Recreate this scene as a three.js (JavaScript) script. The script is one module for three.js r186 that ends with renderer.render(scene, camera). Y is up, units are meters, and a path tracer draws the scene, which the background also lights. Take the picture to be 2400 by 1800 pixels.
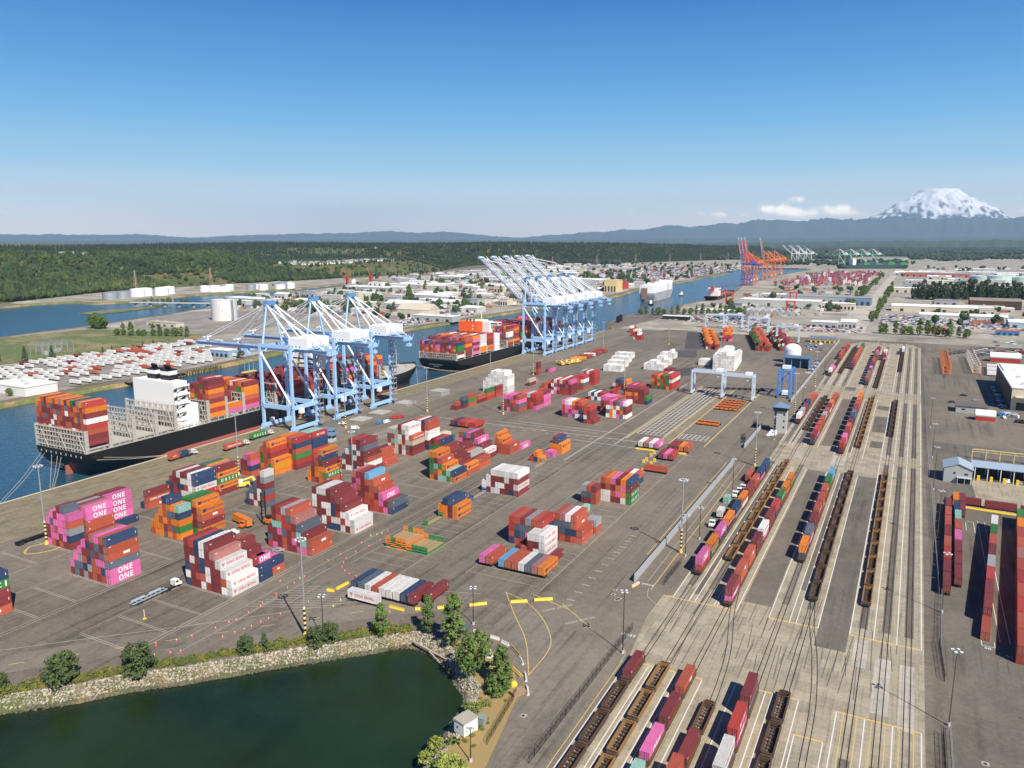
import * as THREE from 'three';
import { mergeGeometries } from 'three/addons/utils/BufferGeometryUtils.js';
import { FontLoader } from 'three/addons/loaders/FontLoader.js';
import { ImprovedNoise } from 'three/addons/math/ImprovedNoise.js';

// ------------------------------------------------------------------ camera, sky, sun, exposure
// site frame: u runs along the quay away from the camera, v across it; x = v, z = -u, y up, metres
const scene = new THREE.Scene();
const camera = new THREE.PerspectiveCamera(52.87, 4 / 3, 1, 250000);
camera.position.set(0, 120, 0);
camera.up.set(0, 1, 0);
camera.lookAt(-0.45267 * 1000, 120 - 0.18304 * 1000, -0.87269 * 1000);
camera.updateProjectionMatrix(); camera.updateMatrixWorld(true);
const renderer = new THREE.WebGLRenderer({ antialias: true });
renderer.toneMapping = THREE.LinearToneMapping;
renderer.toneMappingExposure = 1.45;
renderer.shadowMap.enabled = true;
const SUN = new THREE.Vector3(0.83 * 0.70, 0.71, 0.557 * 0.70).normalize();
const sun = new THREE.DirectionalLight(new THREE.Color(1.0, 0.935, 0.83), 5.0);
sun.position.copy(SUN).multiplyScalar(2500).add(new THREE.Vector3(-200, 0, -500));
sun.target.position.set(-200, 0, -500);
sun.castShadow = true;
sun.shadow.mapSize.set(4096, 4096);
Object.assign(sun.shadow.camera, { left: -1500, right: 1500, top: 1500, bottom: -1500, near: 10, far: 6000 });
scene.add(sun, sun.target);

function rng(seed) { let a = seed >>> 0; return () => { a = (a + 0x6D2B79F5) | 0; let t = Math.imul(a ^ (a >>> 15), 1 | a); t = (t + Math.imul(t ^ (t >>> 7), 61 | t)) ^ t; return ((t ^ (t >>> 14)) >>> 0) / 4294967296; }; }
const perlin = new ImprovedNoise();
const sm = (a, b, x) => { const t = Math.min(1, Math.max(0, (x - a) / (b - a))); return t * t * (3 - 2 * t); };
const lerp = (a, b, t) => a + (b - a) * t;
function fbm(x, y, z, n = 4) { let s = 0, a = 0.5; for (let i = 0; i < n; i++) { s += a * perlin.noise(x, y, z + i * 7.3); x *= 2.03; y *= 2.03; a *= 0.5; } return s; }

{ // clear blue sky, pale towards the horizon, with a band of low cumulus all round
  const W = 4096, Hh = 2048, d = new Float32Array(W * Hh * 4);
  const stops = [[-90, .40, .47, .56], [-1, 0.917, 0.775, 0.647], [0, 0.947, 0.807, 0.682], [1, 0.917, 0.807, 0.718], [2.5, 0.745, 0.807, 0.791], [5, 0.294, 0.528, 0.684], [8, 0.131, 0.363, 0.617], [11, 0.058, 0.247, 0.541], [15.7, 0.014, 0.13, 0.418], [25, 0.006, 0.07, 0.293], [45, 0.006, 0.029, 0.145], [90, 0.006, 0.015, 0.095]];
  for (let y = 0; y < Hh; y++) {
    const el = (y + 0.5) / Hh * 180 - 90;
    let k = 0; while (k < stops.length - 2 && el > stops[k + 1][0]) k++;
    const A = stops[k], Bq = stops[k + 1], t = Math.min(1, Math.max(0, (el - A[0]) / (Bq[0] - A[0])));
    for (let x = 0; x < W; x++) {
      const i = (y * W + x) * 4;
      let r = lerp(A[1], Bq[1], t), g = lerp(A[2], Bq[2], t), b = lerp(A[3], Bq[3], t);
      if (el > 0.5 && el < 5.5) {
        const th = x / W * Math.PI * 2, cx = Math.cos(th), cz = Math.sin(th);
        let bank = sm(1.17, 1.30, th) * sm(1.545, 1.49, th) * (.35 + .65 * sm(1.29, 1.40, th)); for (const [g0, gw, gk] of [[1.70, .06, .35], [.25, .2, 1], [2.9, .2, .9], [4.1, .25, 1], [5.3, .2, .8]]) { const q = (th - g0) / gw; if (q * q < 9) bank = Math.max(bank, gk * Math.exp(-q * q)); }
        const flat = 1.65 + 0.22 * perlin.noise(cx * 9, cz * 9, 8);
        const top = flat + bank * (0.35 + 1.9 * Math.max(0, perlin.noise(cx * 11, cz * 11, 3.1) + .28));
        const n = fbm(cx * 30, cz * 30, el * 1.5, 5);
        let c = sm(-.02, .22, (top - el) * 0.42 + n * .75 - .05) * sm(-.12, .25, el - flat + n * .3) * bank;
        c = Math.max(0, Math.min(1, c));
        const w = Math.min(1, .55 + .5 * (el - flat) / (top - flat + .1) + n * .8);
        r = lerp(r, lerp(.95, 1.8, w), c); g = lerp(g, lerp(.95, 1.55, w), c); b = lerp(b, lerp(.95, 1.2, w), c);
      }
      d[i] = r; d[i + 1] = g; d[i + 2] = b; d[i + 3] = 1;
    }
  }
  const tex = new THREE.DataTexture(d, W, Hh, THREE.RGBAFormat, THREE.FloatType);
  tex.mapping = THREE.EquirectangularReflectionMapping; tex.magFilter = THREE.LinearFilter; tex.minFilter = THREE.LinearFilter; tex.wrapS = THREE.RepeatWrapping; tex.needsUpdate = true;
  scene.background = tex; scene.environment = tex;
}
scene.fog = new THREE.FogExp2(new THREE.Color(.46, .72, 1.0), 0.000026);

// ------------------------------------------------------------------ helpers
const V3 = (x, y, z) => new THREE.Vector3(x, y, z);
const at = (u, v, y = 0) => V3(v, y, -u);
const taken = new Map();
function numbered(name) { const k = taken.get(name) || 0; taken.set(name, k + 1); return k ? name + '_' + String(k).padStart(3, '0') : name; }
function shadows(o) { o.castShadow = true; o.receiveShadow = true; return o; }
function thing(name, label, category, [u, v, y = 0] = [0, 0, 0], turn = 0, group) {
  const o = new THREE.Group(); o.name = numbered(name); o.position.set(v, y, -u); o.rotation.y = turn;
  o.userData = { label, category }; if (group) o.userData.group = group;
  scene.add(o); return o;
}
function part(name, geo, mat, parent) { const m = shadows(new THREE.Mesh(geo, mat)); m.name = name; parent.add(m); return m; }
function single(name, label, category, geo, mat, [u, v, y = 0] = [0, 0, 0], turn = 0, group) {
  const m = shadows(new THREE.Mesh(geo, mat)); m.name = numbered(name); m.position.set(v, y, -u); m.rotation.y = turn;
  m.userData = { label, category }; if (group) m.userData.group = group; scene.add(m); return m;
}
function struct(name, geo, mat, y = 0) { const m = shadows(new THREE.Mesh(geo, mat)); m.name = numbered(name); m.position.y = y; m.userData = { kind: 'structure' }; scene.add(m); return m; }
function stuff(name, label, category, mesh) { shadows(mesh); mesh.name = numbered(name); mesh.userData = { label, category, kind: 'stuff' }; scene.add(mesh); return mesh; }
function copyOf(o, [u, v, y = 0], turn = 0, label, group) {
  const c = o.clone(); c.name = numbered(o.name.replace(/_\d{3}$/, '')); c.position.set(v, y, -u); c.rotation.y = turn; c.userData = { ...o.userData };
  if (label) c.userData.label = label; if (group) c.userData.group = group; scene.add(c); return c;
}
const lin = (r, g, b) => new THREE.Color().setRGB(r, g, b);
const mat = (c, roughness = .8, metalness = 0, more = {}) => new THREE.MeshStandardMaterial({ color: c instanceof THREE.Color ? c : lin(...c), roughness, metalness, ...more });
class B { // collects boxes, bars and tubes, merged into one part
  constructor() { this.g = []; }
  add(g) { this.g.push(g.index ? g.toNonIndexed() : g); return this; }
  box(w, h, d, x = 0, y = 0, z = 0, ry = 0) { const g = new THREE.BoxGeometry(w, h, d); if (ry) g.rotateY(ry); g.translate(x, y, z); return this.add(g); }
  base(w, h, d, x = 0, y = 0, z = 0, ry = 0) { return this.box(w, h, d, x, y + h / 2, z, ry); }
  bar(a, b, w, h = w) { // square bar from a to b
    const p = V3(...a), q = V3(...b), l = p.distanceTo(q), g = new THREE.BoxGeometry(w, h, l);
    const m = new THREE.Matrix4().lookAt(q, p, Math.abs(q.y - p.y) > l * .98 ? V3(1, 0, 0) : V3(0, 1, 0)); g.applyMatrix4(m); g.translate((a[0] + b[0]) / 2, (a[1] + b[1]) / 2, (a[2] + b[2]) / 2); return this.add(g);
  }
  tube(a, b, r, r2 = r, n = 8) {
    const p = V3(...a), q = V3(...b), l = p.distanceTo(q), g = new THREE.CylinderGeometry(r2, r, l, n);
    g.applyQuaternion(new THREE.Quaternion().setFromUnitVectors(V3(0, 1, 0), q.clone().sub(p).normalize())); g.translate((a[0] + b[0]) / 2, (a[1] + b[1]) / 2, (a[2] + b[2]) / 2); return this.add(g);
  }
  cyl(r, h, x, y, z, n = 12, r2 = r) { const g = new THREE.CylinderGeometry(r2, r, h, n); g.translate(x, y + h / 2, z); return this.add(g); }
  wheel(r, w, x, y, z, n = 12) { const g = new THREE.CylinderGeometry(r, r, w, n); g.rotateZ(Math.PI / 2); g.translate(x, y, z); return this.add(g); }
  geo() { return this.g.length === 1 ? this.g[0] : mergeGeometries(this.g); }
  to(name, m, parent) { return part(name, this.geo(), m, parent); }
}
// flat sheet from site points [u, v]
function sheetGeo(pts, holes = [], uvScale = 1) {
  const s = new THREE.Shape(pts.map(([u, v]) => new THREE.Vector2(v, u)));
  for (const h of holes) s.holes.push(new THREE.Path(h.map(([u, v]) => new THREE.Vector2(v, u))));
  const g = new THREE.ShapeGeometry(s); g.rotateX(-Math.PI / 2); metreUV(g, uvScale); return g;
}
function metreUV(g, k = 1) { const p = g.attributes.position, uv = new Float32Array(p.count * 2); for (let i = 0; i < p.count; i++) { uv[2 * i] = p.getX(i) / k; uv[2 * i + 1] = -p.getZ(i) / k; } g.setAttribute('uv', new THREE.BufferAttribute(uv, 2)); return g; }
const rect = (u0, u1, v0, v1) => [[u0, v0], [u0, v1], [u1, v1], [u1, v0]];
// tileable value noise on a size x size grid
function tileNoise(size, cellsX, cellsY, seed) {
  const r = rng(seed), t = new Float32Array(cellsX * cellsY); for (let i = 0; i < t.length; i++) t[i] = r();
  return (x, y) => { const fx = x / size * cellsX, fy = y / size * cellsY, ix = Math.floor(fx), iy = Math.floor(fy); let a = fx - ix, b = fy - iy; a = a * a * (3 - 2 * a); b = b * b * (3 - 2 * b);
    const x0 = ix % cellsX, x1 = (ix + 1) % cellsX, y0 = (iy % cellsY) * cellsX, y1 = ((iy + 1) % cellsY) * cellsX; return lerp(lerp(t[x0 + y0], t[x1 + y0], a), lerp(t[x0 + y1], t[x1 + y1], a), b); };
}
// texture whose pixels multiply a material's colour; f(x, y) -> [r, g, b] about 1 as sRGB-encoded after scaling
function texOf(size, f, srgb = true, repeat) {
  const d = new Uint8Array(size * size * 4);
  for (let y = 0; y < size; y++) for (let x = 0; x < size; x++) { const c = f(x, y), i = (y * size + x) * 4; for (let k = 0; k < 3; k++) { let q = Math.min(1, Math.max(0, c[k])); if (srgb) q = q < .0031308 ? q * 12.92 : 1.055 * Math.pow(q, 1 / 2.4) - .055; d[i + k] = q * 255; } d[i + 3] = 255; }
  const t = new THREE.DataTexture(d, size, size, THREE.RGBAFormat); t.wrapS = t.wrapT = THREE.RepeatWrapping; t.magFilter = THREE.LinearFilter; t.minFilter = THREE.LinearMipmapLinearFilter; t.generateMipmaps = true; if (srgb) t.colorSpace = THREE.SRGBColorSpace; t.needsUpdate = true; return t;
}

// ------------------------------------------------------------------ ground textures
const asphaltTex = (() => { // 400 m of yard asphalt: patches, tyre streaks along the rows, seams and oil spots
  const S = 2048, n1 = tileNoise(S, 9, 7, 1), n2 = tileNoise(S, 40, 33, 2), n3 = tileNoise(S, 190, 210, 3), st = tileNoise(S, 260, 9, 4), st2 = tileNoise(S, 110, 5, 5), fine = tileNoise(S, 1024, 1024, 6);
  const r = rng(77), spots = []; for (let i = 0; i < 420; i++) spots.push([r() * S, r() * S, 2 + r() * r() * 12, .1 + r() * .22]);
  const smap = new Float32Array(S * S); for (const [sx, sy, sr, sk] of spots) for (let j = -Math.ceil(sr); j <= sr; j++) for (let i = -Math.ceil(sr); i <= sr; i++) { const d = Math.hypot(i, j); if (d < sr) smap[((Math.floor(sy) + j + S) % S) * S + (Math.floor(sx) + i + S) % S] += sk * (1 - d / sr); }
  const joints = [], jr = rng(5); for (let i = 0; i < 26; i++) joints.push([jr() * S, jr() * S, 100 + jr() * 500, jr() < .5]);
  const jmap = new Uint8Array(S * S); for (const [x, y, l, hz] of joints) { let w = 0; for (let i = 0; i < l; i++) { w += (jr() - .5) * .5; const X = Math.floor((hz ? x + i : x + w) + S) % S, Y = Math.floor((hz ? y + w : y + i) + S) % S; jmap[Y * S + X] = 1; } }
  return texOf(S, (x, y) => {
    let k = .80 + .22 * (n1(x, y) - .5) + .2 * (n2(x, y) - .5) + .16 * (n3(x, y) - .5) + .26 * (fine(x, y) - .5);
    const s = st(x, y); if (s > .62) k -= (s - .62) * .75 * sm(.3, .6, n1(x + 300, y)); const s2 = st2(x, y); k -= Math.max(0, s2 - .62) * .5;
    k -= smap[y * S + x];
    if (jmap[y * S + x]) k -= .22;
    const w = .03 * (n2(y, x) - .5); return [k + w, k, k - w];
  });
})();
asphaltTex.anisotropy = 8;
const slabTex = (() => { // 50 m of concrete rail apron: 5 m slabs with thin joints and stains
  const S = 2048, n1 = tileNoise(S, 12, 9, 11), n2 = tileNoise(S, 60, 70, 12), n3 = tileNoise(S, 1024, 1024, 13), st = tileNoise(S, 150, 4, 14), r = rng(15), tone = Array.from({ length: 100 }, () => .84 + r() * .22);
  return texOf(S, (x, y) => { const gx = x / S * 10, gy = y / S * 10, fx = gx % 1, fy = gy % 1; let k = .84 * tone[(gx | 0) + (gy | 0) * 10] + .2 * (n1(x, y) - .5) + .16 * (n2(x, y) - .5) + .2 * (n3(x, y) - .5) - Math.max(0, st(x, y) - .58) * .5;
    if (fx < .016 || fy < .016) k *= .6; return [k, k, k]; });
})();
const deckTex = (() => { // 40 m of block-paved quay: long blocks with pale joints
  const S = 1024, n1 = tileNoise(S, 14, 11, 21), n2 = tileNoise(S, 512, 512, 22), r = rng(23), tone = Array.from({ length: 512 }, () => .78 + r() * .2);
  return texOf(S, (x, y) => { const row = Math.floor(x / S * 16), fx = x / S * 16 % 1, gy = (y / S * 6 + (row % 2) * .5), fy = gy % 1; let k = .70 * tone[(row * 29 + Math.floor(gy) * 7) % 512] + .22 * (n1(x, y) - .5) + .12 * (n2(x, y) - .5);
    if (fx < .075 || fy < .035) return [k * 1.75, k * 1.62, k * 1.2]; return [k, k, k * .98]; });
})();
const earthTex = (() => { // 300 m of dry grass, weeds and bare soil
  const S = 1024, n1 = tileNoise(S, 8, 11, 31), n2 = tileNoise(S, 37, 41, 32), n3 = tileNoise(S, 150, 140, 33), n4 = tileNoise(S, 512, 512, 34);
  return texOf(S, (x, y) => { const a = sm(.35, .65, n1(x, y) * .5 + n2(x, y) * .35 + n3(x, y) * .2), k = .75 + .5 * (n4(x, y) - .5) + .2 * (n3(y, x) - .5); return [lerp(.44, .20, a) * k, lerp(.35, .25, a) * k, lerp(.19, .08, a) * k]; });
})();
const flatsTex = (() => { // 600 m of far industrial ground: lots, tracks and dirt
  const S = 1024, n1 = tileNoise(S, 18, 22, 41), n2 = tileNoise(S, 60, 70, 42), n3 = tileNoise(S, 400, 400, 43), r = rng(44);
  const lots = []; for (let i = 0; i < 260; i++) lots.push([r() * S, r() * S, 14 + r() * 90, 10 + r() * 60, .62 + r() * .6, r()]);
  const m = new Float32Array(S * S * 2); for (const [x, y, w, h, k, g] of lots) for (let j = 0; j < h; j++) for (let i = 0; i < w; i++) { const q = ((Math.floor(y + j) % S) * S + Math.floor(x + i) % S) * 2; m[q] = k; m[q + 1] = g; }
  return texOf(S, (x, y) => { const q = (y * S + x) * 2; let k = (m[q] || .9) * (.82 + .3 * (n1(x, y) - .5) + .2 * (n2(x, y) - .5) + .3 * (n3(x, y) - .5)); const g = m[q + 1] > .86; return g ? [k * .42, k * .46, k * .22] : [k * .80, k * .76, k * .68]; });
})();
const ripple = texOf(1024, (() => { const a = tileNoise(1024, 90, 140, 51), b = tileNoise(1024, 230, 320, 52), c = tileNoise(1024, 30, 42, 53); return (x, y) => { const k = .4 * a(x, y) + .3 * b(x, y) + .3 * c(x, y); return [k, k, k]; }; })(), false);
const rep = (t, k) => { const c = t.clone(); c.repeat.set(1 / k, 1 / k); c.needsUpdate = true; return c; };

const M = {
  asphalt: mat([.198, .168, .129], .92, 0, { map: rep(asphaltTex, 400) }),
  patch: mat([.085, .078, .078], .95, 0, { map: rep(asphaltTex, 170) }),
  patch2: mat([.162, .142, .115], .95, 0, { map: rep(asphaltTex, 170) }),
  newAsphalt: mat([.216, .185, .146], .92, 0, { map: rep(asphaltTex, 260) }),
  concrete: mat([.405, .35, .255], .9, 0, { map: rep(slabTex, 50) }),
  concreteNew: mat([.50, .46, .385], .9, 0, { map: rep(slabTex, 60) }),
  quay: mat([.30, .255, .17], .9, 0, { map: rep(deckTex, 40) }),
  earth: mat([.72, .74, .68], .97, 0, { map: rep(earthTex, 300) }),
  flats: mat([.50, .48, .44], .95, 0, { map: rep(flatsTex, 600) }),
  tanpad: mat([.30, .275, .24], .95, 0, { map: rep(asphaltTex, 220) }),
  white: mat([.72, .71, .68], .7), paint: mat([.62, .60, .55], .8), yellowPaint: mat([.58, .42, .13], .8), fadedPaint: mat([.40, .375, .33], .85),
  rail: mat([.055, .045, .04], .5, .5), steel: mat([.35, .36, .38], .5, .6), darkSteel: mat([.05, .05, .055], .55, .5), galv: mat([.46, .48, .50], .45, .55),
  rust: mat([.115, .055, .028], .9), brown: mat([.075, .042, .026], .85), black: mat([.012, .012, .014], .6), tyre: mat([.02, .02, .02], .9),
  yellow: mat([.72, .50, .04], .6), orange: mat([.62, .16, .03], .55), glass: mat([.03, .05, .07], .08, .2), wall: mat([.45, .45, .44], .85),
  craneBlue: mat([.34, .54, .82], .5), craneWhite: mat([.78, .79, .80], .5), deepBlue: mat([.05, .20, .55], .45), paleBlue: mat([.50, .57, .66], .5), shipGrey: mat([.42, .40, .36], .7), shipWhite: mat([.80, .79, .76], .55),
  hull: mat([.010, .011, .014], .4), antifoul: mat([.36, .115, .085], .7), roofWhite: mat([.78, .77, .74], .7), roofGrey: mat([.30, .31, .33], .6), roofBlue: mat([.14, .22, .34], .6), wallCream: mat([.55, .49, .38], .85), wallGrey: mat([.36, .36, .36], .85), brick: mat([.28, .12, .08], .9),
  dryGrass: mat([.30, .215, .085], .97), wood: mat([.32, .22, .12], .9), rope: mat([.5, .47, .40], .9),
};
M.water = new THREE.MeshPhysicalMaterial({ color: lin(.018, .068, .108), roughness: .2, ior: 1.33, bumpMap: rep(ripple, 120), bumpScale: .28 });
const murk = texOf(512, (() => { const a = tileNoise(512, 5, 6, 91), b = tileNoise(512, 19, 17, 92), c = tileNoise(512, 70, 60, 93); return (x, y) => { const k = .5 + .35 * a(x, y) + .2 * b(x, y) + .08 * c(x, y), g = a(y, x); return [k * (.8 + .5 * g), k, k * (1.1 - .3 * g)]; }; })());
M.inletWater = new THREE.MeshPhysicalMaterial({ color: lin(.0155, .034, .0145), map: rep(murk, 110), roughness: .13, ior: 1.33, specularIntensity: .6, bumpMap: rep(ripple, 60), bumpScale: .06 });

// ------------------------------------------------------------------ land and water
const WATER = -3;
const channel = [[-590, -368], [980, -368], [1005, -366], [1079, -400], [1222, -415], [1266, -378], [1297, -372], [1444, -395], [1541, -386], [1588, -360], [1893, -387], [2138, -420], [2401, -424], [2727, -430], [3159, -414], [3500, -394], [3560, -450], [3500, -620], [3363, -659], [3140, -691], [2967, -625], [2618, -606], [2616, -644], [2460, -609], [2197, -613], [1885, -617], [1631, -585], [1205, -607], [969, -613], [760, -622], [638, -616], [560, -602], [490, -594], [350, -599], [-590, -590]];
const creek = [[-590, -1000], [565, -1024], [694, -1041], [858, -1091], [938, -1122], [990, -1130], [1150, -1230], [1350, -1300], [1600, -1345], [1900, -1420], [1915, -1450], [1700, -1425], [1500, -1392], [1300, -1418], [1229, -1438], [1094, -1428], [1030, -1385], [960, -1410], [967, -1480], [899, -1505], [825, -1487], [-590, -1450]];
const inlet = [[-100, -345], [0, -300], [80, -232], [104, -208], [109, -202], [117, -194], [126, -187], [136, -176], [150, -163], [160, -153], [174, -139], [182, -132], [183.5, -126], [182.5, -119], [177.5, -109.5], [171, -102], [166, -96], [158, -93.5], [151, -93], [145, -90.5], [135, -90], [110, -84], [60, -76], [-100, -60]];
struct('ground', sheetGeo(rect(-600, 44000, -34000, 34000), [channel, creek, inlet]), M.asphalt);
struct('water', sheetGeo(rect(-650, 3800, -2500, -200)), M.water, WATER);
struct('inlet_water', sheetGeo(rect(-120, 200, -355, -50)), M.inletWater, WATER + .02);
// sloping banks, shaped from the shore lines
function bank(name, pts, out, depth, m, closed = false) {
  const P = [], I = [], n = pts.length, r = rng(n * 7 + 3);
  const dense = []; for (let i = 0; i < n - (closed ? 0 : 1); i++) { const a = pts[i], b = pts[(i + 1) % n], l = Math.hypot(b[0] - a[0], b[1] - a[1]), k = Math.max(1, Math.min(60, Math.round(l / 6))); for (let j = 0; j < k; j++) dense.push([lerp(a[0], b[0], j / k), lerp(a[1], b[1], j / k)]); } if (!closed) dense.push(pts[n - 1]);
  for (let i = 0; i < dense.length; i++) { const a = dense[Math.max(0, i - 1)], b = dense[Math.min(dense.length - 1, i + 1)], l = Math.hypot(b[0] - a[0], b[1] - a[1]) || 1, nu = -(b[1] - a[1]) / l, nv = (b[0] - a[0]) / l;
    for (let k = 0; k < 4; k++) { const t = k / 3, j = k && k < 3 ? (r() - .5) * .8 : 0; P.push(dense[i][1] + nv * out * t + j, k ? .05 - depth * t + j * .6 : .05, -(dense[i][0] + nu * out * t)); }
    if (i) for (let k = 0; k < 3; k++) { const q = (i - 1) * 4 + k; I.push(q, q + 4, q + 1, q + 1, q + 4, q + 5); } }
  const g = new THREE.BufferGeometry(); g.setAttribute('position', new THREE.Float32BufferAttribute(P, 3)); g.setIndex(I); g.computeVertexNormals(); metreUV(g); return struct(name, g, m);
}
M.bankEarth = mat([.9, .8, .66], .97, 0, { map: rep(earthTex, 300), side: THREE.DoubleSide });
M.bankStone = mat([.55, .52, .46], .95, 0, { side: THREE.DoubleSide, map: rep(earthTex, 40) });
bank('riverbank', channel.slice(17), -7, 5, M.bankEarth);
bank('riverbank', channel.slice(2, 17), -6, 5, M.bankEarth);
bank('riverbank', creek, -9, 5, M.bankEarth);
bank('rock_slope', inlet, 5.6, 4.4, M.bankStone);
{ const b = new B(); b.box(1.1, 6, 1570, -368.0 + .35, -2.94, -195); struct('quay_wall', b.geo(), M.wall); const e = new B(); e.box(.7, .35, 1570, -367.2, .18, -195); struct('quay_kerb', e.geo(), mat([.50, .44, .33], .85)); }

// sheets of other ground over the base
let lift = 0; const sheet = (name, pts, m, y) => struct(name, sheetGeo(pts), m, y ?? .012);
sheet('quay_deck', rect(-300, 1000, -366.8, -318), M.quay, .008);
sheet('crane_apron', rect(372, 1000, -345, -318), M.newAsphalt, .014);
sheet('quay_road', rect(-300, 372, -318, -300), M.newAsphalt, .008);
sheet('flats_ground', [[1010, -360], [1280, -340], [1310, -360], [1445, -385], [1545, -375], [1590, -350], [1900, -377], [2140, -410], [2410, -414], [2730, -420], [3160, -404], [3500, -384], [3600, -450], [3540, -640], [3700, -2400], [9000, -5000], [9000, 5000], [1030, 5000], [1030, 30], [1030, -60]], M.flats, .05);
sheet('peninsula_ground', [[-590, -600], [350, -610], [490, -604], [560, -612], [640, -628], [760, -634], [969, -625], [1205, -619], [1631, -597], [1885, -629], [2197, -625], [2460, -621], [2600, -660], [3140, -705], [3500, -640], [3560, -1700], [1950, -1600], [1915, -1440], [1900, -1408], [1600, -1335], [1350, -1288], [1150, -1218], [995, -1116], [938, -1110], [858, -1080], [694, -1030], [565, -1012], [-590, -990]], M.flats, .05);
sheet('trailer_lot', [[-200, -640], [349, -628], [430, -612], [495, -612], [575, -630], [640, -640], [700, -720], [640, -775], [420, -780], [-200, -770]], M.tanpad, .10);
sheet('grass_field', [[-300, -790], [480, -786], [650, -782], [700, -800], [690, -900], [672, -1000], [600, -1008], [-300, -985]], M.earth, .10);
sheet('tank_pad', [[700, -790], [900, -800], [1010, -940], [930, -1090], [760, -1030], [700, -940]], M.tanpad, .10);
sheet('far_shore_ground', [[880, -1515], [980, -1492], [975, -1420], [1030, -1398], [1094, -1440], [1229, -1450], [1300, -1430], [1500, -1404], [1700, -1437], [1910, -1462], [2000, -1800], [900, -1800]], M.flats, .08);
{ const sp = [[823, -1258], [830, -1225], [875, -1217], [982, -1246], [1008, -1262], [1030, -1290], [1010, -1300], [924, -1272], [867, -1278]]; const b = sheetGeo(sp); struct('sand_spit', b, M.earth, WATER + .45); }
sheet('valley_ground', [[6200, -9000], [6200, 12000], [40000, 30000], [40000, -30000]], mat([.085, .105, .06], .98), .4);
// rail apron and crossings
sheet('rail_apron', [[60, -65], [198, -65], [226, -68.2], [243, -68], [246, -65], [470, -64.5], [650, -65], [980, -66], [1010, -50], [1010, 2], [980, 11.5], [60, 11.5]], M.concrete, .010);
sheet('asphalt_strip', rect(252, 424, -42.5, -33.5), M.patch2, .016); sheet('asphalt_strip', rect(480, 634, -42, -33.5), M.patch2, .016); sheet('asphalt_strip', rect(232, 424, -18, -9.2), M.patch2, .016);
sheet('asphalt_strip', rect(250, 425, -58.9, -57.2), M.patch2, .016); sheet('asphalt_strip', rect(480, 634, -58.9, -57.2), M.patch2, .016); sheet('asphalt_strip', rect(470, 634, -26.6, -24.8), M.patch2, .016); sheet('asphalt_strip', rect(270, 425, -26.6, -24.8), M.patch2, .016);
for (const [a, b, c, d] of [[530, 580, -17, -9], [488, 505, -16, -9.5], [604, 618, -17, -9], [672, 690, -44, -36]]) sheet('asphalt_patch', rect(a, b, c, d), M.patch2, .018);
for (const [a, b, c, d] of [[203, 233, -1.2, 3.0], [198, 232, 5.3, 9.1], [225, 243, -7.3, -3.4], [446, 462, -53, -49], [440, 460, -33, -26]]) sheet('concrete_patch', rect(a, b, c, d), M.concreteNew, .018);
// road along the inlet, dark pads and the long road inland
sheet('shore_road', [[60, -262], [116, -214], [150, -181], [172, -160], [190, -141], [199, -130], [200, -118], [196, -104], [186, -94], [170, -86], [140, -78], [60, -70], [60, -66], [198, -66], [206, -80], [212, -100], [214, -122], [206, -140], [190, -156], [162, -186], [126, -220], [72, -268]], M.newAsphalt, .014);
sheet('side_yard', rect(60, 520, 17, 120), M.patch2, .006);
sheet('side_yard_pad', [[182, 19.5], [182, 33.5], [233, 31], [233, 19.5]], M.patch2, .014);
for (const q of [[[674, -190], [686, -168], [736, -181], [699, -198]], [[783, -218], [795, -196], [850, -209], [833, -231]], [[849, -223], [859, -204], [1066, -254.5], [1048, -272]]]) { const b = new B(); sheet('dark_pad', q, M.patch, .016); }
sheet('inland_road', [[1060, -92], [1110, -54], [1260, -56], [1860, -60], [3110, -59], [6000, -55], [6000, -80], [3100, -79], [1850, -84], [1400, -94]], mat([.50, .45, .38], .95, 0, { map: rep(asphaltTex, 300) }), .09);
sheet('gate_apron', [[395, 34.5], [436, 33.5], [444, 34.5], [444, 110], [395, 110]], M.concrete, .02);

// ------------------------------------------------------------------ shipping containers
const font = await new FontLoader().loadAsync('fonts/droid/droid_sans_bold.typeface.json');
function textGeo(s, h, track = 0) { const sh = font.generateShapes(s, h); const g = new THREE.ShapeGeometry(sh, 2); g.computeBoundingBox(); const b = g.boundingBox; g.translate(-(b.min.x + b.max.x) / 2, -(b.min.y + b.max.y) / 2, 0); return g; }
const grime = texOf(512, (() => { const a = tileNoise(512, 90, 3, 61), b = tileNoise(512, 12, 14, 62), c = tileNoise(512, 200, 90, 63); return (x, y) => { const k = .93 - Math.max(0, a(x, y) - .55) * .45 + .16 * (b(x, y) - .5) + .14 * (c(x, y) - .5); const r = Math.max(0, c(x, y) * a(x, y) - .52); return [k + r * .15, k - r * .45, k - r * .6]; }; })());
const ribs = texOf(256, (x) => { const t = (x / 256 * 16) % 1, k = t < .3 ? 0 : t < .45 ? (t - .3) / .15 : t < .8 ? 1 : 1 - (t - .8) / .2; return [k, k, k]; }, false); { ribs.repeat.set(2.7, 1); }
const PAL = { p: ['pink', [.76, .165, .42]], r: ['red', [.46, .052, .040]], k: ['maroon', [.235, .040, .042]], b: ['brick red', [.50, .105, .055]], o: ['orange', [.80, .235, .020]], w: ['white', [.82, .80, .77]], n: ['navy blue', [.030, .062, .140]], s: ['slate grey', [.115, .145, .185]], g: ['green', [.045, .22, .050]], t: ['pale teal', [.30, .55, .47]], l: ['light blue', [.14, .40, .62]], c: ['cream', [.62, .55, .42]], d: ['dusty rose', [.44, .18, .16]], y: ['amber', [.85, .36, .03]], e: ['grey', [.36, .37, .38]] };
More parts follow.
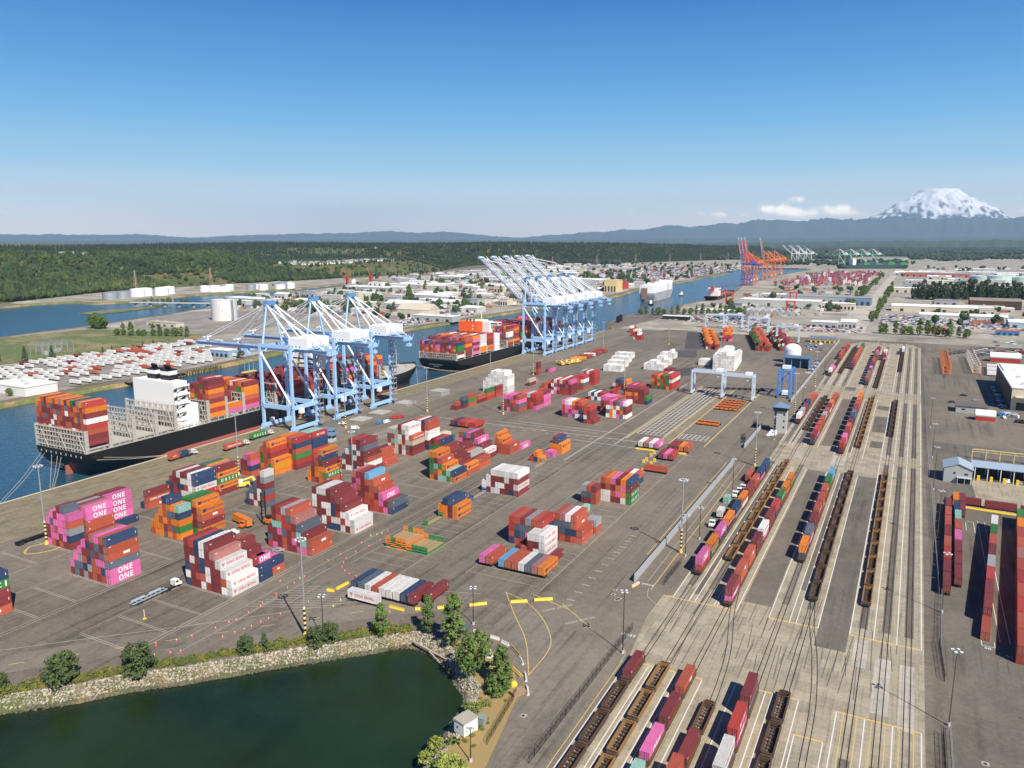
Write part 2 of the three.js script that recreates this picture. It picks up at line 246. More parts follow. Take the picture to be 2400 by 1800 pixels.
const boxMat = {}; for (const k in PAL) boxMat[k] = [1, .86, 1.12].map((q, i) => mat(PAL[k][1].map(c => c * q), .62 + i * .05, 0, { map: grime, bumpMap: ribs, bumpScale: .035 }));
const rodMat = mat([.40, .36, .33], .6, .3), sealShadeMat = mat([.03, .03, .03], .9);
const CW = 2.44, CP = 2.48, CH = 2.86, CHs = 2.6;
function bodyGeo(L, h = CH) { // ribbed box set in from a frame of posts and rails; roof panel sunk a little
  const q = new B(), w = CW, t = .11, c = .05; q.base(w - 2 * c, h - .1, L - .16, 0, .06, 0);
  for (const x of [-1, 1]) { for (const z of [-1, 1]) q.base(t + .04, h, t + .05, x * (w / 2 - .075), 0, z * (L / 2 - .08)); q.base(t, .16, L - .3, x * (w / 2 - .055), .003, 0); q.base(t, .1, L - .3, x * (w / 2 - .055), h - .103, 0); }
  for (const z of [-1, 1]) { q.base(w - .3, .13, .15, 0, h - .133, z * (L / 2 - .075)); q.base(w - .3, .17, .15, 0, .003, z * (L / 2 - .075)); }
  return q.geo();
}
function doorGeo(L, sx, h = CH) { const q = new B(); q.base(1.04, h - .34, .06, sx * .535, .18, L / 2 - .07); return q.geo(); }
function rodGeo(L, sx, h = CH) { const q = new B(); for (const x of [.28, .72]) { q.base(.045, h - .32, .045, sx * x, .17, L / 2 - .03); q.base(.24, .05, .04, sx * (x + .1), 1.15, L / 2 - .028); } return q.geo(); }
function sealShadeGeo(L, h = CH) { const q = new B(), z = L / 2 - .035; for (const x of [-1.1, 0, 1.1]) q.base(x ? .07 : .09, h - .3, .02, x, .16, z); for (const y of [.15, h - .19]) q.base(2.2, .07, .02, 0, y, z); return q.geo(); }  // black door seals drawn wide, standing in for the shadow lines of the frame
const CG = {}; for (const L of [12.19, 6.06]) CG[L] = { body: bodyGeo(L), doors: [-1, 1].map(s => doorGeo(L, s)), rods: [-1, 1].map(s => rodGeo(L, s)), sealShade: sealShadeGeo(L) };
const side = (g, x = CW / 2 - .028, y = CH / 2) => { g.rotateY(Math.PI / 2); g.translate(x, y, 0); return g; };
const flat = (w, h, x = 0, y = 0) => { const g = new THREE.PlaneGeometry(w, h); g.translate(x, y, 0); return g.toNonIndexed(); };
const tg = (s, h, x = 0, y = 0) => { const g = textGeo(s, h); g.translate(x, y, 0); const n = g.index ? g.toNonIndexed() : g; return n; };
const LETTERS = {
  one: { 12.19: side(tg('ONE', 2.1)), 6.06: side(tg('ONE', 1.8)), m: mat([.80, .78, .78], .6) },
  hl: { 12.19: side(mergeGeometries([flat(1.7, 1.4, -4.2, .0), tg('Hapag-Lloyd', 1.12, 1.1, 0)])), 6.06: side(mergeGeometries([flat(.8, .7, -2.1), tg('Hapag-Lloyd', .6, .5)])), m: mat([.055, .035, .11], .6) },
  ym: { 12.19: side(mergeGeometries([flat(1.1, .28, -4.6, .42), flat(1.1, .28, -4.6, 0), flat(.36, .7, -4.6, -.3), tg('YANG MING', 1.02, .6, 0)])), 6.06: side(tg('YANG MING', .56)), m: mat([.52, .07, .09], .6) },
  kl: { 12.19: side(mergeGeometries([flat(.9, .9, -2.1), tg('"K" LINE', 1.1, .7)])), 6.06: side(tg('K', .8)), m: mat([.8, .78, .76], .6) },
  ua: { 12.19: side(mergeGeometries([tg('U', 1.6, -3.6), tg('A', 1.6, -1.4), tg('S', 1.6, .8), tg('C', 1.6, 3), flat(.5, 1.9, 5.0)])), 6.06: side(tg('U A S C', .7)), m: mat([.78, .80, .76], .6) },
  hm: { 12.19: side(mergeGeometries([flat(2.6, .95, 1.2, .1)])), 6.06: side(flat(1.3, .7)), m: mat([.75, .72, .70], .6) },
  tag: { 12.19: side(mergeGeometries([flat(.75, .3, -5.0, .95), flat(.22, .9, 5.3, .3)])), 6.06: side(mergeGeometries([flat(.6, .28, -2.2, .9)])), m: mat([.72, .68, .64], .6) },
  cos: { 12.19: side(mergeGeometries([tg('CHINA SHIPPING', .9, .3)])), 6.06: side(tg('CHINA', .6)), m: mat([.78, .78, .76], .6) },
};
function lettersFor(c, r) { return { p: 'one', o: 'hl', y: 'hl', w: r < .8 ? 'ym' : 'tag', g: r < .75 ? 'ua' : 'tag', r: r < .25 ? 'hm' : r < .3 ? 'kl' : 'tag', b: r < .35 ? 'hm' : r < .55 ? 'cos' : 'tag', k: 'tag', n: 'tag', s: 'tag', t: 'tag', l: 'tag', c: 'tag', d: 'tag', e: 'tag' }[c]; }
// every box is first listed, then the 300 that show largest become things and the rest one mass
const boxes = [];
const ORD = ['zeroth', 'first', 'second', 'third', 'fourth', 'fifth', 'sixth', 'seventh', 'eighth', 'ninth', 'tenth', 'eleventh', 'twelfth', 'thirteenth', 'fourteenth', 'fifteenth', 'sixteenth', 'seventeenth', 'eighteenth'];
const rb = rng(2024);
const pick = (s) => s[Math.floor(rb() * s.length)];
// u front, vR right face, heights by column from the quay side, side: colours of the outer face per tier, tops, mix of colours for the rest
function stack(desc, u, vR, heights, { side = '', tops = '', mix = 'kkrbwwnos', len = 12.19, y = 0, tag, turn = 0, h = CH + .02 } = {}) {
  const n = heights.length;
  heights.forEach((hh, i) => {
    const next = i < n - 1 ? heights[i + 1] : 0, v = vR - CP * (n - 1 - i) - CW / 2 - .02 + (rb() - .5) * .03;
    for (let t = 0; t < hh; t++) {
      let c = t >= next && side[t] && side[t] !== '.' ? side[t] : pick(mix); if (t === hh - 1 && t < next + 99 && tops[i] && tops[i] !== '.' && !(t >= next && side[t])) c = tops[i];
      const front = true, sideOpen = t >= next, topOpen = t === hh - 1;
      boxes.push({ u: u + len / 2 + (rb() - .5) * .12, v: v, turn, y: y + t * h, len, c, sideOpen, topOpen, k: Math.floor(rb() * 3), r: rb(), txt: tag && t >= next ? tag[t] : undefined, desc, tier: t + 1, col: i + 1, cols: n, score: 0 });
    }
  });
}
const S9 = 'kkrkwwbns';
// row beside the middle lane
stack('stepped white-sided stack by the cones', 174.6, -198.3, [6, 6, 6, 6, 6, 5, 4, 3, 2], { side: 'wwwwdk', tops: 'krnwk', mix: 'kkkkwwwnrb' });
stack('short boxes behind the white-sided stack', 187.6, -198.3, [4, 5, 5, 4, 3, 2], { side: 'nnrkk', mix: 'kkrb', len: 6.06 });
stack('pink-topped short boxes behind the white-sided stack', 194.3, -199, [2, 2], { side: 'bn', tops: 'p.', mix: 'kr', len: 6.06 }); 
boxes.push({ u: 192.6, v: -201.8, y: 2 * (CH + .02), len: 6.06, c: 'p', sideOpen: true, topOpen: true, k: 0, r: .5, desc: 'pair of short boxes behind the white-sided stack', tier: 3, col: 1, cols: 1 });
stack('stepped brick red stack behind the orange tractor', 213.8, -198.0, [3, 6, 6, 6, 6, 5, 4, 3, 2], { side: 'bbksdb', tops: '.kreb', mix: 'kkkbsstpr' });
stack('stepped white and maroon stack beside the traffic lane', 239.7, -197.8, [6, 6, 6, 6, 6, 5, 4, 3, 2], { side: 'wwwkkk', tops: 'kwwk.', mix: 'kkkwwwnr' });
stack('stepped stack with the light blue box', 265.6, -197.6, [6, 6, 6, 6, 5, 4, 3, 2, 2], { side: 'nspbbl', tops: 'drk', mix: 'kkkbpr' , tag: [, , 'one'] });
stack('stepped orange stack at the lane bend', 317.5, -197.2, [5, 5, 4, 3, 2, 2], { side: 'onoboo', tops: 'oo', mix: 'ggoobkt' });
stack('tall mixed stack behind the orange stack', 330.5, -197.4, [6, 6, 6, 5, 4, 4, 3, 2, 2], { side: 'bokkkn', tops: 'kron.o', mix: 'kkbogr' });
stack('third bay behind the orange stack', 343.5, -197.8, [0, 0, 0, 4, 4, 3, 3, 2, 2], { side: 'bbekkk', mix: 'kkbrs' });
stack('pink-striped stack behind the orange stack', 360, -203, [5, 5, 5, 5, 4, 3, 2], { side: 'kwkpk', tops: 'bsppk', mix: 'kkspkr' });
stack('small orange stack before the red trailer', 376, -196.4, [4, 3, 2, 2], { side: 'bboo', tops: 'oo', mix: 'bbok' });
stack('lone pink box past the small orange stack', 388, -195.2, [1], { side: 'p' });
// middle row
stack('stepped pink stack by the black chassis', 161.4, -243.3, [2, 3, 4, 5, 6, 6, 6, 6, 6], { side: 'ppsbbn', tops: 'pppprdpb', mix: 'ppkbsbekn' });
stack('stack at the shoreline road end', 122.2, -255.0, [5, 5, 5, 5, 5], { side: 'bkkgn', mix: 'kkbrn' });
stack('short-box stack by the painted squares', 201.6, -256, [2, 3, 4, 6, 6, 5, 5], { side: 'ogontn', tops: 'oo.n', mix: 'oobbks', len: 6.06 });
stack('orange stack behind the short-box stack', 209.6, -252.9, [5, 5, 5, 5, 4], { side: 'okboo', tops: 'gggd', mix: 'kkbog' });
stack('short white-capped stack by the orange tractor', 246.3, -254, [2, 3, 4, 5, 6], { side: 'srskew', mix: 'wwkns', len: 6.06 });
stack('orange-topped stack in the centre rows', 286.3, -252.8, [2, 3, 4, 6, 4], { side: 'bgoknо'.replace('о', 'o'), mix: 'oobkg' });
stack('maroon-topped stack facing the gatehouse', 310.6, -245.8, [3, 4, 6, 6, 6, 6, 4], { side: 'kwbksk', tops: '..krkk', mix: 'kkkwwns' });
stack('low brick boxes behind the maroon-topped stack', 323.8, -245.0, [2, 3, 3, 1], { side: 'bbb', mix: 'kb' });
stack('white-topped stack beside the car bays', 349, -244.2, [5, 5, 5, 6, 6, 6, 4], { side: 'kkcbww', tops: 'cct.w.', mix: 'kkwwctsr' });
stack('second bay behind the white-topped stack', 363.4, -243, [6, 6, 6, 6], { side: 'nkwwbb', tops: 'bwn', mix: 'kkwn' });
stack('cream boxes behind the white-topped stack', 376.6, -243.4, [2, 2], { side: 'tc', tops: 'c', mix: 'cw' });
// quay row
stack('short-box stack beside the striped mast', 174.8, -285.8, [4, 5, 5, 6, 6, 5], { side: 'knebps', tops: 'pp.ks', mix: 'kkbspp', len: 6.06, tag: [, , , , 'one'] });
stack('pink-sided stack near the striped mast', 183.4, -288, [5, 5, 5, 5, 5], { side: 'kbbpp', tops: 'kekd', mix: 'kkbse' });
stack('tall all-pink stack near the quay', 196.4, -294, [5, 5, 5], { side: 'ppppp', tops: 'kk', mix: 'kpp' });
stack('low navy box beside the all-pink stack', 196.8, -291.3, [1], { side: 'n' });
stack('red boxes on the bare bay near the quay', 220.2, -299.8, [1, 3], { side: 'bbk', mix: 'ns' });
stack('navy-topped stack near the quay', 234.8, -285.5, [2, 3, 4, 5, 5, 5, 5, 5, 5], { side: 'krwnn', tops: '..kkwkk', mix: 'wwkkbnr' });
stack('orange and green banded stack near the quay', 248.4, -286, [4, 5, 5, 5, 5, 5], { side: 'kogok', tops: 'nsgodo', mix: 'kkbon' });
stack('short pink-banded stack near the quay', 278, -295.4, [3, 4, 4], { side: 'bnpb', mix: 'kkpb', len: 6.06 });
stack('amber-sided stack near the quay', 285.4, -286.4, [4, 5, 6, 6, 3], { side: 'oyokro', tops: 'ob.so', mix: 'obbkg' });
stack('green-banded stack before the big crane', 297.4, -282.8, [6, 6, 6, 6, 6], { side: 'krgbnr', tops: 'oobbr', mix: 'kksbo' });
stack('red-topped stack before the big crane', 310.4, -282.6, [6, 6, 6, 6], { side: 'krrnnr', tops: 'ettr', mix: 'kbn' });
stack('white pyramid by the crane rails', 533, -280.6, [3, 4, 5, 6, 6, 6, 6, 6, 5], { side: 'wwwwww', tops: 'wwwwwwwww', mix: 'w', tag: ['tag', 'tag', 'tag', 'tag', 'tag', 'tag'] });
stack('staggered row before the white pyramid', 462, -284.5, [1, 2], { side: 'kb', mix: 'kks', len: 6.06 }); stack('staggered row before the white pyramid, second bay', 469, -283, [2, 3], { side: 'kns', mix: 'bk', len: 6.06 });
stack('staggered row before the white pyramid, third bay', 476, -282.6, [3], { side: 'bgb' }); stack('staggered row before the white pyramid, fourth bay', 489, -282.2, [2], { side: 'kb' }); stack('staggered row before the white pyramid, fifth bay', 502, -281.8, [3], { side: 'rbg' }); stack('staggered row before the white pyramid, last bay', 515, -281, [3], { side: 'brk' });
stack('cream box beyond the white pyramid', 570, -279, [2], { side: 'kc' }); stack('pink box beyond the white pyramid', 585, -281, [1], { side: 'p', len: 6.06 }); stack('red stack under the quay mast', 622, -296, [4], { side: 'rbkk', len: 6.06 }); stack('pink box past the quay mast', 640, -292, [1, 1], { side: 'p', tops: 'k' });
// far rows
stack('pink-banded stack behind the crossing lines', 477.6, -242, [2, 4, 4, 4, 4, 4], { side: 'bspb', tops: '.pppk', mix: 'kkprbs' });
stack('red stack behind the pink-banded stack', 489.5, -234.2, [4, 4, 4, 4, 4, 4], { side: 'pkrr', tops: 'bbptrr', mix: 'kkrrb' }); stack('rear bay behind the pink-banded stack', 502, -234, [3, 4, 4, 4], { side: 'pppk', tops: 'bbrp', mix: 'krb' });
stack('lone brick stack beside the red block', 546, -254, [2, 3], { side: 'bbb', mix: 'b' });
stack('broad red block', 550, -233, [4, 4, 4, 4, 4, 4, 4], { side: 'kkkp', tops: 'rwrcrkp', mix: 'rrrkkwpsn' }); stack('second bay of the broad red block', 575, -232.8, [3, 4, 4, 4], { side: 'bswr', tops: 'rrrr', mix: 'rrk' }); stack('third bay of the broad red block', 562.6, -236, [4, 4, 4, 4], { side: 'kkrr', tops: 'rwrr', mix: 'rrkn' }); stack('last bay of the broad red block', 599, -232.6, [4, 4, 4, 4, 4], { side: 'rrrrr', tops: 'trwrr', mix: 'rrk' });
stack('wide pink and red block', 479, -194.8, [4, 4, 4, 4, 4, 4], { side: 'wnkb', tops: 'pwwork', mix: 'krpwprs' }); stack('small stack before the pink and red block', 467.2, -181.4, [4, 4, 1], { side: 'kkkr', tops: 'bb', mix: 'krrw' });
stack('white-ended block by the painted grid', 491.5, -167.2, [4, 4, 4, 4, 4, 4], { side: 'wkkw', tops: 'rpkspw', mix: 'krpwos' }); stack('second bay of the pink and red block', 504.5, -176, [4, 4, 4, 4, 4, 4], { side: 'bbbb', tops: 'ppppbb', mix: 'kkbb' });
stack('low mixed row behind the pink block', 541.6, -195.4, [2, 2, 2, 2, 2, 2, 2, 3], { side: 'rrr', tops: 'wnwkrkwb', mix: 'wnr' });
stack('green-cornered block by the painted grid', 543, -168.8, [4, 4, 4, 4, 4, 4, 2], { side: 'ngkk', tops: 'kkkkkk', mix: 'kkbroks' }); stack('second bay of the green-cornered block', 556, -178, [4, 4, 4, 4, 4], { side: 'bbbb', tops: 'drprr', mix: 'kkb' });
stack('blue-cornered block near the gantries', 588.2, -200.2, [2, 3, 3, 3, 3], { side: 'kko', tops: 'wnnso', mix: 'nnkkb' });
stack('chequered block by the gantries', 607, -168.6, [4, 4, 4, 4, 4, 4, 4], { side: 'rrwr', tops: 'rrokgkk', mix: 'kroogkrb' }); stack('second bay of the chequered block', 619.8, -168.6, [4, 4, 4, 4, 4], { side: 'rrwr', tops: 'rrwrr', mix: 'rkr' });
stack('maroon boxes behind the chequered block', 640, -178, [4, 4, 4], { side: 'kkkk', mix: 'k' });
// lane-side row
stack('orange and navy stack behind the flat racks', 273.7, -168.9, [2, 3, 3, 2], { side: 'oonnn', tops: 'onn', mix: 'ookg' });
stack('white-topped block in the middle of the yard', 313, -159.1, [2, 3, 4, 4, 4, 4, 4, 4], { side: 'kwkw', tops: 'wwwwwwww', mix: 'kknwwkw' });
stack('orange pile beyond the middle block', 391, -170.6, [2, 3, 2], { side: 'oono', tops: 'oo', mix: 'oo' }); stack('short orange boxes beyond the middle block', 370.4, -173.8, [1, 2, 1], { side: 'oo', tops: 'ro', mix: 'nn', len: 6.06 }); stack('flat pink boxes beyond the middle block', 383, -172.8, [1, 1], { side: 'p', tops: 'p', len: 6.06 });
// row beside the lane to the rail fence
stack('white stack behind the parked trailers', 254, -117.7, [3, 3, 3], { side: 'www', tops: 'www', mix: 'wwk' }); stack('low maroon boxes beside the white stack', 253.6, -125.3, [1, 1], { mix: 'k', side: 'bk', len: 6.06 }); stack('lone maroon box beside the white stack', 247, -112, [1], { side: 'k' });
stack('red-roofed block with pink base', 261, -122, [4, 4, 4, 4, 4, 4], { side: 'knnr', tops: 'rbkebr', mix: 'pkbnsr' }); stack('brick-sided block next to the red-roofed block', 272.4, -109.8, [4, 4, 4, 4, 2], { side: 'bbbb', tops: 'bdwb', mix: 'ksnkb' }); stack('grey boxes behind the brick-sided block', 286, -109, [2, 2, 2], { side: 'be', tops: 'be', mix: 'b', len: 6.06 });
stack('rainbow-roofed block', 326.4, -107.9, [4, 4, 4, 4, 4, 4], { side: 'ggkn', tops: 'bopkon', mix: 'kkpwbo' }); stack('short boxes beside the rainbow-roofed block', 319.6, -122.2, [3, 3, 3], { side: 'bbks', tops: 'ebs', mix: 'kksnw', len: 6.06 }); stack('boxes behind the rainbow-roofed block', 340, -112, [1, 2, 2, 1], { side: 'kbb', tops: 'rkwk', mix: 'rk' }); stack('red boxes behind the rainbow-roofed block', 353, -114, [2, 2, 2], { side: 'nb', tops: 'rwb', mix: 'rb' });
stack('short green box by the rainbow-roofed block', 306, -122, [1], { side: 't', len: 6.06 });
// side yard beyond the rail apron
const fan = .0927, tf = -Math.atan(fan);
for (let i = 0; i < 9; i++) stack('long wall past the rail fence, bay ' + ORD[i + 1], 259 + i * 12.4, 29.7 + i * 12.4 * fan, [i ? 2 : 1], { side: 'b' + 'bkkrekbgw'[i], mix: 'kb', turn: tf });
for (let i = 0; i < 11; i++) stack('outer wall past the rail fence, bay ' + ORD[i + 1], 248 + i * 12.4, 40.3 + i * 12.4 * fan, [2, 2], { side: 'pk', tops: 'bbrbrbdbbog'[i] + 'b', mix: 'bbkrd', turn: tf });
// white reefer blocks and the far rows under the gantries
for (let k = 0; k < 4; k++) { stack('white reefer rows behind the slanted trailers', 672 + k * 27, -235 - k * 6, [2, 2, 2, 2, 2, 2, 2], { side: 'ww', mix: 'w', tops: 'wwwwwww' }); }
stack('white reefer pile beside the dark pads', 697, -201.5, [2, 2, 3, 3, 3, 2, 2, 2], { side: 'www', mix: 'w' }); stack('second white reefer pile beside the dark pads', 728, -206, [2, 3, 3, 3, 2, 2], { side: 'www', mix: 'w' }); stack('third white reefer pile beside the dark pads', 775, -214, [2, 2, 2, 2, 3, 2], { side: 'www', mix: 'w' }); stack('small white pile before the tall reefer block', 747, -172, [2, 2, 2, 2], { side: 'ww', mix: 'w' });
for (let k = 0; k < 5; k++) stack('tall white reefer block', 724 + k * 13, -143 - k * 1.4, [5, 5, 6, 6, 6, 5, 5, 5].map(q => q - (k > 3 ? 1 : 0)), { side: 'wwwwww', mix: k === 3 ? 'wwn' : 'w' });
for (let k = 0; k < 10; k++) { stack('far mixed row beside the long pad', 862 + k * 15, -190 - k * 4.2, [1, 2, 2, 1, 3].map((q, i) => (q + k * 2 + i) % 4), { side: 'rkow', mix: 'rkbwpo' }); if (k > 3) stack('far pink and orange row', 880 + k * 15, -180 - k * 3, [2, 1, 2, 3].map((q, i) => (q + k + i) % 4), { side: 'pro', mix: 'kbpro' }); stack('far red wall under the gantry', 874 + k * 14, -136 - k * 3.4, [3, 4, 4, 3, 4, 3].map((q, i) => q + ((k + i) % 3 ? 0 : -1)), { side: 'rkbb', tops: 'ggrkok', mix: 'rkbok' }); stack('last red wall before the rail wall', 884 + k * 14, -112 - k * 3.6, [3, 3, 4, 4, 3, 3].map((q, i) => q + ((k * 2 + i) % 3 ? 0 : -1)), { side: 'krrk', tops: 'gwkrkr', mix: 'rkbwk' }); }
for (let k = 0; k < 4; k++) stack('loose boxes by the channel end', 905 + k * 34, -292 - k * 14, [1, 2, 3, 2].map((q, i) => (q + k) % 4), { side: 'rrw', mix: 'rwr' });
// crowded yards far along the channel
{ const q = rng(808); for (let row = 0; row < 13; row++) for (let k = 0; k < 26; k++) { if (q() < .42) continue; const u = 2170 + k * 36 + row * 6, v = -330 + row * 17 + k * .5; const n = 1 + Math.floor(q() * 4), c = q() < .4 ? 'pkdpks' : 'rkkbdes'; stack('far crowded yard', u, v, Array.from({ length: 3 }, () => Math.max(0, n + Math.floor(q() * 2))), { mix: q() < .1 ? 'w' : c, side: '' }); } for (let i = 0; i < 200; i++) stack('far bank yard', 2250 + q() * 1100, -640 - q() * 420, [1, 1 + Math.floor(q() * 2)], { mix: 'rbkwrn' }); }

// ------------------------------------------------------------------ rail cars and their boxes
const WELL = 15.0;
const wellProto = (() => {
  const o = new THREE.Group(); o.name = 'well_car';
  const f = new B(), L = 12.9; for (const x of [-1, 1]) { f.base(.14, 1.15, L, x * 1.42, .45, 0); f.base(.32, .12, L, x * 1.40, 1.55, 0); f.base(.3, .1, L, x * 1.35, .38, 0); }
  for (const z of [-1, 1]) { f.base(2.9, 1.0, .25, 0, .55, z * (L / 2)); } f.to('well_side', M.rust, o);
  const fl = new B(); for (let i = 0; i < 7; i++) fl.bar([-1.3, .42, -6 + i * 2], [1.3, .42, -5 + i * 2], .22, .1); for (let i = 0; i < 9; i++) fl.base(2.7, .1, .3, 0, .36, -6 + i * 1.5); fl.to('floor_brace', M.brown, o);
  for (const z of [-1, 1]) { const p = new B(); p.base(2.7, .3, 1.25, 0, 1.05, z * 7.0); p.base(2.2, .12, .2, 0, 1.6, z * 6.9); const d = p.to('end_platform', M.brown, o); }
  const t = new B(); for (const x of [-.75, .75]) for (const z of [6.55, 7.35]) t.wheel(.42, .14, x, .45, z); t.base(1.7, .35, 1.5, 0, .45, 6.95); t.to('truck', M.darkSteel, o);
  return o;
})();
const wellDark = (() => { const o = wellProto.clone(); o.children.forEach(c => { if (c.name === 'well_side') c.material = M.brown; }); return o; })();
const wellTan = (() => { const o = wellProto.clone(); o.children.forEach(c => { if (c.name === 'well_side') c.material = mat([.25, .135, .045], .9); }); return o; })();
const ZONE = (u) => u < 235 ? 'near siding' : u < 440 ? 'middle siding' : u < 650 ? 'third siding' : 'farthest siding';
const TRK = ['first', 'second', 'third', 'fourth', 'fifth', 'sixth', 'seventh', 'eighth', 'ninth'];
// track number from the yard fence, v, start u, list of loads near to far: '-' empty, 'ab' lower/upper colour; lower case letters are colours
function train(no, v, u0, loads, kind = wellProto, turn = 0) {
  loads.split(' ').forEach((ld, i) => {
    const u = u0 + WELL / 2 + i * WELL, where = `${TRK[no]} track from the fence, ${ZONE(u)}`;
    const o = kind.clone(); o.name = numbered('well_car'); o.position.set(v, .14, -u); if (turn && i === 0) o.rotation.y = turn;
    const empty = ld === '-'; o.userData = { label: `${empty ? 'empty rusty' : 'loaded rusty'} well car, ${ORD[i + 1]} of its train, ${where}`, category: 'rail car', group: 'well cars of one train' }; scene.add(o);
    if (!empty) [...ld].forEach((c, t) => { if (c !== '.') boxes.push({ u, v, y: .62 + t * (CH + .02), len: 12.19, c, sideOpen: true, topOpen: t === ld.length - 1, k: Math.floor(rb() * 3), r: rb(), rail: true, desc: `${ORD[i + 1]} car, ${where}`, tier: t + 1, col: 1, cols: 1 }); });
  });
}
const T1 = -61.6, T2 = -54.2, T3 = -46.6, T4 = -29.6, T5 = -21.7, T6 = -5.5, T7 = 1.1, T8 = 7.4, T3b = -38.4;
train(0, T1, 265, 'rp go np no en wo kk rb pn nn'); train(1, T2, 283, '- - - - - - - - - -', wellTan); train(2, T3, 245, 'pk bb bb kk pw kk nr kg oo b ok kb'.replace('b ok kb', 'go'));
train(3, T4, 294, 'no ps kk kb bb r. gg tl'.replace('r.', 'kb')); train(4, T5, 262, '- - - - - - - - - - -', wellDark); train(5, T6, 266, '- - - - - - - - - - -', wellTan);
train(0, T1, 530, 'kw pe kk sn bb bb b'); train(1, T2, 514, '- - - - - - - -', wellDark); train(2, T3, 477, 'sk pr bb bb se bb wk po bb kb b'); train(3, T4, 464, 'kr pp kk bb kk nn ss kk bb bb oo bo'); train(4, T5, 483, '- - - - - - - - - - -', wellTan); train(5, T6, 520, '- - - - - - - -', wellDark);
train(0, T1, 737, 'kw pp p - - - - bb bb bb kk kr b kb b'); train(1, T2, 757, '- - - - - - - - - - - - -', wellDark); train(2, T3, 785, 'kk kr bb bb bb kb bb kb bb bg gg g'); train(3, T4, 703, 'nb ss bb sn pp nn kk kb bb kk ks kb pp p kk k p'); train(4, T5, 692, '- - - - - - - - - pk pp ww w c'.replace('- - -', '- - - - -'), wellDark); train(5, T6, 790, '- - - - - - - - kw ww w k', wellDark);
train(0, T1, 200.6 - 5 * WELL, '- - - - k', wellDark); train(1, T2, 200 - 5 * WELL, '- - - - -', wellTan); train(2, T3, 200 - 5 * WELL, 'kb t p b. b'.replace('b. b', 'k b')); train(3, T3b, 187 - 5 * WELL, 't kb oo ob -'.replace('kb oo ob', 'k ob k')); train(4, T4, 199 - 5 * WELL, 'tk te sw pr sk'); train(5, T5, 200.8 - 5 * WELL, '- - - - -', wellDark);
// boxes on road chassis
const chassisProto = (() => { const o = new THREE.Group(); o.name = 'container_chassis'; const f = new B(); for (const x of [-.5, .5]) f.base(.18, .3, 12.2, x, .85, 0); for (const z of [-6, -2, 2, 6]) f.base(2.3, .16, .25, 0, 1.0, z); f.to('frame', M.darkSteel, o);
  for (const z of [3.9, 5.2]) { const w = new B(); for (const x of [-.95, .95]) w.wheel(.5, .5, x, .5, z); w.to('wheel_set', M.tyre, o); } const l = new B(); for (const x of [-.7, .7]) l.base(.14, .85, .14, x, .0, -3.6); l.to('landing_leg', M.steel, o); return o; })();
function parked(desc, u, vs, cols, turn = 0, len = 12.19) { vs.forEach((v, i) => { if (cols[i] === ' ') return; const o = chassisProto.clone(); o.name = numbered('container_chassis'); o.position.set(v, 0, -(u + len / 2)); o.rotation.y = turn; o.userData = { label: `steel chassis under box ${['one','two','three','four','five','six','seven','eight','nine','ten'][i]} of the ${desc}`, category: 'chassis', group: desc }; scene.add(o);
  if (cols[i] !== '-') boxes.push({ u: u + len / 2, v, y: 1.18, len: 12.19, turn, c: cols[i], sideOpen: true, topOpen: true, k: 0, r: rb(), desc, tier: 1, col: i + 1, cols: vs.length }); }); }
const span = (a, n, p) => Array.from({ length: n }, (_, i) => a + i * p);
parked('trailer row before the white stack', 236.6, span(-135.4, 10, 2.72).map((v, i) => i === 2 ? v : v), 'pb lbbwsdo');
parked('trailer row behind the yellow barriers', 196.6, span(-163.6, 9, 2.95), 'nswbwwwnk');
parked('trailer row past the gatehouse', 419, span(-261.6, 7, 2.75), 'knrrbrr');
parked('white and pink trailer row by the painted grid', 424, span(-135.2, 4, 3.2), 'wdwp'); parked('brick and orange trailer row by the painted grid', 424.6, span(-117.4, 4, 3.0), 'kkob'); parked('maroon trailer row by the yellow posts', 405, span(-117.5, 3, 2.9), 'kpr');
parked('lone short trailer by the crossing lines', 410, [-184], 'k'); parked('side yard row by the rail fence', 288, [18.5], 'k', -.034);
for (let i = 1; i < 8; i++) parked('side yard row by the rail fence, bay ' + ORD[i], 288 + i * 13.2, [18.5 + i * .45], 'krbkbbk'[i - 1], -.034); for (let i = 0; i < 6; i++) parked('second side yard row, bay ' + ORD[i + 1], 297 + i * 13.4, [22.3 + i * .5], 'kkkpbtno'[i], -.036); parked('side yard row by the weigh shed', 377.5, [26.9, 29.9], 'k ', -.04); parked('side yard row by the weigh shed, second bay', 391, [27.4], 'k', -.04); parked('side yard row by the weigh shed, rear bay', 377.4, [24.9], 'n', -.04); parked('side yard row by the weigh shed, orange bay', 391.4, [25.0], 'o', -.04);
parked('box parked across the bays', 375, [-112.4], 'b', Math.PI / 2); parked('box lying before the trailer row', 186.1, [-155.6], 'w', -Math.PI / 2);
parked('short trailer at the end of the trailer row', 200.5, [-136.2], 'k');

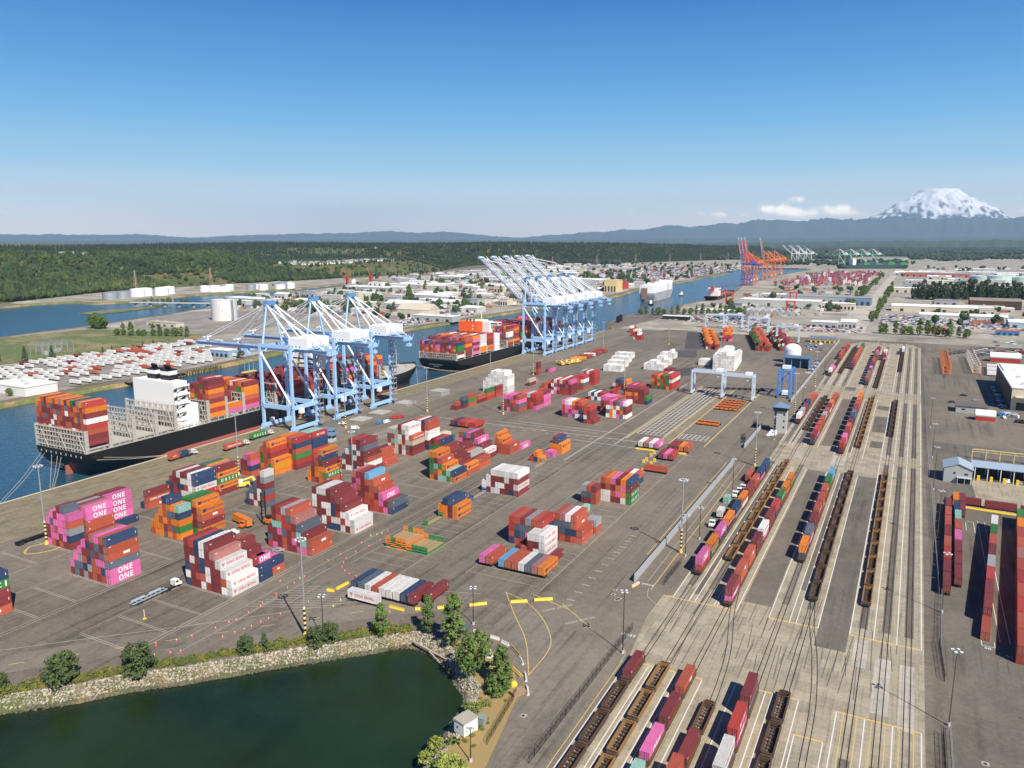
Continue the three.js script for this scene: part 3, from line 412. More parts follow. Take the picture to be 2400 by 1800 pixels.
// ------------------------------------------------------------------ ships at the quay
function hullGeo(Lh, Bm, yTop, yBot, sheer, o = {}) { // lofted shell between two heights; stern at z 0, bow at z -L
  const N = 48, R = 8, P = [], I = [];
  const half = (s, t) => { // t 1 deck, 0 keel line
    const bowStart = lerp(.70, .80, t), stern = lerp(o.st0 ?? .50, .985, sm(0, 1, t)), sEnd = lerp(.16, .03, t);
    let k = s < sEnd ? lerp(stern, 1, sm(0, sEnd, s)) : 1; if (s > bowStart) { const q = (s - bowStart) / (1 - bowStart); k = Math.pow(Math.max(0, 1 - Math.pow(q, lerp(1.5, 2.6, t))), lerp(.9, .8, t)); }
    return Bm / 2 * k; };
  const low = o.full ?? -8, top = o.deck;
  for (let i = 0; i <= N; i++) { const s = i / N; const rake = (t) => s > .9 ? (s - .9) / .1 * (t - 1) * 10 : s < .02 ? (1 - s / .02) * (t - 1) * -6 : 0;
    for (let sd = 0; sd < 2; sd++) for (let j = 0; j <= R; j++) { const q = sd ? 1 - j / R : j / R, y = lerp(yTop + sheer(s), yBot + (o.bot ? o.bot(s) : 0), q), t = sm(low, top, y), h = half(s, t); P.push(sd ? h : -h, y, -(s * Lh + rake(t))); } }
  const C = 2 * (R + 1); for (let i = 0; i < N; i++) for (let j = 0; j < C - 1; j++) { if (j === R) continue; const a = i * C + j; I.push(a, a + 1, a + C, a + 1, a + C + 1, a + C); }
  for (let j = 0; j < R; j++) { const a = j, b = C - 1 - j; I.push(a, b, a + 1, a + 1, b, b - 1); }
  const g = new THREE.BufferGeometry(); g.setAttribute('position', new THREE.Float32BufferAttribute(P, 3)); g.setIndex(I); g.computeVertexNormals(); return g;
}
function deckGeo(Lh, Bm, y) { const s = new THREE.Shape(), pts = []; for (let i = 0; i <= 40; i++) { const k = i / 40; let h = k < .03 ? lerp(.985, 1, k / .03) : 1; if (k > .8) { const q = (k - .8) / .2; h = Math.pow(Math.max(0, 1 - Math.pow(q, 2.6)), .8); } pts.push([h * Bm / 2 - .1, k * Lh - .1]); }
  for (const [x, z] of pts) s[z < 0 ? 'moveTo' : 'lineTo'](x, z); for (const [x, z] of pts.reverse()) s.lineTo(-x, z); const g = new THREE.ShapeGeometry(s); g.rotateX(-Math.PI / 2); g.translate(0, y, 0); return g; }
function lashing(Bm, y0, y1, levels, dense = true) { const q = new B(), n = Math.round(Bm / 2.5); for (let i = 0; i <= n; i++) { const x = -Bm / 2 + i * Bm / n; q.base(.28, y1 - y0, .35, x, y0, .55); if (i % 2 === 0) q.base(.28, y1 - y0, .35, x, y0, -.55); }
  for (let k = 0; k <= levels; k++) { const y = lerp(y0 + 1.4, y1, k / levels); q.base(Bm, .22, 1.5, 0, y - .22, 0); q.base(Bm, .09, .09, 0, y + .95, .7); }
  for (const c of [-.36, 0, .36]) for (const d of [-1, 1]) q.bar([c * Bm, y0 + (y1 - y0) * .8, .8], [c * Bm + d * 4.6, y0, .8], .34);
  for (const x of [-1, 1]) q.base(.9, y1 - y0 + .6, 1.9, x * (Bm / 2 - .45), y0, 0); return q.geo(); }
function shipBay(desc, u, vc, cols, y, tiers, opt) { const n = cols; const hs = Array.from({ length: n }, (_, i) => typeof tiers === 'function' ? tiers(i) : tiers); stack(desc, u, vc + n * CP / 2, hs, { y, ...opt }); }

{ // dark hulled ship with grey lashing bridges and twin funnels
  const U0 = 241, VC = -393.6, L1 = 327, BM = 43, DK = 11.4, s = thing('container_ship', 'black container ship with white deckhouse, grey lashing bridges and twin funnels', 'ship', [U0, VC, 0]);
  const sheer = (k) => k > .86 ? (k - .86) / .14 * 1.2 : 0;
  part('hull', hullGeo(L1, BM, DK, 1.2, sheer, { deck: DK, bot: (k) => -5.2 * sm(.16, .07, k) }), M.hull, s); part('lower_hull', hullGeo(L1, BM - .06, 1.2, -6, (k) => -5.2 * sm(.16, .07, k), { deck: DK }), M.antifoul, s); part('deck', deckGeo(L1, BM, DK - .25), M.shipGrey, s);
  { const r = new B(); r.base(.7, 9, 4.5, 0, -7, -3.5); r.to('rudder', M.antifoul, s); }
  const bulwark = new B(); for (const x of [-1, 1]) for (let k = 0; k < 16; k++) { const z = -8 - k * 15.2; bulwark.base(.3, .28, 14.2, x * (BM / 2 - .25), DK + 2.1, z - 7); for (const dz of [0, 4.5, 9]) bulwark.base(.3, 2.2, .5, x * (BM / 2 - .25), DK - .2, z - dz - 2); } bulwark.to('side_passage', M.shipGrey, s);
  const lb = [[.8, 22.6], [14.3, 24.8], [28.4, 24.6], [42.6, 24.6], [55.6, 26.2], [79, 24.5], [93, 24.5], [107, 24.5], [121, 26], [135, 26], [149, 26], [163, 26], [177, 26], [207, 24], [221, 24], [235, 24], [249, 22], [262, 19]];
  for (const [z, y] of lb) { const m = part('lashing_bridge', lashing(BM * (z > 250 ? .8 : 1) - .4, DK - .2, y, 4), M.shipGrey, s); m.position.z = -z; }
  for (let k = 0; k < lb.length - 1; k++) { const z0 = lb[k][0] + 1, z1 = lb[k + 1][0] - 1; if (z1 - z0 > 20 || z0 > 240) continue; const h = new B(); for (let i = 0; i < 4; i++) h.base(9.6, 1.0, z1 - z0 - .6, -15 + i * 10, DK + 1.2, -(z0 + z1) / 2); h.base(BM - 5, 1.3, z1 - z0 - 1, 0, DK - .2, -(z0 + z1) / 2); h.to('hatch_cover', M.shipGrey, s); }
  const dh = new B(); dh.base(35.5, 26.2, 9.2, -.5, 12.6, -63.6); dh.base(38, 13.5, 8, 0, 11.2, -69.5); dh.base(40, 3.6, 12, 0, 11.2, -65); const house = dh.to('deckhouse', M.shipWhite, s);
  { const b = new B(); for (let f = 0; f < 4; f++) for (const z of [-61, -66]) b.base(.2, 1.8, 2.6, 17.35, 18.2 + f * 5, z + 1); b.to('window', M.glass, house); const st = new B(); for (let f = 0; f < 5; f++) { st.bar([18.2, 13.5 + f * 5, -60], [18.2, 16.2 + f * 5, -67], .5, .16); st.base(2.4, .2, 8.8, 18, 16.0 + f * 5, -64); st.base(.08, 1, 8.8, 19.1, 16.2 + f * 5, -64); st.base(.25, 2.8, .25, 19, 13.4 + f * 5, -60); st.base(.25, 2.8, .25, 19, 13.4 + f * 5, -68); } st.to('outside_stair', M.shipWhite, house); const br = new B(); for (let i = 0; i < 12; i++) br.base(.12, 1.1, .12, -17.5 + i * 3.2, 38.8, -59.3); br.base(35.5, .1, .1, -.5, 39.8, -59.3); br.to('railing', M.shipWhite, house); }
  for (const x of [-6.2, 5.2]) { const f = new B(); f.base(7.4, 3.0, 6.4, x, 38.8, -66); const ff = f.to('funnel', M.hull, s); const g = new B(); g.base(7.0, 2.4, 6.0, x, 41.8, -66); g.to('funnel_band', M.shipWhite, ff); const p = new B(); p.base(7.2, .8, 6.2, x, 44.2, -66); for (const d of [-1.8, 0, 1.8]) p.tube([x + d, 44.8, -66], [x + d + .5, 47.4, -64.6], .7); p.to('exhaust_pipe', M.hull, ff); }
  const br = new B(); br.base(26, 28, 10, -1, 11.2, -192); br.base(43, 3.2, 8, 0, 39, -192); br.base(16, 2, 7, 0, 42, -192); br.tube([0, 44, -192], [0, 53, -192], .4); const bh = br.to('bridge_house', M.shipWhite, s); { const w = new B(); w.base(42, 1.5, .1, 0, 40.2, -187.95); for (let f = 0; f < 6; f++) w.base(22, 1.1, .1, -1, 16 + f * 3.6, -186.95); w.to('window', M.glass, bh); }
  { const f = new B(); f.base(10, 2, 6, 0, DK - .2, -300); f.tube([0, DK, -300], [0, DK + 16, -300], .5, .35); f.base(8, .3, .3, 0, DK + 12, -300); for (const x of [-5, 5]) f.base(2.4, 1.6, 3, x, DK - .2, -309); f.to('foremast', M.shipGrey, s); }
  { const t = textGeo('YM WELLHEAD', 1.5); t.translate(0, 4.6, 0); const t2 = textGeo('MONROVIA', 1.1); t2.translate(0, 2.4, 0); const m = part('stern_lettering', mergeGeometries([t, t2]), M.white, s); m.position.set(0, .6, 2.2); m.rotation.x = .45; m.position.z = 1.75; }
  { const q = new B(); for (let i = 0; i < 9; i++) q.base(.55, 1.1, .25, -17 + i * 4.2, 8.4, .2); q.to('fairlead', M.shipGrey, s); }
  // deck cargo
  const D = DK + 2.4;
  shipBay('after deck of the black ship', U0 + 1.7, VC, 17, D + 1.2, (i) => i < 1 ? 7 : 8, { side: 'kkbrwkor', tops: 'oobkoobodokogndok', mix: 'bbbkkrowks' });
  shipBay('deck of the black ship ahead of the deckhouse', U0 + 79.9, VC, 17, D + .2, (i) => i < 6 ? 5 : i < 10 ? 6 : i < 14 ? 7 : 8, { side: 'orokbokkk', tops: 'kbkokbkkkkkkkkkkk', mix: 'kkbokgb' });
  shipBay('low deck bay of the black ship', U0 + 94, VC, 17, D + .2, (i) => i > 12 ? 2 : i > 9 ? 4 : 5, { side: 'pokkk', tops: 'kkkkkkkkkkkkkkkcc', mix: 'kkb' });
  shipBay('deck bay of the black ship before the crane', U0 + 108, VC, 17, D + .2, (i) => 6, { side: 'prbook', tops: 'kkbwrkobokbowrbok', mix: 'kkbog' });
  for (let k = 0; k < 4; k++) shipBay('deck bay of the black ship under the cranes', U0 + 136 + k * 14, VC, 17, D, (i) => [2, 5, 3, 4][(i + k * 3) % 4], { side: 'kbkrk', mix: 'kkbrogs' });
  for (let k = 0; k < 3; k++) shipBay('forward deck of the black ship', U0 + 208 + k * 14, VC, 15, D, (i) => k === 1 ? 6 : (i > 8 ? 6 : 4), { side: ['kospktr', 'bkoskkr', 'krkoro'][k], mix: 'kkbrop' });
  shipBay('foredeck of the black ship', U0 + 250, VC, 11, D, (i) => i > 7 ? 5 : 3, { side: 'rrbro', mix: 'kkr' });
}
{ // second ship, red-orange funnel casing
  const U0 = 606, VC = -393.2, L1 = 320, BM = 42.5, DK = 9.8, s = thing('container_ship', 'black container ship with orange-red funnel casing moored ahead under raised booms', 'ship', [U0, VC, 0]);
  part('hull', hullGeo(L1, BM, DK, -1.8, (k) => k > .86 ? (k - .86) / .14 * 3 : 0, { deck: DK, st0: .6 }), M.hull, s); part('lower_hull', hullGeo(L1, BM - .06, -1.8, -6, () => 0, { deck: DK, st0: .6 }), M.antifoul, s); part('deck', deckGeo(L1, BM, DK - .25), M.shipGrey, s);
  for (let k = 0; k < 19; k++) { if (k === 6) continue; const m = part('lashing_bridge', lashing(BM * (k > 16 ? .7 : 1) - .4, DK - .2, k ? 17 : 15.6, 2), M.shipGrey, s); m.position.z = -(.8 + k * 14.3); }
  const bw = new B(); for (const x of [-1, 1]) for (let k = 0; k < 16; k++) bw.base(.3, .25, 13.6, x * (BM / 2 - .25), DK + 1.6, -8 - k * 14.3); bw.to('side_passage', M.shipGrey, s);
  const dh = new B(); dh.base(38, 17, 9, 0, DK - .2, -83); dh.base(24, 12, 8, 0, DK + 16.8, -83.5); dh.base(42, 3, 7, 0, DK + 25, -84.5); dh.base(12, 2, 6, 0, DK + 28, -84); dh.tube([0, DK + 30, -84], [0, DK + 38, -84], .4); const h = dh.to('deckhouse', M.shipWhite, s); { const w = new B(); w.base(41, 1.3, .1, 0, DK + 26, -80.9); w.base(.1, 1.3, 6, 21.1, DK + 26, -84.5); w.to('window', M.glass, h); }
  const fu = new B(); fu.base(21, 10, 11, -1.5, 29.6, -64.5); const ff = fu.to('funnel_casing', mat([.78, .115, .018], .6), s); { const b = new B(); for (const y of [32, 35.2]) b.base(.9, 1.5, .2, 4, y, -58.95); b.base(20.9, 19, 10, -1.5, DK, -64.6); b.to('engine_casing', M.shipWhite, ff); const p = new B(); for (const x of [-6, -2, 2]) p.cyl(.7, 2.4, x, 39.5, -65); p.to('exhaust_pipe', M.hull, ff); }
  { const t = textGeo('YANTIAN EXPRESS', 1.25); t.translate(0, 5.4, 0); const t2 = textGeo('HAMBURG', .95); t2.translate(0, 3.4, 0); const m = part('stern_lettering', mergeGeometries([t, t2]), M.white, s); m.position.set(0, .2, 1.5); m.rotation.x = .38; }
  const sides = ['wkggn', 'kkror', 'pkpkpo', 'oowwww', 'bokkr', 'kkb', 'bkngwo', 'kosww', 'korkbo'];
  for (let k = 0; k < 18; k++) { if (k === 4 || k === 5 || k === 6) { if (k !== 4) continue; } shipBay('cargo of the ship with the orange-red casing', U0 + 2 + k * 14.3, VC, 17 - (k > 15 ? 6 : 0), DK + 1.9, (i) => [5, 6, 6, 6, 6, 6, 6, 7, 7, 6, 7, 7, 6, 6, 7, 6, 5, 4][k] + (i % 5 === 3 ? -1 : 0), { side: sides[k % 9], mix: 'kkbbrkosp' }); }
}
// mooring lines
function rope(a, b, sag, label) { const p = new THREE.CatmullRomCurve3([at(...a), at((a[0] + b[0]) / 2, (a[1] + b[1]) / 2, (a[2] + b[2]) / 2 - sag), at(...b)]); single('mooring_rope', label, 'rope', new THREE.TubeGeometry(p, 14, .10, 5), M.rope, [0, 0, 0], 0, 'mooring ropes of the ships'); }
rope([240.8, -411, 7.6], [193, -367, .4], 1.2, 'pale mooring rope from the stern of the twin-funnelled ship to its furthest bollard'); rope([240.8, -408, 7.6], [195, -367, .4], 1.2, 'pale mooring rope beside the outermost stern line of the twin-funnelled ship');
rope([240.8, -402, 7.4], [217, -367, .4], .8, 'mooring rope from the middle of the black stern to the quay edge'); rope([240.8, -397, 7.2], [218, -367, .4], .8, 'second mooring rope from the middle of the black stern'); rope([240.8, -394, 7], [219, -367, .4], .8, 'innermost stern rope of the twin-funnelled ship');
rope([246, -372.3, 7], [285, -367, .5], .6, 'spring line along the black hull side'); rope([250, -372.3, 7.4], [286, -367, .5], .6, 'upper spring line along the black hull side');
rope([566, -392, 10.5], [600, -367, .5], 1.2, 'bow rope of the twin-funnelled ship'); rope([566, -394, 10.5], [606, -367, .5], 1.4, 'long bow rope of the twin-funnelled ship'); rope([560, -386, 9], [534, -367, .5], .6, 'bow spring rope of the twin-funnelled ship');

// ------------------------------------------------------------------ the listed boxes become containers
{
  for (const b of boxes) { const d2 = b.u * b.u + b.v * b.v + (b.y - 120) ** 2; b.score = (b.len * (b.sideOpen ? 1.6 : 0) + b.len * (b.topOpen ? .7 : 0) + 3) / d2; }
  function P2(u, v, y) { const p = at(u, v, y).project(camera); return Math.abs(p.x) < 1.04 && Math.abs(p.y) < 1.05 && p.z < 1; }
  for (const b of boxes) if (!(b.u > 0 && P2(b.u, b.v, b.y))) b.score *= .02;
  const order = boxes.slice().sort((a, b) => b.score - a.score), N = 300;
  order.slice(0, N).forEach((b) => {
    const len = b.len, G = CG[len], m = boxMat[b.c][b.k];
    const what = `${PAL[b.c][0]} ${len < 8 ? 'short ' : ''}container`, where = b.rail ? `${b.tier > 1 ? 'upper box' : 'lower box'}, ${b.desc}` : b.cols > 1 ? `${ORD[b.tier]} tier, column ${b.col === 1 ? 'one' : ['', 'one', 'two', 'three', 'four', 'five', 'six', 'seven', 'eight', 'nine', 'ten', 'eleven', 'twelve', 'thirteen', 'fourteen', 'fifteen', 'sixteen', 'seventeen'][b.col]} from the quay, ${b.desc}` : `${ORD[b.tier]} tier, ${b.desc}`;
    let label = `${what}, ${where}`; const w = label.split(/\s+/); if (w.length > 16) label = w.join(' ').replace(' from the quay', '').replace('in the siding ', '').split(/\s+/).slice(0, 16).join(' ');
    const o = thing('shipping_container', label, 'container', [b.u, b.v, b.y], b.turn || 0, b.rail ? 'containers on rail cars' : b.desc);
    part('body', G.body, m, o);
    for (const i of [0, 1]) { const d = part('door', G.doors[i], m, o); part('locking_rod', G.rods[i], rodMat, d); }
    part('door_seal_shade', G.sealShade, sealShadeMat, o);
    const key = b.txt || lettersFor(b.c, b.r); if (key && (b.sideOpen || b.topOpen)) part('lettering', LETTERS[key][len], LETTERS[key].m, o);
  });
  // the rest, too many to list: one mass
  const rest = order.slice(N), tint = (q, r, gg, bb) => { const n = q.attributes.position.count, c = new Float32Array(n * 3); for (let i = 0; i < n; i++) { c[3 * i] = r; c[3 * i + 1] = gg; c[3 * i + 2] = bb; } const k = q.clone(); k.setAttribute('color', new THREE.BufferAttribute(c, 3)); return k; }, g = mergeGeometries([tint(CG[12.19].body, 1, 1, 1), ...CG[12.19].doors.map(q => tint(q, 1, 1, 1)), ...CG[12.19].rods.map(q => tint(q, 1.2, 1.2, 1.2)), tint(CG[12.19].sealShade, .12, .12, .12)]);  // seal outline tinted dark, frame shadow put into the colour
  const im = new THREE.InstancedMesh(g, mat([1, 1, 1], .66, 0, { vertexColors: true, map: grime, bumpMap: ribs, bumpScale: .035 }), rest.length), mx = new THREE.Matrix4(), c = new THREE.Color();
  rest.forEach((b, i) => { mx.makeRotationY(b.turn || 0); mx.scale(V3(1, 1, b.len / 12.19)); mx.setPosition(b.v, b.y, -b.u); im.setMatrixAt(i, mx); const p = PAL[b.c][1], q = [1, .86, 1.12][b.k]; im.setColorAt(i, c.setRGB(p[0] * q, p[1] * q, p[2] * q)); });
  stuff('stacked_containers', 'remaining mass of mixed stacked containers in rows and on decks', 'containers', im);
}

// ------------------------------------------------------------------ rails and painted lines
function ribbon(list, w) { const q = []; for (const pts of list) for (let i = 0; i < pts.length - 1; i++) { const a = pts[i], b = pts[i + 1], du = b[0] - a[0], dv = b[1] - a[1], l = Math.hypot(du, dv) || 1, nu = -dv / l * w / 2, nv = du / l * w / 2, e = i ? w * .3 : 0, g = new THREE.BufferGeometry();
  const A = [a[0] - du / l * e, a[1] - dv / l * e], P = [[A[0] + nu, A[1] + nv], [b[0] + nu, b[1] + nv], [b[0] - nu, b[1] - nv], [A[0] - nu, A[1] - nv]].map(([u, v]) => [v, 0, -u]); g.setAttribute('position', new THREE.Float32BufferAttribute([...P[0], ...P[1], ...P[2], ...P[0], ...P[2], ...P[3]], 3)); g.setAttribute('normal', new THREE.Float32BufferAttribute([0, 1, 0, 0, 1, 0, 0, 1, 0, 0, 1, 0, 0, 1, 0, 0, 1, 0], 3)); g.setAttribute('uv', new THREE.Float32BufferAttribute(new Array(12).fill(0), 2)); q.push(g); } return mergeGeometries(q); }
const lines = (name, list, w, m, y) => struct(name, ribbon(list, w), m, y);
const tracks = [[T1, 60, 1010], [T2, 60, 1000], [T3, 60, 1000], [T4, 60, 1010], [T5, 60, 1015], [T6, 60, 1020], [T7, 60, 1025], [T8, 60, 1030]];
const bedMat = mat([.205, .178, .140], .95, 0, { map: rep(asphaltTex, 120) }), bedDark = mat([.16, .135, .105], .95, 0, { map: rep(asphaltTex, 120) });
for (const [v, a, b] of tracks) { const q = new B(); for (const x of [-.72, .72]) q.base(.20, .06, b - a, v + x, 0, -(a + b) / 2); struct('railway_track', q.geo(), M.rail, .02); }
for (const [v] of tracks.slice(5)) for (const [a, b, m] of [[250, 452, bedDark], [474, 636, bedDark], [680, 975, bedMat], [60, 180, bedMat]]) sheet('track_bed', rect(a, b, v - 1.25, v + 1.25), m, .019);
for (const [v] of tracks.slice(0, 5)) for (const [a, b, m] of [[256, 432, bedMat], [480, 640, bedMat], [690, 975, bedMat], [60, 190, bedMat]]) sheet('track_bed', rect(a, b, v - 1.2, v + 1.2), m, .019);
// track joining the near siding
{ const c = new THREE.CatmullRomCurve3([at(60, T3b), at(170, T3b), at(190, T3b + .1), at(215, T3b - 1.5), at(244, T3 + 2.1), at(262, T3 + .3)]); const q = []; for (const x of [-.72, .72]) { const pts = c.getPoints(40).map(p => [-p.z, p.x + x]); q.push(pts); } lines('railway_track', q, .2, M.rail, .06); }
{ const c = new THREE.CatmullRomCurve3([at(60, -13.6), at(150, -13.6), at(176, -14), at(200, -14.6), at(225, -17), at(245, -20), at(262, -21.6)]); lines('railway_track', [-.72, .72].map(x => c.getPoints(40).map(p => [-p.z, p.x + x])), .2, M.rail, .06); }
for (let k = 0; k < 7; k++) { const c = new THREE.CatmullRomCurve3([at(990, -58 + k * 9), at(1030, -54 + k * 8), at(1065, -30 + k * 6), at(1090, 20 + k * 2), at(1104, 110), at(1112, 300)]); lines('railway_track', [-.72, .72].map(x => c.getPoints(24).map(p => [-p.z + x, p.x])), .2, M.rail, .12); }
const wl = [], thin = []; const along = (v, a, b) => wl.push([[a, v], [b, v]]);
for (const v of [-64.6, -59, -57.1, -50.7, -49.7, -43.3]) { along(v, 244.2, 425); along(v, 473, 640); along(v, 690, 970); } for (const v of [-33, -26.7, -24.7, -18.1]) { along(v, 244, 424); along(v, 460, 645); along(v, 690, 968); } for (const v of [-8.9, -2.2, 4.2, 10.8]) { along(v, 244, 456); along(v, 460, 640); along(v, 680, 966); }
for (const v of [-64.8, -58.6, -57.4, -50.9, -49.7, -43.3]) along(v, 60, 198); for (const v of [-34.6, -26.6, -24.8, -18.2]) along(v, 60, 200); for (const v of [-17.2, -10.6]) along(v, 60, 184.4); for (const v of [-8.8, -2.1, 4.3, 10.7]) along(v, 60, 199.2);
lines('apron_lines', wl, .30, M.paint, .026);
const yl = []; const across = (u, a, b) => yl.push([[u, a], [u, b]]); across(198.4, -65, -43.2); across(200.2, -34.6, -18.2); across(184.5, -17.2, -10.6); across(199.4, -8.8, 10.7); across(243.8, -68, -43.2); across(243.8, -33, -18); across(243.8, -8.9, 10.8); across(472.4, -64, -43); across(459, -33, -18); across(459, -8.9, 11); across(650, -33, 11); across(425, -64, -43); across(690, -64, -18);
lines('stop_line', yl, .55, M.yellowPaint, .028); { const q = []; for (const v of [T6, T7, T8]) for (const d of [-1.6, 1.6]) q.push([[60, v + d], [199, v + d]]); q.push([[198, -66.3], [60, -66.3]]); lines('apron_edge_line', q, .2, M.yellowPaint, .026); }
// bays of the yard
for (const [va, vb, ua, ub, u0] of [[-220.6, -198, 135.4, 400, 161.4], [-266, -243.2, 109.4, 395, 161.4], [-308, -285.6, 135.4, 330, 161.4]]) for (let u = u0 - 13 * 5; u < ub; u += 13) if (u >= ua) { thin.push([[u - .1, va], [u - .1, vb]], [[u - .85, va], [u - .85, vb]]); }
for (const [v, a, b] of [[-197.6, 135, 400], [-196.1, 135, 400], [-221.2, 135, 400], [-242.6, 109, 392], [-241, 109, 392], [-267, 109, 392], [-284.8, 135, 330], [-308.8, 135, 330]]) thin.push([[a, v], [b, v]]);
for (let u = 221.7; u < 430; u += 6.5) thin.push([[u, -180], [u, -160]]); for (const v of [-158.6, -180.6]) thin.push([[216, v], [432, v]]);
for (let u = 230; u < 420; u += 6.5) thin.push([[u, -137], [u, -108]]); for (const v of [-137.6, -107]) thin.push([[228, v], [424, v]]);
for (let u = 454; u < 640; u += 6.5) thin.push([[u, -262], [u, -228]], [[u + 2, -300], [u + 2, -272]]); for (let u = 454; u < 520; u += 6.5) thin.push([[u, -222], [u, -166]]);
for (let u = 268; u < 420; u += 6.5) thin.push([[u, -95.5], [u, -93.2]]);
for (const [a, b] of [[-189.5, 148], [-184.5, 140]]) thin.push([[b, a], [432, a]]); thin.push([[176, -178], [196, -178]]);
for (let i = 0; i < 10; i++) thin.push([[172 + i * 2.2, -189 + i * .6], [184 + i * 2, -163 + i * .4]]);
lines('bay_lines', thin, .17, M.fadedPaint, .020);
const bold = [[[437.5, -300], [437.5, -140]], [[425, -182], [421, -104]], [[446, -242], [446, -170]], [[452, -230], [452, -150]]]; for (let i = 0; i < 26; i++) bold.push([[431 + (i % 3) * 3, -260 + i * 5], [431.0 + (i % 3) * 3, -257.8 + i * 5]]);
for (let i = 0; i < 16; i++) bold.push([[372 + i * 3.1, -296], [373.5 + i * 3.1, -284]]);
lines('crossing_lines', bold, .4, M.paint, .022);
{ const g = []; for (let i = 0; i <= 6; i++) g.push([[458, -148.6 + i * 2.95], [630, -148.6 + i * 2.95]]); for (let u = 458; u <= 630.1; u += 6.37) g.push([[u, -148.6], [u, -130.9]]); for (let i = 0; i <= 6; i++) g.push([[457, -121.9 + i * 2.75], [470, -121.9 + i * 2.75]]); for (let i = 0; i < 4; i++) g.push([[457 + i * 4.3, -121.9], [457 + i * 4.3, -105.4]]); lines('grid_lines', g, .42, M.paint, .024);
  const f = []; for (let i = 0; i <= 8; i++) f.push([[470, -121.9 + i * 2.06], [592, -121.9 + i * 2.06]]); for (let u = 476; u < 592; u += 6.4) f.push([[u, -121.9], [u, -105.4]]); lines('grid_lines', f, .14, M.fadedPaint, .020); }
sheet('runway_strip', rect(442, 636, -129.5, -123.6), mat([.285, .245, .175], .95, 0, { map: rep(asphaltTex, 120) }), .016);
lines('gantry_lane_line', [[[442, -150.3], [634, -149.9]], [[444, -102.7], [625, -102.3]], [[442, -130], [640, -129.8]], [[442, -123.3], [640, -123.3]]], .7, M.yellowPaint, .022);
sheet('gantry_lane', rect(425, 640, -152.2, -150.9), mat([.30, .28, .25], .95), .018); sheet('gantry_lane', rect(380, 640, -165.4, -164.2), mat([.30, .28, .25], .95), .018);
// road markings by the inlet and in the lanes
const curve = (pts, n = 24) => new THREE.CatmullRomCurve3(pts.map(p => at(...p))).getPoints(n).map(p => [-p.z, p.x]);
lines('road_line', [curve([[221, -117], [218, -108], [210, -98], [196, -88.5], [178, -87]]), curve([[221, -117], [208, -107], [195, -96.5], [178, -87]]), [[222, -96], [209, -79]], [[224, -108], [219, -92]], [[275, -83.6], [418, -83.8]], [[246, -73], [418, -74]]], .26, M.yellowPaint, .030);
lines('road_line', [curve([[88, -262], [128, -222], [160, -189], [190, -160], [210, -139], [216, -124]]), [[150, -82.5], [172, -89]], [[132, -77.5], [148, -82]], [[252, -76], [420, -77]], curve([[247, -74], [241, -72.6], [236, -68]]), curve([[206, -70], [202, -67], [196, -66.6]])], .2, M.fadedPaint, .030);
{ const d = []; for (let i = 0; i < 9; i++) d.push([[104 + i * 10, -232 + i * 9.6], [107 + i * 10, -229 + i * 9.6]]); lines('road_dashes', d, .22, M.yellowPaint, .031); }
function ground_word(txt, u, v, h, turn, m = M.fadedPaint, name = 'painted_word') { const g = textGeo(txt, h); g.rotateX(-Math.PI / 2); g.rotateY(turn); const o = struct(name, g, m, .033); o.position.set(v, .033, -u); }
ground_word('STOP', 249.5, -75.2, 1.3, Math.PI, M.paint); ground_word('STOP', 212.5, -69.6, 1.4, Math.PI, M.paint); ground_word('DO NOT ENTER', 218.5, -96.5, 1.1, Math.PI + .9); ground_word('DO NOT ENTER', 214, -86.5, 1.1, Math.PI + .9);
for (let i = 0; i < 12; i++) ground_word(['1620', '1622', '1624', '1626', '1628', '1630', '1632', '1634', '1636', '1638', '1640', '1642'][i], 226 + i * 6.5, -94.6, 1.0, Math.PI / 2 * 0 + Math.PI, M.fadedPaint);
ground_word('50', 254.2, 28.4, 1.2, 0, M.paint); ground_word('51', 251.5, 33.6, 1.2, 0, M.paint);
lines('bay_outline', [[[259, 27], [255.5, 27], [255.5, 30.4], [259, 30.4]], [[362, 27.8], [372, 28]], [[374, 27.9], [374, 30.9], [360, 30.9]], [[260, 32], [376, 32.6]], [[260, 34.6], [376, 35.2]]], .2, M.paint, .03);
// drain covers
const pit = new THREE.CylinderGeometry(.42, .42, .02, 14), pad = new THREE.BoxGeometry(1.7, .03, 1.7);
for (const [u, v] of [[236.5, -83.4], [234.4, -80.6], [233.2, -80.9], [160.5, -80], [193.5, 23.9], [188.6, 26.2], [187.4, 26.1], [179.5, 21], [240, -84]]) { const o = thing('manhole_cover', 'dark round manhole cover set in a pale square pad', 'manhole', [u, v, .02], 0, 'manhole covers in pale pads'); part('pad', pad, M.concreteNew, o); const c = part('cover', pit, M.darkSteel, o); c.position.y = .03; }

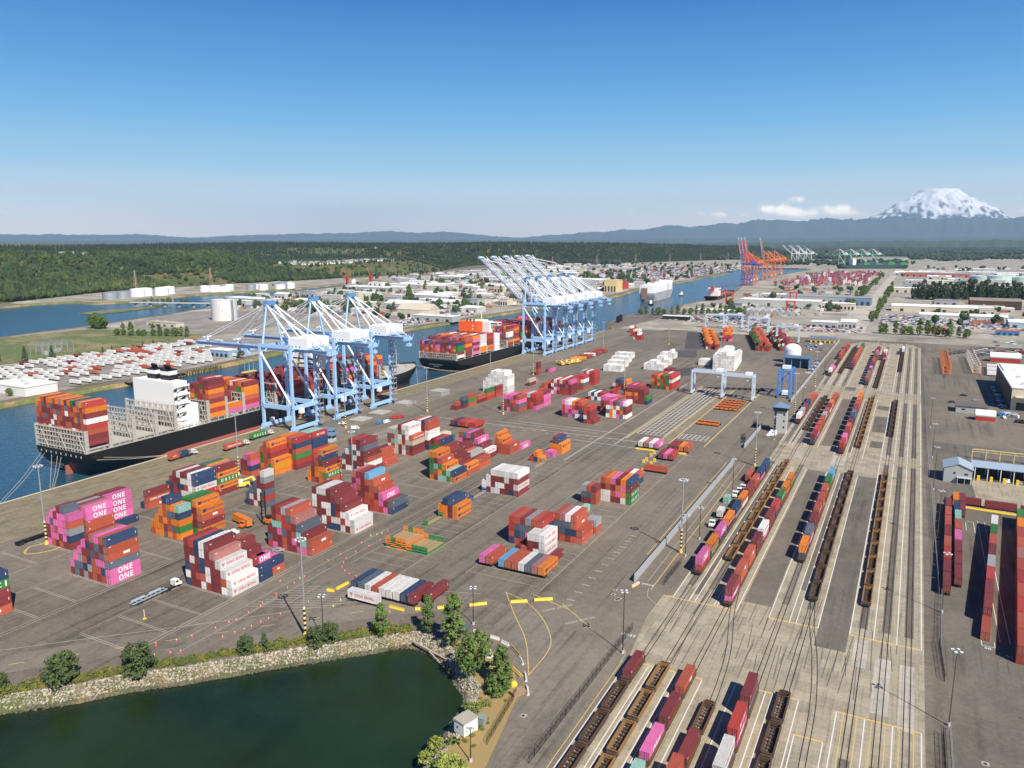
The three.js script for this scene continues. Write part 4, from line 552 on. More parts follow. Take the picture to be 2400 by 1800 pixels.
// dark tyre and rub marks worn into the bays and lanes
{ const q = rng(222), t1 = [], t2 = []; for (const [va, vb, ua, ub] of [[-220, -198.6, 135, 400], [-265, -243.8, 109, 392], [-307, -286, 135, 330], [-179, -160, 222, 430], [-136, -109, 232, 424]]) for (let u = ua; u < ub; u += 13) for (let v = va + .5; v < vb; v += 1.24) if (q() < .5) { const a = u + q() * 3, l = 5 + q() * 7; (q() < .5 ? t1 : t2).push([[a, v + (q() - .5) * .3], [a + l, v + (q() - .5) * .5]]); }
  for (let i = 0; i < 70; i++) { const v = -196 + q() * 14, u = 140 + q() * 260, l = 30 + q() * 60; t2.push([[u, v], [u + l * .5, v + (q() - .5)], [u + l, v + (q() - .5) * 2]]); } for (let i = 0; i < 60; i++) { const v = -106 + q() * 22, u = 220 + q() * 200, l = 20 + q() * 60; t2.push([[u, v], [u + l * .5, v + (q() - .5) * .6], [u + l, v + (q() - .5) * 1.5]]); } for (let i = 0; i < 46; i++) { const v = -242 + q() * 19, u = 130 + q() * 260, l = 20 + q() * 50; t2.push([[u, v], [u + l, v + (q() - .5) * 2]]); } for (let i = 0; i < 50; i++) { const v = T1 + q() * 66, u = 198 + q() * 40, l = 8 + q() * 26; t2.push([[u, v], [u + l, v + (q() - .5) * 3]]); }
  lines('tyre_marks', t1, .34, mat([.095, .085, .072], .95), .0155); lines('tyre_marks', t2, .26, mat([.125, .112, .094], .95), .0175); }

// ------------------------------------------------------------------ ship-to-shore cranes
function quayCrane(u, label, group, { up = false, main = M.craneBlue, stay = M.craneWhite, house = M.craneWhite, s = 1, reach = 64, tip, water = -366, gauge = 25, halfU = 11 } = {}) {
  const o = thing('quay_crane', label, 'crane', [u, 0, 0], 0, group); const w = water, l = water + gauge, h = 55, Z = halfU;
  const leg = (x, z, top) => { const q = new B(); q.base(1.7, top - 1.6, 1.5, x, 1.6, z); q.base(2.3, .5, 2.0, x, 15.5, z); q.to('leg', main, o); };
  for (const z of [-Z, Z]) { leg(w, z, h); leg(l, z, h + .6); }
  for (const x of [w, l]) { const q = new B(); q.base(1.5, 2.2, Z * 2 + 4, x, 1.5, 0); q.to('sill_beam', main, o); for (const z of [-Z, Z]) { const b = new B(); b.base(1.1, .9, 7.5, x, .75, z); for (let i = 0; i < 4; i++) { b.base(.8, .5, 1.5, x, .45, z - 2.8 + i * 1.85); b.wheel(.38, .5, x, .4, z - 3.1 + i * 1.85, 8); b.wheel(.38, .5, x, .4, z - 2.5 + i * 1.85, 8); } b.to('bogie', main, o); } }
  for (const z of [-Z, Z]) { const q = new B(); q.base(gauge, 2.6, 1.5, (w + l) / 2, 14.4, z); q.to('portal_beam', main, o); const d = new B(); d.tube([w + .3, 50, z], [l - .6, 17, z], .65); d.to('brace', stay, o); const t = new B(); t.base(gauge + 2, 2.2, 1.3, (w + l) / 2, h - 1.6, z); t.to('top_beam', main, o); }
  { const q = new B(); q.base(1.5, 2.4, Z * 2, l, 14.6, 0); q.base(1.4, 2.0, Z * 2, l, h - 2.5, 0); q.base(1.4, 2.0, Z * 2, w, h - 2.5, 0); q.to('cross_beam', main, o); const k = new B(); for (const x of [w, l]) { k.tube([x, 47, -Z], [x, h - 3, -Z + 6], .45); k.tube([x, 47, Z], [x, h - 3, Z - 6], .45); k.tube([x, 22, -Z], [x, 16, -Z + 5], .5); k.tube([x, 22, Z], [x, 16, Z - 5], .5); } k.to('knee_brace', main, o); }
  // fixed girder and machinery house
  const back = l + 24, gz = 3.2; { const q = new B(); for (const z of [-gz, gz]) q.base(back - w + 2, 2.1, 1.2, (back + w) / 2 - 1, 50.6, z); for (let x = w + 4; x < back; x += 6) q.base(.5, .5, gz * 2, x, 51.2, 0); q.to('girder', main, o); const p = new B(); for (const z of [-gz - 1.2, gz + 1.2]) { p.base(back - w, .12, 1, (back + w) / 2, 52.7, z); p.base(back - w, .07, .07, (back + w) / 2, 53.8, z + Math.sign(z) * .45); for (let x = w; x < back; x += 3) p.base(.07, 1.1, .07, x, 52.8, z + Math.sign(z) * .45); } p.to('walkway', M.galv, o); const e = new B(); e.base(2.5, 2, 8, back, 50, 0); e.base(.5, 5, .5, back, 46, -2); e.base(3, 1.8, 3, back + 1, 46, 0); for (const z of [-3, 3]) e.bar([back + 1.5, 50, z], [back + 3.2, 54.5, z], .5); e.to('back_end', main, o); }
  const hb = new B(); hb.base(15.5, 6.6, 20, l + 3.5, 53.5, -2.5); const hh = hb.to('machinery_house', house, o); { const d = new B(); for (let i = 0; i < 5; i++) d.base(.08, .9, .7, l + 11.3, 54.2, -10 + i * 3.2); for (let i = 0; i < 3; i++) d.base(.7, .9, .08, l - 1 + i * 3, 54.2, 7.55); d.to('vent', M.darkSteel, hh); const f = new B(); f.base(16.6, .3, 21, l + 3.5, 53.2, -2.5); f.base(.08, 1, 21, l + 11.7, 53.5, -2.5); f.to('house_floor', main, hh); }
  // apex frame
  const ay = 80, ax = w - .5; { for (const z of [-1, 1]) { const q = new B(); q.tube([w, h, z * 8.5], [ax, ay, z * 2.6], .75, .6); q.to('apex_leg', main, o); const r = new B(); r.tube([ax, ay, z * 2.8], [l - 2.5, h + .5, z * 4.2], .55, .55); r.tube([ax, ay, z * 3.2], [l + .5, h + .5, z * 7], .5); r.to('back_leg', stay, o); const k = new B(); k.tube([ax, ay, z * 3.6], [back - 3, 53, z * 3.6], .28); k.tube([ax, ay - 1, z * 3.3], [l + 11, 60, z * 3.3], .28); k.to('backstay', stay, o); }
    const t = new B(); t.base(3.6, 2.4, 7.6, ax, ay - 1, 0); t.base(2.4, .4, 6, ax, ay + 1.3, 0); for (const z of [-2.9, 2.9]) t.base(.2, 1.8, .2, ax, ay + 1.6, z); t.base(1, .2, 6, ax, ay + 3.3, 0); t.to('apex_platform', mat([.10, .24, .48], .5), o); }
  // boom, hinged at the waterside
  const boom = new THREE.Group(); boom.name = 'boom'; boom.position.set(w - 1.5, 51.5, 0); o.add(boom); const R = reach;
  { const q = new B(); for (const z of [-gz, gz]) { q.base(R, up ? 1.2 : 1.7, up ? .6 : .8, -R / 2, -.9, z); } for (let x = 5; x < R; x += 6.5) q.base(.5, .5, gz * 2, -x, -.4, 0); q.base(2.2, 2.2, 8, -R, -1, 0); const m = q.to('boom_girder', up ? mat([.52, .64, .80], .5) : main, boom); const p = new B(); for (const z of [-gz - 1, gz + 1]) { p.base(R, .1, .9, -R / 2, 1.0, z); p.base(R, .07, .07, -R / 2, 2.1, z + Math.sign(z) * .4); for (let x = 0; x < R; x += 4) p.base(.07, 1.1, .07, -x, 1.0, z + Math.sign(z) * .4); } p.to('boom_walkway', M.galv, boom); const y = new B(); for (const x of [.46, .9]) y.base(.9, 3.4, .9, -R * x, .9, 0); for (const x of [.46, .9]) y.base(1, .8, 7, -R * x, 3.6, 0); y.to('stay_bracket', stay, boom); if (up) { const f = new B(); for (const z of [-gz, gz]) for (let i = 0; i < 8; i++) { const x = 4 + i * (R - 8) / 8; f.bar([-x, 1, z], [-x - (R - 8) / 8, 4.2, z], .35); f.bar([-x, 4.2, z], [-x - (R - 8) / 8, 1, z], .35); } for (const z of [-gz, gz]) f.base(R - 6, .5, .5, -R / 2, 4.2, z); f.to('boom_truss', stay, boom); } }
  if (up) boom.rotation.z = -.72; const ca = Math.cos(up ? .72 : 0), sa = Math.sin(up ? .72 : 0), bp = (x) => [w - 1.5 - x * ca, 51.5 + x * sa + 3.8 * ca, 0];
  for (const k of [.46, .9]) for (const z of [-2.6, 2.6]) { const t = bp(R * k), q = new B(); if (up) { const mid = [lerp(ax, t[0], .5) + 6, lerp(ay, t[1], .5) + 4, z]; q.tube([ax, ay, z], mid, .25); q.tube(mid, [t[0], t[1], z], .25); } else q.tube([ax, ay, z], [t[0], t[1], z], .27); q.to('forestay', stay, o); }
  if (!up) { const c = new B(); c.base(6, 1.6, 7, w - 22, 48.6, 0); c.base(2.6, 2.6, 2.4, w - 19, 46, 3.4); for (const z of [-2, 2]) for (const x of [-2, 2]) c.base(.1, 14, .1, w - 22 + x, 34.6, z); c.to('trolley', main, o); const sp = new B(); sp.base(2.2, .7, 12, w - 22, 33.9, 0); sp.to('spreader', M.yellow, o); }
  // stair tower on the far landside leg
  { const q = new B(); for (let i = 0; i < 13; i++) { q.base(2.6, .14, 3.6, l + 2.6, 3 + i * 4, -Z - .5); q.bar([l + 2.2, 3 + i * 4, -Z + 1.2], [l + 2.2, 7 + i * 4, -Z - 2.2], .7, .14); q.base(.08, 1.1, 3.6, l + 3.8, 3 + i * 4, -Z - .5); } for (const z of [-Z - 2.2, -Z + 1.2]) q.base(.16, 50, .16, l + 3.8, 2, z); q.to('stair_tower', M.galv, o); const e = new B(); e.base(2.4, 3.2, 3, l + 1.6, 12, Z - 6); e.base(2, 2.4, 2.4, w, 3.8, 4); e.to('equipment_cabin', M.craneWhite, o); }
  return o;
}
['pale blue quay crane with lowered boom over the stern half of the twin-funnelled ship', 'pale blue quay crane with lowered boom, middle of the three lowered cranes', 'pale blue quay crane with lowered boom nearest the bow mooring ropes'].forEach((t, i) => quayCrane([369, 410, 450][i], t, 'lowered quay cranes'));
['first', 'second', 'third', 'fourth', 'fifth'].forEach((t, i) => quayCrane([743, 771, 800, 829, 857][i], `pale blue quay crane with raised boom, ${t} of five from the orange-red funnel casing`, 'raised quay cranes', { up: true, reach: 75 }));
{ const q = []; for (const v of [-366, -341]) for (const d of [-.06, .06]) q.push([[-200, v + d], [995, v + d]]); lines('crane_rails', q, .12, M.rail, .03); lines('crane_rails', [[[372, -338.6], [990, -338.6]], [[372, -344.4], [990, -344.4]], [[372, -327], [990, -327]]], .5, bedDark, .024); }

// ------------------------------------------------------------------ yard gantries
function gantry(label, u, v0, v1, h, m, group, depth = 9) { const o = thing('yard_gantry', label, 'gantry crane', [u, (v0 + v1) / 2, 0], 0, group), w = (v1 - v0) / 2;
  for (const x of [-w, w]) for (const z of [-depth / 2, depth / 2]) { const q = new B(); q.base(1.1, h - 1.6, 1.2, x, 1.4, z); q.to('leg', m, o); } for (const x of [-w, w]) { const q = new B(); q.base(1.2, 1.2, depth + 4, x, 1.2, 0); q.base(1, .9, depth, x, h - 1.4, 0); q.base(.8, .6, depth, x, h * .55, 0); q.to('sill_beam', m, o); for (const z of [-depth / 2 - 1, depth / 2 + 1]) { const t = new B(); t.wheel(.75, .7, x, .75, z); t.wheel(.75, .7, x, .75, z + 1.7 * -Math.sign(z)); t.to('wheel', M.tyre, o); } }
  for (const z of [-depth / 2 + 1, depth / 2 - 1]) { const q = new B(); q.base(w * 2 + 1.5, 1.8, 1.2, 0, h - 1.2, z); q.base(w * 2, .08, .08, 0, h + 1.6, z); q.to('girder', m, o); } const t = new B(); t.base(4.5, 1.6, depth - 1, w - 4, h + .6, 0); t.base(1.8, 2.2, 1.8, w - 4, h - 4, 2); t.to('trolley', M.craneWhite, o); return o; }
gantry('pale grey yard gantry straddling the painted grid', 603, -150.3, -126, 19, M.paleBlue, 'yard gantries'); gantry('pale grey yard gantry over the rows of orange tractors', 596, -125.2, -102.4, 19, M.paleBlue, 'yard gantries');
gantry('pale gantry over the low red rows', 1078, -254, -230, 19, M.paleBlue, 'far yard gantries'); gantry('pale gantry between two rows of far boxes', 1092, -229, -208, 19, M.paleBlue, 'far yard gantries'); gantry('pale gantry over the dark orange far rows', 1050, -191, -166, 20, M.paleBlue, 'far yard gantries'); gantry('pale gantry at the end of the far rows', 962, -142, -117, 20, M.paleBlue, 'far yard gantries');
{ // tall blue straddle frame
  const o = thing('straddle_carrier', 'tall bright blue straddle frame beside the rail fence', 'straddle carrier', [627, -83.5, 0]); for (const x of [-4.2, 4.2]) for (const z of [-12, 12]) { const q = new B(); q.base(1.2, 20.5, 1.2, x, .8, z); q.to('leg', M.deepBlue, o); const w = new B(); w.wheel(.7, .6, x, .7, z - 1); w.wheel(.7, .6, x, .7, z + 1); w.to('wheel', M.tyre, o); } for (const z of [-12, 12]) { const q = new B(); q.base(8.4, 1.2, 1.1, 0, 20.3, z); q.bar([-4, 12, z], [4, 19.6, z], .4); q.bar([4, 12, z], [-4, 19.6, z], .4); q.to('cross_frame', M.deepBlue, o); } for (const x of [-4.2, 4.2]) { const q = new B(); q.base(1, 1.2, 25, x, 20.4, 0); q.base(.8, .8, 25, x, 2, 0); q.bar([x, 3, -12], [x, 19, 0], .35); q.bar([x, 3, 12], [x, 19, 0], .35); q.to('side_frame', M.deepBlue, o); } const t = new B(); t.base(6, 2.4, 5, 0, 21.6, 0); t.to('hoist_unit', M.craneWhite, o); const k = new B(); k.base(5.4, 2.5, 8, 0, .9, -2); k.to('load', M.craneWhite, o); }

// ------------------------------------------------------------------ light masts, poles, walls, fences, barriers, cones
function mast(u, v, h, label, { banded = true, heads = 8, r = .34, m = M.galv } = {}) {
  const o = thing('light_mast', label, 'light mast', [u, v, 0], 0, banded ? 'striped high masts' : 'slim light poles');
  const p = new B(); p.tube([0, .6, 0], [0, h, 0], r * 1.05, r * .55, 10); p.to('pole', m, o); const b = new B(); b.cyl(banded ? .8 : .45, .9, 0, 0, 0, 12, banded ? .7 : .4); b.to('footing', banded ? M.yellow : M.wall, o);
  if (banded) { const y = new B(), k = new B(); for (let i = 0; i < 11; i++) (i % 2 ? k : y).cyl(r * 1.22, .78, 0, 1 + i * .8, 0, 10); y.to('yellow_band', mat([.74, .62, .30], .7), o); k.to('black_band', M.black, o); }
  const c = new B(), n = heads; c.base(banded ? 3.4 : 2.2, .14, .14, 0, h - .5, 0); c.base(.14, .14, banded ? 3.4 : 1.6, 0, h - .5, 0); c.to('crossarm', M.galv, o);
  for (let i = 0; i < n; i++) { const a = i / n * Math.PI * 2 + .3, R = banded ? 1.5 : 1.0, q = new B(); q.cyl(.16, .5, Math.cos(a) * R, h - .9, Math.sin(a) * R, 8, .42); q.to('lamp', M.craneWhite, o); } return o; }
[[174.3, -300.9, 33, 'striped light mast on the yellow island beside the short-box stack'], [277.6, -304, 33, 'striped light mast beside the short pink-banded stack'], [284.8, -234.8, 30, 'striped light mast behind the stack with the light blue box'], [165.8, -157.7, 32, 'striped light mast at the shoreline road'], [283.1, -72.6, 30, 'striped light mast beside the first loaded train'], [418.2, -68.9, 30, 'striped light mast at the end of the concrete wall'], [449.7, -301.3, 32, 'striped light mast near the grey slab stacks'], [466.4, -248.9, 32, 'striped light mast before the pink-banded stack'], [620.9, -300.4, 32, 'striped light mast beside the red stack on the quay'], [797.6, -300.1, 32, 'striped light mast past the raised cranes'], [556.8, -67.3, 30, 'striped light mast near the stair tower'], [566.1, -194.9, 30, 'striped light mast among the red blocks'], [676.2, -66.9, 30, 'striped light mast by the blue straddle frame'], [384, -321, 30, 'striped light mast by the gatehouse'], [562, -312, 30, 'striped light mast behind the white pyramid'], [742, -160, 30, 'striped light mast beside the white reefer block'], [880, -250, 30, 'striped light mast beside the long dark pad']].forEach(a => mast(...a));
[[201.4, -67.6, 20, 'slim light pole at the black gate fence'], [280.3, -70, 17, 'slim light pole next to the striped mast by the train'], [367.4, -70.2, 17, 'slim light pole beside the white tractors'], [206, 16.8, 21, 'rusty light pole at the lower fence gap'], [273.6, 16.7, 21, 'rusty light pole at the upper fence end'], [345, 16.6, 21, 'rusty light pole among the side yard trailers'], [416, 16.2, 22, 'rusty light pole at the weigh shed'], [480, 16.5, 20, 'rusty light pole past the weigh shed'], [560, 16.4, 20, 'rusty light pole beside the empty far tracks'], [168, -152.5, 14, 'thin grey pole beside the shoreline mast'], [196, -115.5, 13, 'thin dark pole at the road bend'], [300, -69.5, 14, 'thin dark pole between two fence masts'], [480, -68.6, 15, 'slim pole near the stair tower fence'], [590, -66, 15, 'slim pole by the rail fence past the tower'], [740, -66, 18, 'slim pole by the far rail fence'], [139, -83, 9, 'short grey pole at the foot of the mesh fence']].forEach(([u, v, h, t], i) => mast(u, v, h, t, { banded: false, heads: 4, r: .16, m: i > 2 && i < 9 ? M.rust : M.darkSteel }));
function wallRun(u0, u1, v, h, label, m = M.wall, name = 'concrete_wall') { const o = thing(name, label, 'wall', [0, 0, 0], 0); const n = Math.round((u1 - u0) / 6), g = new THREE.BoxGeometry(.45, h, (u1 - u0) / n - .06); for (let i = 0; i < n; i++) { const p = part('panel', g, m, o); p.position.set(v, h / 2, -(u0 + (i + .5) * (u1 - u0) / n)); } return o; }
wallRun(249, 419.5, -80, 3.0, 'long grey concrete panel wall between the yard and the tracks', mat([.36, .37, .39], .85)); wallRun(452, 509.5, -81, 2.8, 'short grey concrete wall by the stair tower', mat([.36, .37, .39], .85)); wallRun(602, 1006, -75.8, 2.8, 'grey concrete wall along the far sidings', mat([.38, .38, .38], .85));
function fenceRun(a, b, h, label, m = M.black, gap = 3) { const o = thing('mesh_fence', label, 'fence'), d = V3(b[1] - a[1], 0, -(b[0] - a[0])), L = d.length(), n = Math.round(L / gap); const post = new THREE.CylinderGeometry(.06, .06, h, 6); for (let i = 0; i <= n; i++) { const p = part('post', post, m, o); p.position.set(a[1] + d.x * i / n, h / 2, -a[0] + d.z * i / n); }
  const q = new B(), A = [a[1], 0, -a[0]], Bq = [b[1], 0, -b[0]]; for (const y of [.15, h / 2, h - .05]) q.bar([A[0], y, A[2]], [Bq[0], y, Bq[2]], .06); q.to('rail', m, o); const k = new B(), c = Math.round(L / .45); for (let i = 0; i < c; i++) { const x = A[0] + d.x * i / c, z = A[2] + d.z * i / c; k.base(.035, h - .1, .035, x, .1, z); } k.to('picket_screen', m, o).userData = { kind: 'stuff' }; return o; }
fenceRun([146, -82.6], [167.8, -85.8], 2.2, 'short black picket fence on the dry grass bank'); fenceRun([144.6, -70.6], [216, -69.6], 2.4, 'long black picket fence along the lower siding'); fenceRun([251.4, -70], [273, -69.6], 2.6, 'black picket fence at the end of the first train'); fenceRun([228, 16.4], [250, 15.4], 2.4, 'leaning black fence piece above the fence gap'); fenceRun([250, 16], [288, 17], 2.4, 'grey fence before the side yard trailers', M.galv); fenceRun([165, 15.6], [201, 15.4], 2.4, 'black fence piece below the fence gap'); fenceRun([120, 17.2], [204, 17], 2.4, 'grey fence beside the lower empty tracks', M.galv); fenceRun([288, 16.2], [425, 15.2], 2.4, 'grey fence along the side yard trailer rows', M.galv); fenceRun([440, 14.6], [900, 13.2], 2.4, 'grey fence along the far empty tracks', M.galv, 6);
const jersey = (() => { const s = new THREE.Shape(); [[-.32, 0], [.32, 0], [.3, .25], [.12, .5], [.1, .85], [-.1, .85], [-.12, .5], [-.3, .25]].forEach(([x, y], i) => s[i ? 'lineTo' : 'moveTo'](x, y)); const g = new THREE.ExtrudeGeometry(s, { depth: 1, bevelEnabled: false }); g.translate(0, 0, -.5); return g; })();
function barrier(a, b, label, m, cat = 'barrier', group) { const du = b[0] - a[0], dv = b[1] - a[1], L = Math.hypot(du, dv), g = jersey.clone(); g.scale(1.25, 1.1, L); single('jersey_barrier', label, cat, g, m, [(a[0] + b[0]) / 2, (a[1] + b[1]) / 2, 0], Math.atan2(dv, -du), group); }
[[[193.4, -172.9], [193.9, -170.1], 'short yellow barrier by the painted stalls'], [[195.4, -170.5], [201.3, -170.0], 'yellow barrier lying beside the short one'], [[193.3, -146.1], [193.3, -140.3], 'yellow barrier in front of the trailer row'], [[195.7, -137.5], [197.2, -134.6], 'yellow barrier behind the young tree'], [[199.7, -131.4], [202.8, -127.5], 'yellow barrier before the thin road-bend pole'], [[206.3, -123.0], [210.1, -118.5], 'yellow barrier past the thin road-bend pole'], [[214.7, -111.9], [217.9, -107.2], 'yellow barrier next to the last one on the bend'], [[219.7, -105.5], [223.3, -100.3], 'last yellow barrier touching the painted yellow line']].forEach(([a, b, t]) => barrier(a, b, t, M.yellow));
barrier([244.6, -79.5], [249, -78.3], 'pale barrier with red end at the wall end', mat([.62, .44, .28], .8));
[[[192.0, -113.1], [191.9, -109.9]], [[191.4, -106.7], [191.2, -103.6]], [[190.3, -102.2], [189.4, -99.4]], [[188.8, -98.0], [185.5, -93.6]], [[184.1, -92.7], [182.0, -90.8]], [[177.9, -88.2], [174.7, -86.2]], [[172.3, -84.8], [169.0, -82.8]]].forEach(([a, b], i) => barrier(a, b, `pale concrete barrier, ${ORD[i + 1]} round the bend from the tall tree`, i === 3 ? M.wood : mat([.62, .60, .56], .9)));
const coneG = (() => { const q = new B(); q.base(.5, .06, .5, 0, 0, 0); q.cyl(.2, .9, 0, .06, 0, 10, .04); return q.geo(); })(), coneBand = new B().cyl(.145, .26, 0, .42, 0, 10, .09).geo(), barrelG = new B().cyl(.34, 1.2, 0, 0, 0, 12, .3).geo();
const coneMat = mat([.72, .10, .035], .7), limeMat = mat([.40, .62, .16], .7);
const cones = [[134.0, -199.1], [136.5, -196.5], [140.6, -193.5, 1], [145.6, -190.6], [149.5, -188.5], [156.4, -186.0], [161.0, -185.2], [163.2, -184.3], [168.5, -184.4], [162.4, -176.9], [160.0, -177.5], [157.1, -178.4], [153.4, -179.6], [141.7, -184.2], [139.8, -186.3], [136.7, -189.2], [191.2, -192.5], [188.4, -186.3], [192.4, -187.0], [198.1, -187.5], [196.3, -187.9, 2], [213.3, -189.5], [219.8, -189.0], [217.9, -184.6], [214.2, -182.7], [211.0, -180.8], [208.7, -177.6], [207.4, -174.6], [206.0, -170.3, 1], [232.8, -188.9], [231.8, -184.4], [224.3, -185.0], [238.8, -184.2], [248.4, -187.5], [243.2, -189.2, 2], [245.2, -188.1, 2], [241.0, -190.6, 2], [189.6, -171.1], [182.0, -185.5, 1], [175.7, -185.4], [173.7, -184.4], [172.7, -174.6], [168.5, -175.7], [165.8, -176.3], [176.4, -173.5], [183.3, -172.2], [189.7, -163.8, 2], [185.0, -163.0, 2], [204.4, -124.9], [190.2, -143.8], [198.7, -133.4]];
for (const [u, v, k] of cones) { const o = thing('traffic_cone', k === 1 ? 'orange and white traffic drum standing in the coned lane' : k === 2 ? 'lime green marker cone on the asphalt' : 'orange traffic cone with white band on the asphalt', 'cone', [u, v, 0], 0, k === 1 ? 'traffic drums' : k === 2 ? 'lime marker cones' : 'orange traffic cones'); part('body', k === 1 ? barrelG : coneG, k === 2 ? limeMat : coneMat, o).scale.setScalar(.95); part('band', coneBand, M.white, o).scale.setScalar(k === 1 ? 1.7 : 1); }

// ------------------------------------------------------------------ vehicles
function carGroup(name, label, pos, turn, m, kind = 'sedan', group) { const o = thing(name, label, kind === 'van' ? 'van' : kind === 'pickup' ? 'pickup' : 'car', pos, turn, group); const L = kind === 'van' ? 5.2 : 4.7, W = 1.85; const sh = new THREE.Shape(); const prof = kind === 'van' ? [[-2.6, .35], [2.6, .35], [2.6, 1.1], [2.1, 1.2], [1.5, 2.1], [-2.55, 2.15]] : kind === 'pickup' ? [[-2.6, .4], [2.6, .4], [2.6, 1.05], [1.3, 1.1], [.6, 1.75], [-.5, 1.75], [-.6, 1.1], [-2.6, 1.1]] : [[-2.3, .3], [2.3, .3], [2.3, .8], [1.2, .95], [.5, 1.42], [-1.2, 1.42], [-1.9, .98], [-2.3, .9]]; prof.forEach(([x, y], i) => sh[i ? 'lineTo' : 'moveTo'](x, y)); const g = new THREE.ExtrudeGeometry(sh, { depth: W - .1, bevelEnabled: true, bevelSize: .05, bevelThickness: .05, bevelSegments: 1 }); g.translate(0, 0, -(W - .1) / 2); g.rotateY(Math.PI / 2); part('body', g, m, o);
  const w = new B(); if (kind === 'van') { w.base(W - .2, .6, .06, 0, 1.3, -2.02); w.base(W + .04, .5, 1.0, 0, 1.3, -1.2); } else { w.base(W + .03, .32, kind === 'pickup' ? 1.0 : 1.7, 0, 1.02 + (kind === 'pickup' ? .2 : 0), kind === 'pickup' ? -.05 : .35); } w.to('window', M.glass, o); for (const z of [-1.45, 1.4]) for (const x of [-.82, .82]) { const q = new B(); q.wheel(.34, .24, x, .34, z, 10); q.to('wheel', M.tyre, o); } return o; }
const paintOf = { white: mat([.74, .74, .73], .3), silver: mat([.42, .43, .45], .3, .4), blue: mat([.05, .20, .45], .3), red: mat([.45, .04, .03], .35), black: mat([.02, .02, .022], .3), grey: mat([.16, .17, .18], .3) };
carGroup('parked_car', 'white pickup at the foot of the orange stack', [217, -243.4], -1.2, paintOf.white, 'pickup'); carGroup('parked_car', 'silver car beside the lone pink short box', [211.6, -212.8], -1, paintOf.silver); carGroup('parked_car', 'white pickup parked under the lowered crane', [390.5, -329], -1.2, paintOf.white, 'pickup'); carGroup('parked_van', 'white van beside the gatehouse yard', [384.2, -313.4], -1, paintOf.white, 'van'); carGroup('parked_van', 'blue van in the angled stalls', [403.3, -308.5], 0, paintOf.blue, 'van'); carGroup('parked_van', 'white van next to the blue van', [407.6, -305.6], 0, paintOf.white, 'van'); carGroup('parked_van', 'red van at the end of the angled stalls', [420.6, -308.5], -.9, paintOf.red, 'van'); carGroup('parked_van', 'second red van at the end of the angled stalls', [424, -306], -.9, paintOf.red, 'van');
carGroup('parked_car', 'white pickup inside the weigh shed bay', [446.5, 49.6], 0, paintOf.white, 'pickup'); carGroup('parked_car', 'silver car in the outer weigh shed bay', [447, 55.2], 0, paintOf.silver); carGroup('parked_car', 'silver sedan alone on the side yard asphalt', [672, 48], -1.2, paintOf.silver); carGroup('parked_car', 'black sedan alone on the side yard asphalt', [690, 41], -1.4, paintOf.black); carGroup('parked_car', 'black car at the fence corner of the side yard', [657, 32], -1.2, paintOf.black); carGroup('parked_car', 'black car next to the grey low building', [654, 42.5], -1.3, paintOf.black);
for (let i = 0; i < 11; i++) carGroup('parked_car', 'car parked in the shade along the cream building', [650 + i * 9, 64.6 - (i % 2) * .3], Math.PI / 2, [paintOf.grey, paintOf.white, paintOf.black, paintOf.silver, paintOf.blue][i % 5], 'sedan', 'cars along the cream building'); for (let i = 0; i < 16; i++) carGroup('parked_car', 'car parked in line behind the rail fence wall', [742 + i * 5.4, -80 - (i % 2) * .4], Math.PI / 2, [paintOf.white, paintOf.silver, paintOf.grey, paintOf.black][i % 4], i % 5 === 0 ? 'pickup' : 'sedan', 'cars behind the far rail wall');
for (let i = 0; i < 5; i++) carGroup('parked_car', 'white service pickup parked below the stair tower', [488 + i * 2.7, -73 + (i % 2) * 2.6], -.4 + i * .15, paintOf.white, i === 3 ? 'van' : 'pickup', 'service vehicles by the stair tower');
function tractor(label, pos, turn, m, group, cat = 'truck') { const o = thing('terminal_tractor', label, cat, pos, turn, group); const c = new B(); c.base(2.3, 1.9, 1.9, 0, 1.1, -1.9); c.base(2.2, .8, 1.5, 0, .8, -3.2); c.to('cab', m, o); const w = new B(); w.base(2.0, .75, .05, 0, 2.05, -2.87); w.base(2.34, .7, 1.1, 0, 2.05, -1.9); w.to('window', M.glass, o); const f = new B(); f.base(1.0, .4, 6, 0, .55, .2); f.to('frame', M.darkSteel, o); for (const z of [-2.8, 1.2, 2.4]) { const q = new B(); for (const x of [-.95, .95]) q.wheel(.5, z > 0 ? .5 : .3, x, .5, z); q.to('wheel_set', M.tyre, o); } const s = new B(); for (const x of [-1, 1]) s.tube([x, 1.2, -.8], [x, 3.3, -.8], .09); s.to('exhaust', M.steel, o); return o; }
function haul(label, u, v, cols, cab) { tractor(label, [u + 14.6, v, 0], 0, cab, 'hauling tractors on the quay'); const o = copyOf(chassisProto, [u + 6.1, v, 0], 0, 'chassis behind the ' + label, 'chassis on the quay'); o.userData.category = 'chassis'; if (cols.length === 1) boxHere(u + 6.1, v, cols, 12.19, 'load of the ' + label); else { boxHere(u + 3, v, cols[0], 6.06, 'rear load of the ' + label); boxHere(u + 9.2, v, cols[1], 6.06, 'front load of the ' + label); } }
function boxHere(u, v, c, len, desc, y = 1.18, turn = 0) { const o = thing('shipping_container', `${PAL[c][0]} ${len < 8 ? 'short ' : ''}container, ${desc}`.split(/\s+/).slice(0, 16).join(' '), 'container', [u, v, y], turn); part('body', CG[len].body, boxMat[c][0], o); for (const i of [0, 1]) { const d = part('door', CG[len].doors[i], boxMat[c][0], o); part('locking_rod', CG[len].rods[i], rodMat, d); } const k = lettersFor(c, .5); part('lettering', LETTERS[k][len], LETTERS[k].m, o); }
haul('white tractor with two short boxes near the stern', 277.5, -356.6, 'bn', M.white); haul('white tractor with one brick box on the quay', 306.5, -346, 'b', M.white); haul('white tractor with one green box near the crane', 331.5, -351.2, 'g', M.white);
